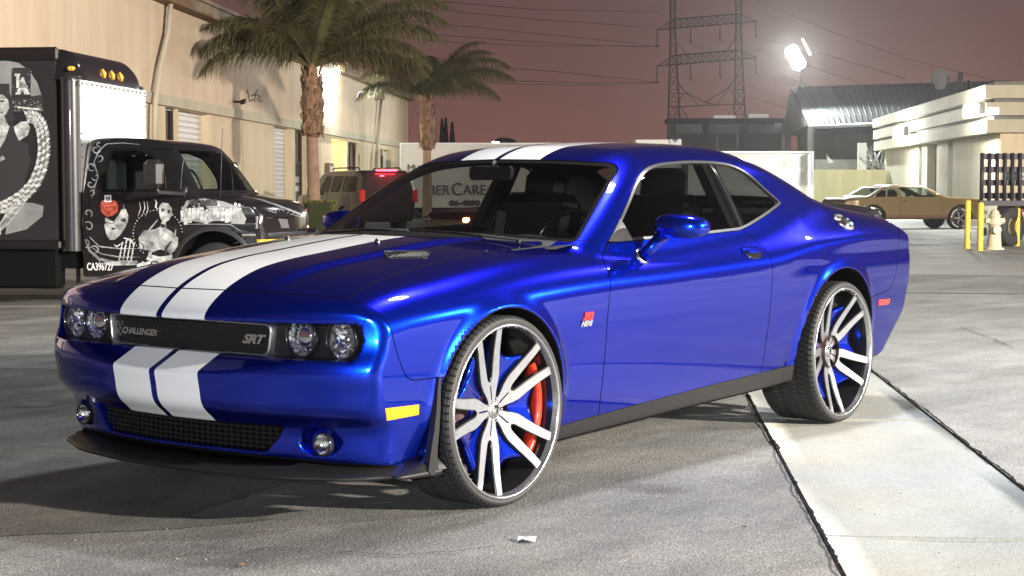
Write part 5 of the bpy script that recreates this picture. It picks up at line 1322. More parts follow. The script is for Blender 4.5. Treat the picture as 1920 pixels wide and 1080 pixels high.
b2 = place(801, 62.0)
sp2 = [(RA+.1, .75, 3.7, 1.35), (RA-.3, .95, 3.6, 1.2), (RA+.6, .6, 3.4, 1.35), (RA+math.pi, .75, 3.2, 1.3), (RA+math.pi+.5, .9, 3.2, 1.1), (RA+math.pi-.5, .55, 3.1, 1.3), (FA+math.pi, .9, 3.2, 1.2), (FA+math.pi+.4, .6, 3.1, 1.3), (FA+math.pi-.4, .7, 3.1, 1.3), (FA, .9, 3.4, 1.1), (RA+.2, 1.1, 3.5, 1.15), (RA+math.pi-.2, 1.15, 3.3, 1.0), (RA-.05, .45, 3.3, 1.2), (RA+.05, .85, 4.2, 1.5), (RA-.15, .65, 4.2, 1.3), (RA+math.pi+.2, .5, 3.3, 1.4), (RA+math.pi, .95, 3.5, 1.2), (FA+math.pi+.8, .9, 3.2, 1.2), (FA+math.pi-.8, .9, 3.2, 1.2)]
palm(b2, 4.80, .165, sp2, "farther palm standing behind the white moving truck", 5, bulge=1.2, scale=.92)
# hedge at the palm's foot
r = random.Random(9); hb = place(601, 41.5); hg = thing("hedge", "small clipped yellow-green hedge at the foot of the palm", "hedge", tuple(hb)); mb = MB()
for i in range(2600):
    a, b, c = r.uniform(-.42, .36), r.uniform(-.5, .8), r.uniform(0, 1)**.7*.92
    if min(a+.42, .36-a, b+.5, .8-b, .95-c) > .14: continue
    q = rt2*a+fwd2*b+Vector((0, 0, c)); n = Vector((r.gauss(0, 1), r.gauss(0, 1), r.gauss(0, 1)+.6)).normalized(); u = n.orthogonal().normalized()*.038; w_ = n.cross(u).normalized()*.02
    mb.add([q-u, q-w_, q+u, q+w_], [(0, 1, 2, 3)])
link("foliage", fast_mesh(mb, "foliage"), "hedge_leaf", hg)
mb = MB(); mb.box((0, 0, .44), (.56, 1.0, .84), Matrix.Rotation(RA, 3, 'Z')); P("hedge_core", (.03, .035, .012), .9); mb.build("branches", "hedge_core", hg)
# cypresses
for k, (u, vt, wd) in enumerate(((829, 231, 5.5), (836, 229, 6), (848, 238, 7))):
    Z = 118; b = place(u, Z); ht = zz(vt, Z); t = thing("cypress_tree", ("leftmost", "middle", "rightmost")[k]+" of three dark cypress spires behind the white truck", "tree", tuple(b), group="dark cypresses behind the moving truck"); mb = MB(); r = random.Random(k)
    R0 = wd/FPX*Z
    for i in range(1500):
        c = r.random(); z = .8+(ht-.8)*c; rad = R0*(math.sin(min(1, (1-c)*1.25+.02)*math.pi/2)**.8)*r.uniform(.75, 1.08); a = r.uniform(0, 6.28); q = Vector((rad*math.cos(a), rad*math.sin(a), z)); u_ = Vector((-math.sin(a), math.cos(a), 0))*.10
        mb.add([q-u_, q+u_, q+u_*.2+Vector((math.cos(a)*.06, math.sin(a)*.06, .38))], [(0, 1, 2)])
    link("crown", fast_mesh(mb, "crown"), "cypress_leaf", t); mb = MB(); mb.tube([(0, 0, 0), (0, 0, ht*.9)], [R0*.8, R0*.08], 8); mb.build("trunk", "cypress_leaf", t)
# distant lamp post with a tree beside it
t = thing("street_lamp", "far street lamp shining just above the blue car's roof", "lamp post", tuple(place(929, 110))); bpy.context.view_layer.update()
w = MB(); w.tube([place(929, 110), pv(929, 274, 110)], .09, 6); under(w.build("post", "galvanised"), t); w = MB(); a = pv(929, 268, 110); w.box(a, (.5, .3, .16), bev=.05); under(w.build("lamp_head", "lamp_white"), t)
t = thing("far_tree", "dark rounded tree beside the far street lamp", "tree", tuple(place(946, 116))); mb = MB(); r = random.Random(2)
for i in range(900):
    n = Vector((r.gauss(0, 1), r.gauss(0, 1), r.gauss(0, 1))).normalized(); q = Vector((n.x*.9, n.y*.9, zz(276, 116)+n.z*.55))*1.0; u_ = n.orthogonal()*.12; mb.add([q-u_, q+u_, q+n*.2], [(0, 1, 2)])
link("crown", fast_mesh(mb, "crown"), "cypress_leaf", t); mb = MB(); mb.tube([(0, 0, 0), (0, 0, zz(280, 116))], .12, 6); mb.build("trunk", "palm_bark", t)
# ------------------------------------------------------------------ other vehicles
def body_nets(f, x0, x1, ymax, z0, z1, h):
    return nets(f, grid(x0, x1, h), grid(-h/2, ymax+h, h), grid(z0, z1, h))
def simple_wheel(R, rim, parent, loc, rz=0., spokes=5, wid=.2, mat="disc_iron", both=False):
    t = MB(); t.lathe([(rim, .0), (rim+.01, .012), (R-.012, .012), (R, -.01), (R, -wid+.01), (R-.02, -wid), (rim, -wid)], 40, axis='y'); o = t.build("wheel", "rubber", parent); o.location = loc; o.rotation_euler = (0, 0, rz)
    w = MB(); w.lathe([(rim, .006), (rim-.012, .004), (rim-.03, -.03), (rim-.035, -.12)], 40, axis='y'); w.lathe([(.06, -.02), (.05, .0), (0, .004)], 20, axis='y')
    for k in range(spokes):
        a = 2*math.pi*k/spokes; d = Vector((math.cos(a), 0, math.sin(a))); n = Vector((-math.sin(a), 0, math.cos(a))); w.add([d*.04+n*.03+Vector((0, -.012, 0)), d*.04-n*.03+Vector((0, -.012, 0)), d*(rim-.02)-n*.035+Vector((0, -.015, 0)), d*(rim-.02)+n*.035+Vector((0, -.015, 0))], [(0, 1, 2, 3)])
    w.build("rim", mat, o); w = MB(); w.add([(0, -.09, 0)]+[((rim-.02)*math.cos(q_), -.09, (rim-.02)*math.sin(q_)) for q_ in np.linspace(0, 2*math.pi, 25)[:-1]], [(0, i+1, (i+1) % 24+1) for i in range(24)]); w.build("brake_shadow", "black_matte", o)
    return o
# ---- black box truck with airbrushed art. local frame: X = towards its nose (photo right), Y = away from the camera, Z up
ZN = 17.5; SCL = FPX/ZN
o_ = at(146, 352, ZN); far = at(275, 352, 19.65); wd = Vector((far-o_)*[1, 1, 0]).normalized(); fx = Vector((-wd.y, wd.x, 0)); fx = fx if fx.dot(rt2) > 0 else -fx
truck = thing("box_truck", "black box truck with airbrushed skull and angel art and a shiny riveted box front", "truck", mat=frame((o_[0], o_[1], 0), fx, (0, 0, 1)) if Vector((0, 0, 1)).cross(fx).dot(wd) > 0 else None)
TI = np.array(truck.matrix_world.inverted())
def tx(u, v, Y=0.):
    """photo pixel -> (X, Z) on the truck's side plane at local Y"""
    d = FW+(u-960)/FPX*RT-(v-540)/FPX*UP; a = TI[:3, :3]@CAMP+TI[:3, 3]; b = TI[:3, :3]@d; t = (Y-a[1])/b[1]; q_ = a+b*t; return float(q_[0]), float(q_[2])
P("truck_black", (.010, .010, .011), .16, coat=1.); P("truck_black_satin", (.020, .020, .022), .30, coat=.4, bump=.04, bscale=8); P("truck_plastic", (.03, .03, .033), .38)
P("box_aluminium", (.80, .80, .81), .30, metal=.9, vary=.08, vscale=3, bump=.25, bscale=2.2)
BW = 2.15; zt_, zb_ = tx(107, 88)[1], tx(107, 464)[1]; xp0, xp1 = tx(104, 300)[0], tx(146, 300)[0]; X0 = -5.2
pnl = MB(); pnl.box(((X0+xp0)/2, .012, (zt_+zb_)/2-.02), (xp0-X0, .02, zt_-zb_-.16)); pnl.build("box_side", "truck_black_satin", truck)
bx = MB(); bx.box(((X0+xp0)/2, BW/2, (zt_+zb_)/2), (xp0-X0, BW-.05, zt_-zb_-.06)); bx.box(((X0+xp0)/2, BW-.01, (zt_+zb_)/2-.02), (xp0-X0, .02, zt_-zb_-.1)); bx.build("box_core", "truck_black_satin", truck)
rl = MB(); rl.box(((X0+xp0)/2+.05, -.005, zt_-.07), (xp0-X0, .05, .14), bev=.02); rl.box(((X0+xp0)/2+.05, -.005, zb_+.03), (xp0-X0, .05, .10), bev=.02); rl.build("box_rail", "truck_black", truck)
# rounded front corner post, cap and roof nose
rpost = .115
for yy_ in (rpost, BW-rpost):
    p = MB(); p.lathe([(rpost, zb_-.04), (rpost, zt_-.30)], 28, (xp1-rpost, yy_, 0)); p.lathe([(rpost+.008, zt_-.36), (rpost+.008, zt_-.30), (rpost, zt_-.295)], 28, (xp1-rpost, yy_, 0)); p.build("corner_post", "truck_black_satin", truck)
cap = MB(); vs = []; nn, mm = 26, 9
for i in range(nn+1):
    t = i/nn; y = BW*t; e = min(1, t*9, (1-t)*9); e = math.sin(e*math.pi/2)**.6
    for j in range(mm+1):
        a = j/mm*math.pi/2; vs.append((xp1-.30+.30*math.sin(a)*(.55+.45*e), y, zt_-.34+(.34*e)*math.cos(a)+.0))
cap.add(vs, [(i*(mm+1)+j, (i+1)*(mm+1)+j, (i+1)*(mm+1)+j+1, i*(mm+1)+j+1) for i in range(nn) for j in range(mm)], True)
cap.box(((X0+xp1-.3)/2, BW/2, zt_-.015), (xp1-.3-X0, BW-.1, .03)); cap.build("roof_cap", "truck_black", truck)
pf = MB(); pf.box((xp1+.0, BW/2, (zt_-.34+1.2)/2), (.03, BW-.1, zt_-.34-1.2)); pf.build("front_panel", "box_aluminium", truck)
pf = MB(); pf.box((xp1+.018, BW/2, zt_-.375), (.01, BW-.06, .06)); tr_ = pf.build("front_trim", "galvanised", truck)
rv = MB()
for k in range(15): rv.lathe([(.011, 0), (.008, .008), (0, .010)], 6, (0, 0, 0), 'x'); L_ = len(rv.v)-18; rv.v[L_:] = [(p_[0]+xp1+.023, p_[1]+.10+k*(BW-.2)/14, p_[2]+zt_-.375) for p_ in rv.v[L_:]]
for yv in (.08, BW-.08):
    for k in range(8): rv.lathe([(.011, 0), (.008, .008), (0, .010)], 6, (0, 0, 0), 'x'); L_ = len(rv.v)-18; rv.v[L_:] = [(p_[0]+xp1+.016, p_[1]+yv, p_[2]+1.45+k*.125) for p_ in rv.v[L_:]]
rv.build("rivets", "truck_black", truck, kind="stuff")
P("marker_amber", (.9, .42, .05), .3, emit=(1., .45, .05), es=.25, coat=.5)
for k in range(3):
    p = MB(); yv = .83+.27*k; p.tube([(xp1+.0, yv, zt_-.275), (xp1-.005, yv, zt_-.225), (xp1-.028, yv, zt_-.175)], [.010, .024, .010], 8); p.build("marker_lamp", "marker_amber", truck)
p = MB(); mx, mz = tx(132, 128); p.box((mx, .02, mz), (.09, .05, .045), bev=.02); p.build("marker_lamp", "marker_amber", truck)
# chassis, tank, steps
ch = MB(); ch.box(((X0+xp1)/2, BW/2, zb_-.12), (xp1-X0-.1, BW-.25, .22)); ch.box((-1.2, .16, .40), (1.9, .22, .46), bev=.03); ch.tube([tuple((tx(-30, 527)[0], .25, .33)), (tx(36, 527)[0], .25, .33)], .085, 14); ch.build("chassis", "black_matte", truck)
p = MB(); mx = tx(127, 520)[0]; p.box((mx, .3, .30), (.03, .05, .22)); p.build("mud_flap_bracket", "truck_plastic", truck)
simple_wheel(.37, .2, truck, (-3.2, .25, .37), math.pi, wid=.45); simple_wheel(.37, .2, truck, (-3.2, BW-.1, .37), wid=.45)
# cab body
prof_px = [(152, 520), (152, 259), (200, 256.5), (262, 259), (300, 268), (318, 286), (372, 364), (400, 369), (440, 376), (462, 383), (474, 400), (477, 432), (476, 478), (468, 505), (455, 520)]
YC = 1.04; prof = np.array([tx(u, v, .05) for u, v in prof_px]); prof = rpoly([tuple(q_) for q_ in prof], [.02, .12, .1, .3, .3, .2, .12, .3, .3, .2, .12, .3, .3, .1, .05], 5)
ax_, az_ = tx(400, 505, .05); xr0 = prof[:, 0].min(); xn_ = prof[:, 0].max()
PG = PolyGrid(prof, .012, .6)
def V_cab(x, y, z):
    ay = np.abs(y); fl = .10*sstep(x, xn_-.75, xn_+.35)
    W = .985-fl*1.3-.34*np.clip(z-1.22, 0, 1)**1.15-.10*np.clip(.55-z, 0, 1)+.018*np.exp(-((z-.86)/.07)**2)
    pr = PG(x-(.30*(1-(ay/.98)**2))*sstep(x, xn_-1.8, xn_-.4), z)
    f = smax(pr, (ay-W)*.95, .05)
    ar = np.hypot(x-ax_, z-az_)-.40; f = smax(f, -smax(ar, .62-ay, .02), .02)
    return f
mt = body_nets(V_cab, xr0-.1, xn_+.45, 1.02, tx(300, 520, .05)[1]-.06, tx(200, 256, .05)[1]+.06, .026)
swp = rpoly([tx(u, v, .10) for u, v in [(192, 360), (199, 292), (204, 277), (255, 277.5), (285, 290), (302, 315), (312, 336), (313, 360)]], .03, 4)
def ycl(m, s): return clip(m, lambda x, y, z: -y*s, -1)
ring, mt = split(mt, lambda x, y, z: np.maximum(sdpoly(x, z, swp), .5-np.abs(y)), .002)
seal, gl = split(ring, lambda x, y, z: -sdpoly(x, z, swp)-.03, 0)
wA, wB, wC, wD = tx(312, 286, .05), tx(374, 362, .05), tx(300, 268, .05), tx(400, 369, .05)
sl_ = (wB[1]-wA[1])/(wB[0]-wA[0])
def wsd(x, y, z):
    n = np.hypot(sl_, 1); lo = wB[1]+.03; hi = wA[1]+.03; W = .935-.26*np.clip(z-1.22, 0, 1)
    return np.maximum(np.maximum(lo-z, z-hi), np.maximum(np.abs(y)-W, wA[0]-.22-x))
ring2, mt = split(mt, wsd, .002)
def tpart(name, m, mat, par=truck, fl=0):
    m = flange(m, fl) if fl else m; m = TM(m.V+[0, YC, 0], m.N, m.T); return tm_obj(name, m, mat, par)
ring2 = mirror(ring2); tpart("windshield", offset(ring2, -.004), "van_glass")
for s_ in (1, -1):
    f_ = (lambda m: m) if s_ > 0 else (lambda m: mirror(m, True))
    tpart("side_window", f_(offset(gl, -.008)), "van_glass"); tpart("window_seal", f_(seal), "black_matte")
well, mt = split(mt, lambda x, y, z: np.hypot(x-ax_, z-az_)-.405, 0); tpart("wheel_well", well, "black_matte"); tpart("wheel_well", mirror(well, True), "black_matte")
xd0, xd1 = tx(163, 400)[0], tx(336, 400)[0]
dr_, mt = split(mt, lambda x, y, z: np.maximum(np.maximum(np.maximum(xd0-x, x-xd1), np.maximum(.5-np.abs(y), .42-z)), z-1.66), .007)
for s_ in (1, -1): tpart("cab_door", dr_ if s_ > 0 else mirror(dr_, True), "truck_black", fl=.012)
xh = tx(372, 364, .05)[0]; hd_, mt = split(mt, lambda x, y, z: np.maximum(np.maximum(xh+.05-x, np.abs(y)-.80), .93-z), .007); tpart("hood", mirror(hd_), "truck_black", fl=.012)
tpart("cab_shell", mirror(mt), "truck_black", fl=.01)
lin_ = clip(mirror(mt), lambda x, y, z: np.maximum(1.0-z, x-.95), -1); tpart("cab_lining", offset(lin_, -.03, True), "truck_plastic")
# nose: lamps, grille, bumper in front of the shell
def Yn(u, v):  # nose surface is curved: find Y where the ray meets the shell
    d = FW+(u-960)/FPX*RT-(v-540)/FPX*UP; a = TI[:3, :3]@CAMP+TI[:3, 3]; b = TI[:3, :3]@d; t0, t1, n_ = 15.0, 21., 80
    for _ in range(4):
        ts = np.linspace(t0, t1, n_); p_ = a+ts[:, None]*b; f_ = V_cab(p_[:, 0], p_[:, 1]-YC, p_[:, 2]); i = int(np.argmax(f_ < 0))
        if not f_[i] < 0: return None
        t0, t1, n_ = ts[max(i-1, 0)], ts[i], 8
    return Vector(p_[i])
def nose_patch(name, px, mat, proud, parent=truck, **k):
    q_ = [Yn(u, v) for u, v in px]
    if any(a is None for a in q_): q_ = [a for a in q_ if a is not None]
    if len(q_) < 3: return None
    c = sum(q_, Vector())/len(q_); n = (q_[1]-q_[0]).cross(q_[2]-q_[1]).normalized(); 
    cam_l = Vector(TI[:3, :3]@CAMP+TI[:3, 3]); n = n if n.dot(cam_l-c) > 0 else -n
    m = MB(); N_ = len(q_); fr_ = [a+n*proud for a in q_]; bk = [a-n*.04 for a in q_]; inn_ = [c+(a-c)*.94+n*proud*1.3 for a in q_]
    m.add(bk+fr_+inn_, [(i, (i+1) % N_, N_+(i+1) % N_, N_+i) for i in range(N_)]+[(N_+i, N_+(i+1) % N_, 2*N_+(i+1) % N_, 2*N_+i) for i in range(N_)]+[tuple(range(2*N_, 3*N_))]); return m.build(name, mat, parent, **k)
P("smoked_lens", (.22, .22, .25), .12, metal=.6, coat=1.); P("amber_glow", (.95, .45, .03), .25, coat=.6, emit=(1., .42, .02), es=1.0)  # amber emission stands in for light caught by the unlit lens
# bumper: swept bar across the nose
def sweep(name, z0, z1, out, mat, w=.93, rows=3):
    m = MB(); vs = []; n = 24
    for i in range(n+1):
        y = -w-.06+(2*w+.12)*i/n; ay = abs(y); xx = xn_+.30*(1-(min(ay, .98)/.98)**2)-.10*sstep(np.array(ay), .75, 1.02)*1.6+out
        vs += [(xx-.14, y+YC, z0), (xx, y+YC, z0+.02), (xx, y+YC, z1-.02), (xx-.14, y+YC, z1)]
    m.add(vs, [(i*4+j, (i+1)*4+j, (i+1)*4+j+1, i*4+j+1) for i in range(n) for j in range(3)], True); return m.build(name, mat, truck)
Zp = lambda v: 1.25+(352-v)/FPX*18.0
sweep("grille_band", Zp(446), Zp(431), .02, "truck_plastic"); sweep("bumper", Zp(505), Zp(468), .05, "truck_plastic")
nose_patch("headlight", [(479, 405), (536, 411), (540, 428), (478, 429)], "smoked_lens", .02)
gr_ = nose_patch("front_grille", [(541, 411), (582, 411), (586, 428), (545, 428)], "truck_plastic", .03)
for k in range(5): v = 413+3.3*k; nose_patch("grille_bar", [(545+k*.6, v), (580+k*.9, v), (580+k*.9, v+1.4), (545+k*.6, v+1.4)], "black_matte", .05)
nose_patch("turn_signal", [(482, 449), (546, 446), (546, 460), (482, 461)], "amber_glow", .04)
nose_patch("grille_emblem", [(571, 428), (576, 432), (580, 428), (582, 434), (580, 442), (576, 438), (572, 443), (569, 436)], "chrome", .10)
# interior, mirrors, antenna, wheel
ci = MB(); ci.box((.35, YC-.45, .95), (.5, .5, .5), bev=.08); ci.box((.18, YC-.45, 1.30), (.16, .46, .62), bev=.07); ci.box((.35, YC+.45, .95), (.5, .5, .5), bev=.08); ci.box((.18, YC+.45, 1.30), (.16, .46, .62), bev=.07); ci.box((1.05, YC, 1.10), (.35, 1.7, .22), bev=.08); ci.build("cab_seats", "interior_dark", truck)
ci = MB(); ci.tube(bar_ring((.82, YC+.45, 1.27), .19, 0, Vector((0, 1, 0)), Vector((-.35, 0, .93)).normalized()), .016, 8, cap=False); ci.build("steering_wheel", "truck_plastic", truck)
for s_, (u, v) in ((-1, (288, 325)), ):
    mx, mz = tx(287, 326, -.28); m = MB(); m.box((mx, -.26, mz), (.20, .16, .30), bev=.05); mo = m.build("door_mirror", "truck_black_satin", truck); m = MB(); m.tube([(mx+.02, -.24, mz-.14), (mx+.03, -.22, mz-.19), (mx+.22, .08, mz-.21)], .022, 8); m.tube([(mx+.25, .09, mz-.14), (mx+.20, .07, mz-.23)], .035, 8); m.build("mirror_arm", "truck_plastic", mo)
m = MB(); a = TI[:3, :3]@at(437, 325, 19.6)+TI[:3, 3]; m.box(tuple(a), (.12, .10, .27), bev=.035); m.tube([tuple(a+[0, 0, -.12]), tuple(a+[.02, -.12, -.26])], .02, 6); m.build("door_mirror", "truck_black_satin", truck)
m = MB(); a = Yn(413, 372); b = Vector(TI[:3, :3]@at(417, 240, 17.5)+TI[:3, 3]); m.tube([a, a+(b-a)*.5, b], [.006, .004, .0025], 5); m.build("antenna", "truck_plastic", truck)
simple_wheel(.335, .2, truck, (ax_, .14, .335), math.pi, wid=.24, mat="truck_plastic"); simple_wheel(.335, .2, truck, (ax_, 2*YC-.14, .335), wid=.24, mat="truck_plastic")
m = MB(); vs = []
for i in range(17):
    a = math.pi*(.02+.96*i/16); vs += [(ax_+.405*math.cos(a), .052, az_+.405*math.sin(a)), (ax_+.455*math.cos(a), .045, az_+.455*math.sin(a)), (ax_+.455*math.cos(a), .09, az_+.455*math.sin(a))]
m.add(vs, [(i*3+j, (i+1)*3+j, (i+1)*3+j+1, i*3+j+1) for i in range(16) for j in range(2)], True); m.build("arch_flare", "truck_plastic", truck)
# ------------------------------------------------------------------ airbrushed art on the truck: flat paint shapes lying on its panels
P("art_white", (.50, .52, .52), .35, vary=.6, vscale=24); P("art_grey", (.20, .21, .22), .35, vary=.6, vscale=14); P("art_dark", (.035, .035, .038), .35); P("art_skin", (.36, .38, .385), .35, vary=.75, vscale=11); P("art_haze", (.22, .23, .235), .35, vary=.35, vscale=2.5); P("art_rose", (.30, .05, .035), .35, vary=.5, vscale=16); P("art_rose_light", (.48, .14, .10), .35, vary=.3, vscale=16)
def on_side(u, v, pr):
    p_ = Yn(u, v) if u > 150 else None
    if u > 150:
        if p_ is None: return None
        n = grad(lambda x, y, z: V_cab(x, y-YC, z), np.array([p_]))[0]; n /= np.linalg.norm(n)+1e-9; return p_+Vector(n)*pr
    X, Z = tx(u, v, -.0); return Vector((X, -.0-pr, Z))
class Art:
    def __init__(s, lay): s.m = MB(); s.pr = .0025+.0012*lay
    def poly(s, px):
        q_ = [on_side(u, v, s.pr) for u, v in px]
        if any(a is None for a in q_): return s
        c = on_side(sum(p_[0] for p_ in px)/len(px), sum(p_[1] for p_ in px)/len(px), s.pr)
        if c is None: return s
        n = len(q_); s.m.add([c]+q_, [(0, i+1, (i+1) % n+1) for i in range(n)]); return s
    def stroke(s, px, w):
        n = len(px)
        for i in range(n-1):
            (a, b), (c, d) = px[i], px[i+1]; l = math.hypot(c-a, d-b)+1e-6; nx, ny = -(d-b)/l, (c-a)/l
            w0 = w*(1-abs(2*i/(n-1)-1)**3*.7); w1 = w*(1-abs(2*(i+1)/(n-1)-1)**3*.7)
            s.poly([(a+nx*w0/2, b+ny*w0/2), (c+nx*w1/2, d+ny*w1/2), (c-nx*w1/2, d-ny*w1/2), (a-nx*w0/2, b-ny*w0/2)])
        return s
    def blob(s, u, v, a, b, rot=0., n=14):
        cr, sr = math.cos(rot), math.sin(rot); return s.poly([(u+a*math.cos(t)*cr-b*math.sin(t)*sr, v+a*math.cos(t)*sr+b*math.sin(t)*cr) for t in [2*math.pi*i/n for i in range(n)]])
    def done(s, name, mat, k="art"): return s.m.build(name, mat, truck)
def curl(u, v, R, a0, turns, sg=1, n=12): return [(u+R*(1-.75*i/n)*math.cos(a0+sg*turns*6.28*i/n), v+R*(1-.75*i/n)*math.sin(a0+sg*turns*6.28*i/n)) for i in range(n+1)]
# box side: sky glow, tower with interlocked letters, skyline, winged woman
A0 = Art(0); A0.poly([(-60, 112), (10, 113), (35, 118), (55, 132), (70, 155), (78, 178), (62, 180), (30, 182), (-60, 182)]).poly([(20, 380), (60, 380), (82, 386), (80, 405), (50, 430), (10, 440)]); A0.done("mural_glow", "art_haze")
A1 = Art(1); A1.poly([(22, 130), (26, 127), (55, 127), (58, 130), (58, 183), (22, 183)]).poly([(-30, 157), (18, 157), (18, 185), (-30, 185)]).poly([(-40, 182), (80, 180), (82, 210), (-40, 212)]); A1.done("mural_skyline", "art_dark")
r = random.Random(8); A2 = Art(2)
for i in range(46):
    u, v = r.uniform(24, 80), r.uniform(186, 208); A2.blob(u, v, r.uniform(.5, 1.4), r.uniform(.4, .9), 0, 6)
for i in range(16): A2.blob(r.choice((25, 55, 57, 29))+r.uniform(-2, 2), r.uniform(130, 180), .8, .8, 0, 5)
A2.poly([(30, 199), (70, 203), (82, 207), (60, 206), (35, 203)])
# interlocked L and A emblem in block strokes
for s_ in ([(31, 139), (35, 139), (35, 168), (53, 168), (53, 175), (29, 175), (29, 172), (31, 172)],): A2.poly([(28, 138), (38, 138), (38, 141), (36, 141), (36, 161), (52, 161), (52, 165), (31, 165), (31, 141), (28, 141)])
A2.poly([(41, 145), (45, 145), (54, 174), (57, 174), (57, 177), (46, 177), (46, 174), (48, 174), (46, 168), (38, 168), (36, 174), (39, 174), (39, 177), (29, 177), (29, 174), (32, 174)])
A2.done("mural_lights_and_emblem", "art_white")
A3 = Art(2); A3.poly([(-6, 160), (8, 163), (18, 172), (24, 190), (22, 210), (30, 222), (20, 232), (10, 236), (-6, 240)]).poly([(5, 236), (22, 228), (36, 262), (52, 270), (58, 300), (44, 350), (20, 370), (-6, 380), (-6, 280)]); A3.done("mural_hair_and_dress", "art_dark")
A4 = Art(3); A4.poly([(-8, 176), (6, 178), (16, 188), (18, 202), (12, 214), (2, 220), (-8, 222)]).poly([(-8, 218), (8, 216), (12, 228), (18, 238), (10, 262), (-2, 282), (-8, 284)]).poly([(26, 238), (40, 228), (52, 228), (57, 240), (52, 254), (36, 264), (30, 252)]).poly([(-6, 296), (6, 292), (10, 298), (-6, 306)]); A4.done("mural_skin", "art_skin")
A5 = Art(4); A5.blob(4, 190, 5, 1.6).stroke([(-3, 210), (4, 211), (9, 209)], 2).stroke([(-2, 185), (5, 182), (11, 185)], 1.2); A5.done("mural_face_lines", "art_dark")
# wing feathers
W1, W2 = Art(2), Art(3)
path = [(40, 214), (56, 209), (72, 213), (84, 228), (90, 250), (92, 285), (86, 318), (72, 350), (48, 375), (20, 392), (0, 400)]
def pth(t):
    f = t*(len(path)-1); i = min(int(f), len(path)-2); k = f-i; return path[i][0]*(1-k)+path[i+1][0]*k, path[i][1]*(1-k)+path[i+1][1]*k
for row, (w_, off) in enumerate(((9, 0), (9, 8), (8, 16))):
    for i in range(44):
        t = .04+.94*i/44; u, v = pth(t); u2, v2 = pth(min(t+.03, 1)); l = math.hypot(u2-u, v2-v)+1e-6; nx, ny = -(v2-v)/l, (u2-u)/l; u, v = u+nx*off, v+ny*off
        tl = 7+8*t; dx, dy = (u2-u+nx*off)/l*tl*.9+nx*3, (v2-v+ny*off)/l*tl*.9+ny*3
        (W1 if (i+row) % 2 else W2).poly([(u-nx*4, v-ny*4), (u-nx*3+dx*.6, v-ny*3+dy*.6), (u+dx, v+dy), (u+nx*3+dx*.6, v+ny*3+dy*.6), (u+nx*3, v+ny*3)])
for i in range(9): W2.stroke([(60-i*5, 362+i*3), (36-i*4, 392+i*3), (14-i*3, 420+i*1.5), (2, 432+i)], 4)
W1.done("mural_feather_shade", "art_grey"); W2.done("mural_feathers", "art_white")
# cab: scrollwork
S = Art(0)
for (u, v, R, a0, tn, sg) in ((180, 280, 9, 0, .9, 1), (187, 296, 8, 2, .8, -1), (172, 312, 9, 1, .9, 1), (180, 332, 8, 3, .8, -1), (170, 345, 8, 0, .9, 1), (165, 400, 9, 1, .9, -1), (166, 425, 10, 4, .9, 1), (160, 455, 10, 2, .9, -1), (178, 470, 12, 3, .8, 1), (190, 492, 9, 1, .8, -1), (172, 360, 7, 2, .8, -1), (186, 270, 6, 1, .8, 1)):
    S.stroke(curl(u, v, R, a0, tn, sg), 2.6)
S.stroke([(172, 372), (178, 350), (184, 330), (176, 305), (186, 282), (200, 270), (230, 268), (262, 271)], 2.2).stroke([(160, 450), (168, 470), (185, 485), (215, 492), (240, 492), (262, 494)], 5).stroke([(170, 462), (190, 476), (225, 482), (262, 482)], 2.5)
S.done("scrollwork", "art_grey")
S = Art(0); S.poly([(182, 494), (230, 488), (258, 489), (256, 497), (210, 498)]); S.stroke([(168, 444), (186, 462), (222, 466), (256, 466)], 2.2); S.done("mural_highlights", "art_skin")
# rose
R1, R2 = Art(1), Art(2)
R1.poly([(188, 386), (192, 376), (204, 372), (216, 376), (222, 386), (221, 398), (212, 404), (202, 407), (192, 400)])
for (u, v, a, b, ro) in ((197, 382, 7, 3.4, .5), (212, 381, 7, 3.2, -.5), (204, 389, 8, 4, 0), (195, 396, 6, 3, .8), (213, 395, 7, 3, -.7), (204, 401, 7, 2.4, 0), (204, 384, 3.4, 2, .3)): R2.stroke([(u+a*math.cos(t)*math.cos(ro)-b*math.sin(t)*math.sin(ro), v+a*math.cos(t)*math.sin(ro)+b*math.sin(t)*math.cos(ro)) for t in np.linspace(.2, 4.2, 8)], 1.6)
R1.done("rose", "art_rose"); R2.done("rose_petals", "art_rose_light")
# painted-face woman, skeletal hand
F1 = Art(1); F1.poly([(198, 408), (204, 412), (214, 416), (222, 404), (228, 392), (236, 392), (241, 404), (240, 416), (234, 428), (226, 440), (216, 449), (206, 450), (200, 440), (196, 424)])
F1.done("painted_face", "art_skin")
F2 = Art(2)
F2.blob(231, 412, 6, 4, .5).blob(214, 430, 5, 2.6, .7).stroke([(208, 442), (214, 441), (219, 437)], 2.4).stroke([(222, 424), (216, 430), (213, 436)], 1.2).stroke([(200, 416), (208, 420), (216, 417), (224, 408)], 1.3).stroke([(226, 398), (234, 402), (238, 410)], 1.1); 
F3 = Art(2)
for k, (u, v) in enumerate(((230, 455), (237, 452), (244, 453), (250, 457))):
    for j in range(4): a, b = u-j*1.6+k*.6, v+j*9.0; F3.stroke([(a, b), (a-1.2, b+4), (a-1.5, b+8)], 3.0).blob(a, b, 2, 1.6, 0, 7)
F3.stroke([(228, 456), (219, 463), (214, 458)], 3).stroke([(232, 446), (246, 450), (252, 460)], 5); F3.done("skeletal_hand", "art_white")
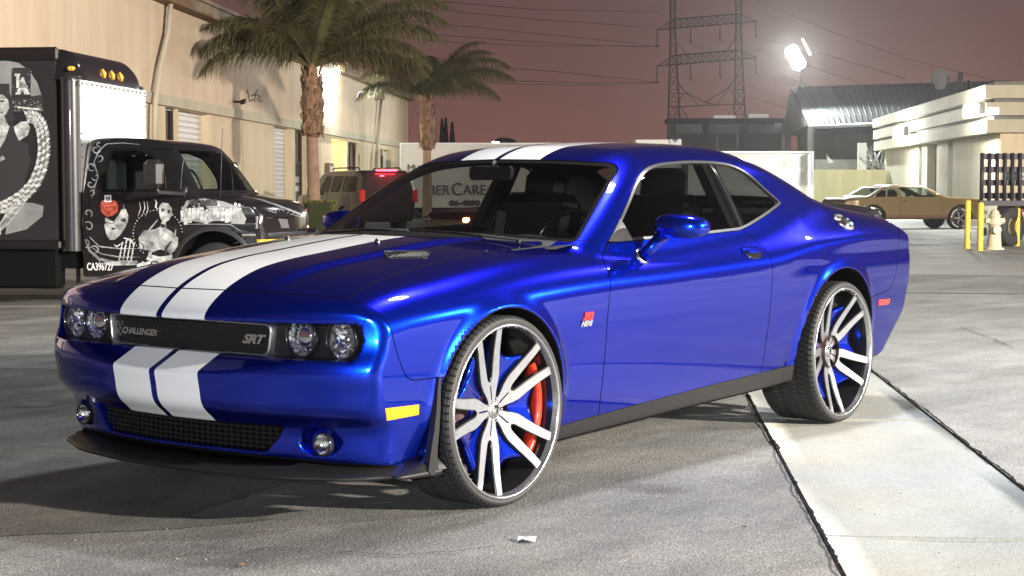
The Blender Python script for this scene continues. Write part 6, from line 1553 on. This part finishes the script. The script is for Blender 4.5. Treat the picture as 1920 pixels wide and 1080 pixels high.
# seated skull-faced woman with rosary and money
F4 = Art(1); F4.poly([(299, 386), (304, 380), (315, 381), (322, 390), (323, 402), (317, 413), (307, 418), (301, 410), (298, 398)]).poly([(303, 416), (311, 417), (312, 428), (322, 434), (334, 446), (334, 466), (322, 474), (326, 488), (300, 492), (276, 486), (280, 470), (262, 466), (260, 446), (270, 432), (290, 430), (302, 424)])
F4.stroke([(296, 412), (284, 426), (270, 442)], 3).stroke([(320, 446), (328, 440), (330, 430)], 4); F4.done("seated_figure", "art_skin")
F2.blob(306, 394, 3.6, 3.4).blob(317, 397, 3.4, 4.2).stroke([(302, 409), (308, 411), (314, 409)], 1.6).stroke([(311, 400), (311, 404)], 1.6).stroke([(260, 452), (270, 460), (268, 476)], 2).stroke([(322, 452), (312, 464), (310, 480)], 6)
for k in range(9): F2.stroke([(286+k*2.5, 466-k*3.6), (294+k*2.5, 472-k*3.6)], .9); F2.stroke([(318+k*1.0, 440+k*4), (308+k*1.0, 446+k*4)], .9)
F2.done("mural_shading", "art_dark")
F5 = Art(3)
for k in range(11): F5.stroke([(284+k*2.5, 466-k*3.8), (292+k*2.5, 473-k*3.8)], 1.5)
for k in range(30):
    a = 2.2+4.0*k/29; F5.blob(296+46*math.cos(a), 438+44*math.sin(a), 1.1, 1.1, 0, 6)
r = random.Random(3)
for k in range(12): u, v, ro = r.uniform(262, 325), r.uniform(486, 499), r.uniform(-.6, .6); c_, s_ = math.cos(ro), math.sin(ro); F5.poly([(u+a*c_-b*s_, v+a*s_+b*c_) for a, b in ((-6, -2.5), (6, -2.5), (6, 2.5), (-6, 2.5))])
for (u0, v0) in ((232, 384), (262, 378), (270, 376), (276, 378)): F5.stroke([(u0, v0), (u0+2, v0+14), (u0-3, v0+28)], 1.6)
F5.stroke([(291, 374), (294, 380), (292, 388), (297, 392)], 3); F5.done("beads_and_banknotes", "art_white")
# crowd on the fender with the word above
G = Art(1)
for k in range(15):
    u = 342+k*7.6+r.uniform(-1, 1); v = 396+6*math.sin(k*1.3)-k*.1; G.blob(u, v-6, 2.8, 3.4, 0, 8); G.poly([(u-4, v-2), (u+4, v-2), (u+5.5, v+12), (u+2, v+20-k*.3), (u-4, v+20-k*.3)])
G.blob(424, 405, 14, 8, .1); G.done("fender_crowd", "art_skin")
G = Art(2)
for k in range(15): u = 342+k*7.6; G.stroke([(u-3, 389), (u+3, 389)], 1.8).stroke([(u-2, 402), (u-1, 410)], 1.2).stroke([(u+2.5, 402), (u+3, 412)], 1.)
G.done("fender_crowd_lines", "art_dark")
G = Art(1); G.stroke([(366, 436), (380, 428), (400, 426), (424, 432), (446, 442), (460, 454)], 2.6).stroke([(346, 421), (380, 420), (432, 421), (462, 440)], 1.6).stroke([(436, 458), (448, 453), (460, 456), (448, 462)], 3); G.done("fender_reflection", "art_grey")
# bonnet artwork: feather strokes
G = Art(1)
for k in range(13): t = k/12; G.stroke([(452+t*30, 368+t*6), (490+t*34, 374+t*14), (520+t*40, 384+t*18), (548+t*24, 394+t*9)], 1.3)
for k in range(8): G.stroke(curl(505+k*8, 392+k*1.5, 6, k, .6), 1.0)
G.done("hood_feathers", "art_grey")
def flat_text(name, s, px, size, mat, sx=1., bold=0., shear=0., lay=3):
    p0 = on_side(*px, .0045); p1 = on_side(px[0]+14, px[1], .0045); n = grad(lambda x, y, z: V_cab(x, y-YC, z), np.array([p0]))[0]; d = (p1-p0).normalized()
    y_ = Vector((0, 0, 1)); n = d.cross(y_).normalized(); n = n if n.y < 0 else -n; m = Matrix.Identity(4); yv = n.cross(d)
    for i in range(3): m[i][0], m[i][1], m[i][2], m[i][3] = d[i], yv[i], n[i], p0[i]
    return text_mesh(name, s, size, mat, truck, m, .001, sx=sx, bold=bold, shear=shear)
P("decal_white", (.80, .80, .80), .4)
flat_text("permit_number", "CA396727", (188, 500.5), .112, "decal_white", sx=.60, bold=.0018)
flat_text("fender_lettering", "HOMIES", (382, 380.5), .085, "art_dark", sx=.95, bold=.004)
g_ = Art(0); g_.poly([(344, 388), (350, 376), (382, 372), (420, 378), (450, 390), (462, 410), (458, 420), (380, 418), (350, 412)]); g_.done("fender_haze", "art_haze")
st_ = Art(4); st_.poly([(196, 366), (209, 365.5), (209.5, 378.5), (196.5, 379)]); st_.done("number_sticker", "decal_white")
o_st = flat_text("sticker_number", "15", (202.8, 373), .058, "art_dark", sx=.9, bold=.003); o_st.data.transform(Matrix.Translation((0, -.006, 0)))
# ------------------------------------------------------------------ gold coupe, SUV, moving truck, stake truck, bollards, hydrant
def car_like(name, label, u_ref, Zc, facing, prof, half, arches, Ra, win, belt, tum, paint_m, ht=.05, nose=0.):
    """generic car: prof = side outline in metres (x forward), win = list of window polygons; facing = unit vector of its nose"""
    t = thing(name, label, "car", mat=frame(tuple(place(u_ref, Zc)), facing, (0, 0, 1)))
    pr = PolyGrid(rpoly(prof, .10, 4), .03, .6)
    def f(x, y, z):
        ay = np.abs(y); W = half-tum*np.clip(z-belt, 0, 1)-.10*np.clip(.5-z, 0, 1)
        xe = np.array([p_[0] for p_ in prof]); W = W-.12*sstep(np.abs(x-(xe.min()+xe.max())/2), (xe.max()-xe.min())/2-.5, (xe.max()-xe.min())/2)
        g = smax(pr(x, z), (ay-W)*.95, .09)
        for ax in arches: g = smax(g, -smax(np.hypot(x-ax, z-.33)-Ra, half-.32-ay, .02), .02)
        return g
    xs_ = [p_[0] for p_ in prof]; zs_ = [p_[1] for p_ in prof]
    m = body_nets(f, min(xs_)-.12, max(xs_)+.12, half, min(zs_)-.1, max(zs_)+.1, ht); outs = []
    for w in win:
        wp = rpoly(w, .04, 3); g_, m = split(m, lambda x, y, z, wp=wp: np.maximum(sdpoly(x, z, wp), half*.45-np.abs(y)), .004); outs.append(g_)
    return t, m, outs, f
frd = Vector(at(1700, 352, 50)-at(1500, 352, 49.2))*1; frd.z = 0; frd = frd.normalized()
P("gold_paint", (.145, .103, .042), .34, metal=.25, coat=.7); P("dark_gold", (.10, .05, .025), .4); P("white_letter", (.8, .8, .8), .5)
gs = FPX/50.
gprof = [(-2.30, .50), (-2.34, .80), (-2.22, .92), (-1.55, .96), (-.95, 1.29), (-.55, 1.34), (.25, 1.32), (.95, .99), (1.2, .96), (2.10, .93), (2.28, .82), (2.30, .48), (2.15, .30), (-2.1, .30)]
gw = [[(-1.45, .97), (-1.05, 1.19), (-.72, 1.24), (-.60, .98)], [(-.50, .98), (-.58, 1.245), (.20, 1.245), (.62, .985)]]
gx0 = (1782-960)/FPX*50
gc, gm, gwn, gf = car_like("gold_coupe", "gold seventies two-door coupe with dark lower sill parked facing right", 1782-1.42*gs, 50, frd, gprof, .92, (1.42, -1.40), .40, gw, .96, .42, "gold_paint")
for m_ in gwn:
    q_ = mirror(m_); tm_obj("side_window", offset(q_, -.01), "van_glass", gc)
wsg = lambda x, y, z: np.maximum(np.maximum(.36-x, x-.92), np.maximum(np.abs(y)-.62, 1.0-z)); g_, gm = split(gm, wsg, .004); tm_obj("windshield", mirror(g_), "van_glass", gc)
wsg = lambda x, y, z: np.maximum(np.maximum(-1.58-x, x+1.05), np.maximum(np.abs(y)-.60, 1.0-z)); g_, gm = split(gm, wsg, .004); tm_obj("rear_window", mirror(g_), "van_glass", gc)
g_, gm = split(gm, lambda x, y, z: z-.44, 0); tm_obj("lower_sill", mirror(g_), "dark_gold", gc)
dr_, gm = split(gm, lambda x, y, z: np.maximum(np.maximum(-.55-x, x-.80), np.maximum(z-.975, .5-np.abs(y))), .012)
for s_ in (1, -1): tm_obj("door", flange(dr_ if s_ > 0 else mirror(dr_, True), .02), "gold_paint", gc)
tm_obj("body", mirror(gm), "gold_paint", gc)
m = MB(); m.box((-.3, 0, .62), (3., 1.5, .3)); m.box((-.55, .38, .92), (.14, .5, .5), bev=.05); m.box((-.55, -.38, .92), (.14, .5, .5), bev=.05); m.build("cabin_interior", "interior_dark", gc)
for x_ in (1.42, -1.40):
    for s_ in (1, -1):
        w_ = simple_wheel(.335, .20, gc, (x_, s_*.86, .335), 0 if s_ > 0 else math.pi, wid=.22, mat="disc_iron"); m = MB(); m.lathe([(.262, .0125), (.262, .0135), (.292, .0135), (.292, .0125)], 36, axis='y'); 
        m2 = MB()
        for k in range(26):
            if k % 13 in (0, 1, 6, 7): continue
            a = 2*math.pi*k/26; m2.lathe([(.258, .0135), (.292, .0135)], 1, axis='y', a0=a, a1=a+.13)
        m2.build("tyre_lettering", "white_letter", w_)
m = MB(); m.box((2.30, 0, .50), (.10, 1.7, .12), bev=.03); m.build("bumper", "chrome", gc); m = MB(); m.box((2.29, .6, .72), (.04, .3, .16), bev=.02); m.build("headlight", "lens_glass", gc)
m = MB(); m.box((-.42, .90, .86), (.14, .04, .03)); m.box((-.42, -.90, .86), (.14, .04, .03)); m.build("door_handle", "chrome", gc)
m = MB()
for s_ in (1, -1): m.box((.62, s_*.93, 1.02), (.16, .12, .10), bev=.03)
m.build("door_mirror", "gold_paint", gc)
# ---- SUV
sd = -rt2*.50+fwd2*.866; sd = sd.normalized(); SZ = 47.
sprof = [(-2.30, .45), (-2.36, .95), (-2.22, 1.62), (-2.0, 1.72), (.15, 1.70), (.42, 1.64), (1.05, 1.10), (1.95, 1.00), (2.15, .88), (2.20, .45), (2.0, .30), (-2.1, .30)]
sw_ = [[(.30, 1.12), (.02, 1.56), (-.40, 1.56), (-.40, 1.12)], [(-.50, 1.12), (-.50, 1.56), (-1.15, 1.56), (-1.15, 1.12)], [(-1.25, 1.12), (-1.25, 1.56), (-2.0, 1.54), (-2.1, 1.14)]]
P("suv_paint", (.022, .018, .018), .18, coat=1.)
P("suv_white", (.80, .78, .74), .4)
sv, sm_, swn, sf = car_like("parked_suv", "dark tall SUV with its red high brake light lit, beside the blue car's windshield", 662, SZ, sd, sprof, .93, (1.35, -1.35), .40, sw_, 1.1, .30, "suv_paint")
for m_ in swn: tm_obj("side_window", mirror(offset(m_, -.01)), "dark_glass", sv)
g_, sm_ = split(sm_, lambda x, y, z: np.maximum(np.maximum(1.5-x, z-1.02), .46-z), .004); tm_obj("front_end", mirror(g_), "suv_white", sv)
tm_obj("body", mirror(sm_), "suv_paint", sv)
for x_ in (1.35, -1.35):
    for s_ in (1, -1): simple_wheel(.36, .22, sv, (x_, s_*.86, .36), 0 if s_ > 0 else math.pi)
for s_ in (1, -1):
    m = MB(); m.box((.52, s_*1.05, 1.12), (.16, .26, .17), bev=.04); m.build("door_mirror", "black_gloss", sv)
    m = MB(); m.tube([(.0, s_*.62, 1.74), (-.1, s_*.62, 1.79), (-1.7, s_*.62, 1.79), (-1.8, s_*.62, 1.74)], .02, 6); m.build("roof_rail", "black_trim", sv)
    m = MB(); m.box((-2.34, s_*.80, 1.02), (.08, .16, .34), bev=.03); m.build("tail_light", "red_lens", sv)
m = MB(); m.box((-2.20, 0, 1.715), (.10, .62, .05), bev=.02); m.build("high_brake_light", "lamp_red", sv)
bpos = sv.matrix_world @ Vector((-2.45, 0, 1.80)); lamp("brake_glow", 'POINT', bpos, 60, (1., .04, .06), shadow_soft_size=.06)
# ---- white moving truck with lettering
P("mover_white", (.46, .44, .43), .5, vary=.06, vscale=1.5)
mt_ = thing("moving_truck", "white moving truck with dark lettering behind the blue car's windshield", "truck", tuple(place(750, 68))); bpy.context.view_layer.update()
w = MB(); cbox(w, 751, 1060, 68, 269.5, 0, 2.4, .42); under(w.build("cargo_box", "mover_white"), mt_)
w = MB(); cbox(w, 749.5, 1062, 67.95, 267.8, 271.5, 2.5); cbox(w, 749.5, 753.5, 67.96, 271.6, 400, .1, .42); under(w.build("box_rail", "galvanised"), mt_)
w = MB(); cbox(w, 752, 1050, 68.3, 395, 0, 1.8, .2); under(w.build("chassis", "black_matte"), mt_)
for u in (790, 1000):
    c = place(u, 68.1, .42); o = MB(); o.lathe([(.22, 0), (.24, .01), (.42, .01), (.43, -.3)], 28, axis='y'); o = o.build("wheel", "rubber", mt_); o.matrix_world = frame(tuple(c), rt2, (0, 0, 1)); o.matrix_world = o.matrix_world @ Matrix.Rotation(math.pi, 4, 'Z')
    o.matrix_parent_inverse = Matrix.Identity(4); o.matrix_world = Matrix.Translation(c) @ frame((0, 0, 0), rt2, (0, 0, 1)) @ Matrix.Rotation(math.pi, 4, 'Z')
P("sign_ink", (.05, .05, .055), .6)
def face_text(name, s, u, v, Z, hpx, mat, par, sx=1., bold=0., align='LEFT', shear=0.):
    p0 = pv(u, v, Z); m = Matrix.Identity(4); n = -fwd2; x_ = rt2
    for i in range(3): m[i][0], m[i][1], m[i][2], m[i][3] = x_[i], (0, 0, 1)[i], n[i], p0[i]
    o = text_mesh(name, s, hpx/FPX*Z*1.4, mat, None, m, .01, sx=sx, bold=bold, align=align, shear=shear); return under(o, par)
face_text("lettering", "M", 763, 316, 67.9, 15, "sign_ink", mt_, sx=.9); face_text("lettering", "UL", 776, 316.5, 67.9, 12, "sign_ink", mt_, sx=.9)
face_text("lettering", "BER", 803, 357, 67.9, 19, "sign_ink", mt_, sx=.92); face_text("lettering", "C", 846, 356, 67.9, 25, "sign_ink", mt_, sx=.85); face_text("lettering", "ARE", 868, 357, 67.9, 19, "sign_ink", mt_, sx=.95)
face_text("phone_number", "06-4880", 843, 381, 67.9, 9, "sign_ink", mt_, sx=1.35, bold=.02)
face_text("small_print", "y Hataway", 858, 392, 67.9, 6, "galvanised", mt_, sx=1., shear=.3)
# ---- white van roof with a number, right of the roof
vn = thing("white_van", "white van roof with the number 989 peeking over the blue roof", "van", tuple(place(1230, 60))); bpy.context.view_layer.update()
w = MB(); cbox(w, 1192, 1277, 60, 262, 0, 2.0, .4); under(w.build("van_body", "white_box"), vn); w = MB(); cbox(w, 1256, 1276, 59.9, 261, 272, .1); under(w.build("roof_sign", "cloth_white"), vn); face_text("unit_number", "989", 1266, 264, 59.8, 5.5, "sign_ink", vn, align='CENTER', bold=.01)
# ---- stake-bed truck at the right edge
P("stake_dark", (.022, .018, .03), .55, vary=.3, vscale=6)
sk = thing("stake_truck", "dark stake-bed truck with open slatted sides cut by the frame edge", "truck", tuple(place(1838, 35))); bpy.context.view_layer.update(); KZ = 35.
def px_box(m, u0, u1, v0, v1, Z, dep): cbox(m, u0, u1, Z, v0, v1, dep); return m
for k, v in enumerate((288, 312.5, 337, 361.5)):
    w = MB(); cbox(w, 1838, 2060, KZ, v, v+11, .04, zz(v+11, KZ), skew=.0); under(w.build("slat", "stake_dark"), sk)
u = 1840
while u < 2060:
    w = MB(); a, b = pv(u, 376, KZ-.06), pv(u+1.5, 287, KZ-.06); w.tube([a, b], .045, 4); under(w.build("stake", "stake_dark"), sk); u += 14.3
w = MB(); cbox(w, 1838, 2060, KZ-.08, 376, 386, .16); cbox(w, 1906, 2060, KZ+.08, 377, 385, 2.2); cbox(w, 1912, 2060, KZ+.3, 386, 398, 1.6); under(w.build("bed", "stake_dark"), sk)
for u in (1902, 2040):
    for dz in (0,):
        w = MB(); w.lathe([(.20, 0), (.24, .02), (.40, .02), (.42, -.04), (.42, -.3)], 32, axis='y'); o = w.build("wheel", "rubber_dusty", sk); c = place(u, KZ+.15+dz, .42); o.matrix_parent_inverse = sk.matrix_basis.inverted(); o.matrix_basis = Matrix.Translation(c) @ frame((0, 0, 0), rt2*.75+fwd2*.66, (0, 0, 1)) @ Matrix.Rotation(math.pi, 4, 'Z')
        w = MB(); w.lathe([(.19, .01), (.12, -.04), (0, -.03)], 24, axis='y'); w.build("rim", "disc_iron", o)
w = MB(); cbox(w, 1885, 2060, KZ+.5, 300, 376, 1.6); under(w.build("cargo_crate", "galvanised"), sk) if False else None
w = MB(); w.tube([pv(1886, 332, KZ+.4), pv(1900, 326, KZ+.4), pv(1912, 338, KZ+.4)], .11, 8); under(w.build("cargo_pipe", "cloth_white"), sk)
# ---- bollards and hydrant
P("yellow_paint", (.80, .56, .06), .45, vary=.12, vscale=7, bump=.15, bscale=30); P("hydrant_paint", (.62, .57, .42), .5, vary=.2, vscale=6, bump=.3, bscale=25)
for k, (u, vb, vt_, lab) in enumerate(((1815.5, 467, 375, "yellow steel bollard nearest the gold car's front wheel"), (1839.5, 471, 379, "yellow steel bollard just left of the hydrant"), (1908.5, 462, 371, "yellow steel bollard right of the hydrant by the truck wheel"))):
    Z = FPX*CAMP[2]/(vb-352.)*1.0; p0 = place(u, Z); h = zz(vt_, Z); m = MB(); m.lathe([(.062, 0), (.060, .02), (.060, h-.03), (.045, h-.008), (0, h)], 20, (0, 0, 0)); o = m.build("bollard", "yellow_paint", None, label=lab, cat="bollard", group="yellow bollards round the hydrant"); o.location = p0
hz_ = 33.3; hp = place(1866, hz_); hy = thing("fire_hydrant", "cream painted fire hydrant between the yellow bollards", "hydrant", tuple(hp))
m = MB(); m.lathe([(.20, 0), (.20, .03), (.16, .045), (.145, .06), (.125, .35), (.115, .50), (.15, .505), (.15, .54), (.115, .545), (.105, .66), (.125, .665), (.125, .69), (.10, .70), (.085, .76), (.05, .80), (.025, .805), (.025, .84), (0, .845)], 28); m.build("barrel", "hydrant_paint", hy)
for sg, z in ((1, .46), (-1, .46)):
    m = MB(); d = rt2*sg; m.tube([d*.08+Vector((0, 0, z+.12)), d*.165+Vector((0, 0, z+.12))], .055, 12); m.tube([d*.165+Vector((0, 0, z+.12)), d*.19+Vector((0, 0, z+.12))], .065, 8); m.tube([d*.19+Vector((0, 0, z+.12)), d*.215+Vector((0, 0, z+.12))], .02, 5); m.build("outlet_cap", "hydrant_paint", hy)
m = MB(); d = -fwd2; m.tube([d*.08+Vector((0, 0, .40)), d*.18+Vector((0, 0, .40))], .075, 14); m.tube([d*.18+Vector((0, 0, .40)), d*.21+Vector((0, 0, .40))], .085, 8); m.build("pumper_cap", "hydrant_paint", hy)
m = MB(); m.box(tuple(Vector((0, 0, .36))-rt2*.19), (.05, .07, .16)); m.build("hydrant_tag", "truck_plastic", hy)

# ---- dark red coupe seen through the blue car's glass, its front lamp lit
P("maroon_paint", (.05, .010, .010), .2, coat=1.)
cd_ = (-rt2*.80-fwd2*.60).normalized(); cprof = [(-2.1, .50), (-2.15, .86), (-1.2, .95), (-.70, 1.16), (.10, 1.17), (.65, .90), (2.0, .80), (2.15, .60), (2.10, .28), (-2.0, .28)]
c0 = place(880, 31.5)
dc, dm, dw, dfn = car_like("maroon_coupe", "dark red coupe with a lit orange front lamp seen through the blue car's windshield", 1008, 31.5, cd_, cprof, .88, (1.35, -1.25), .38, [[(-1.1, .96), (-.62, 1.11), (.06, 1.12), (.48, .94)]], .92, .42, "maroon_paint", ht=.06)
for m_ in dw: tm_obj("side_window", mirror(offset(m_, -.01)), "dark_glass", dc)
tm_obj("body", mirror(dm), "maroon_paint", dc)
for x_ in (1.35, -1.25):
    for s_ in (1, -1): simple_wheel(.32, .21, dc, (x_, s_*.80, .32), 0 if s_ > 0 else math.pi)
m = MB(); m.box((2.10, .62, .66), (.10, .16, .09), bev=.03); m.build("front_lamp", "lamp_amber", dc); m = MB(); m.box((2.12, -.62, .66), (.08, .20, .10), bev=.03); m.build("front_lamp", "smoked_lens", dc)
lamp("front_lamp_glow", 'POINT', dc.matrix_world @ Vector((2.35, .62, .66)), 12, (1., .45, .2), shadow_soft_size=.05)
# ------------------------------------------------------------------ thin volume box added to imitate lens glow round the lamps
hm = bpy.data.materials.new("night_haze"); hm.use_nodes = True; hn = hm.node_tree; hn.nodes.clear(); ho = hn.nodes.new("ShaderNodeOutputMaterial"); hv = hn.nodes.new("ShaderNodeVolumePrincipled")
hv.inputs["Color"].default_value = (.86, .84, .86, 1); hv.inputs["Density"].default_value = .00055; hv.inputs["Anisotropy"].default_value = .78; hn.links.new(hv.outputs[0], ho.inputs["Volume"])
hb = MB(); hb.box((-150, -100, 27), (420, 420, 60)); MATS["night_haze"] = hm; o = hb.build("haze", "night_haze"); o["kind"] = "stuff"; o["label"] = "thin night haze over the lot"
SC.cycles.volume_bounces = 0
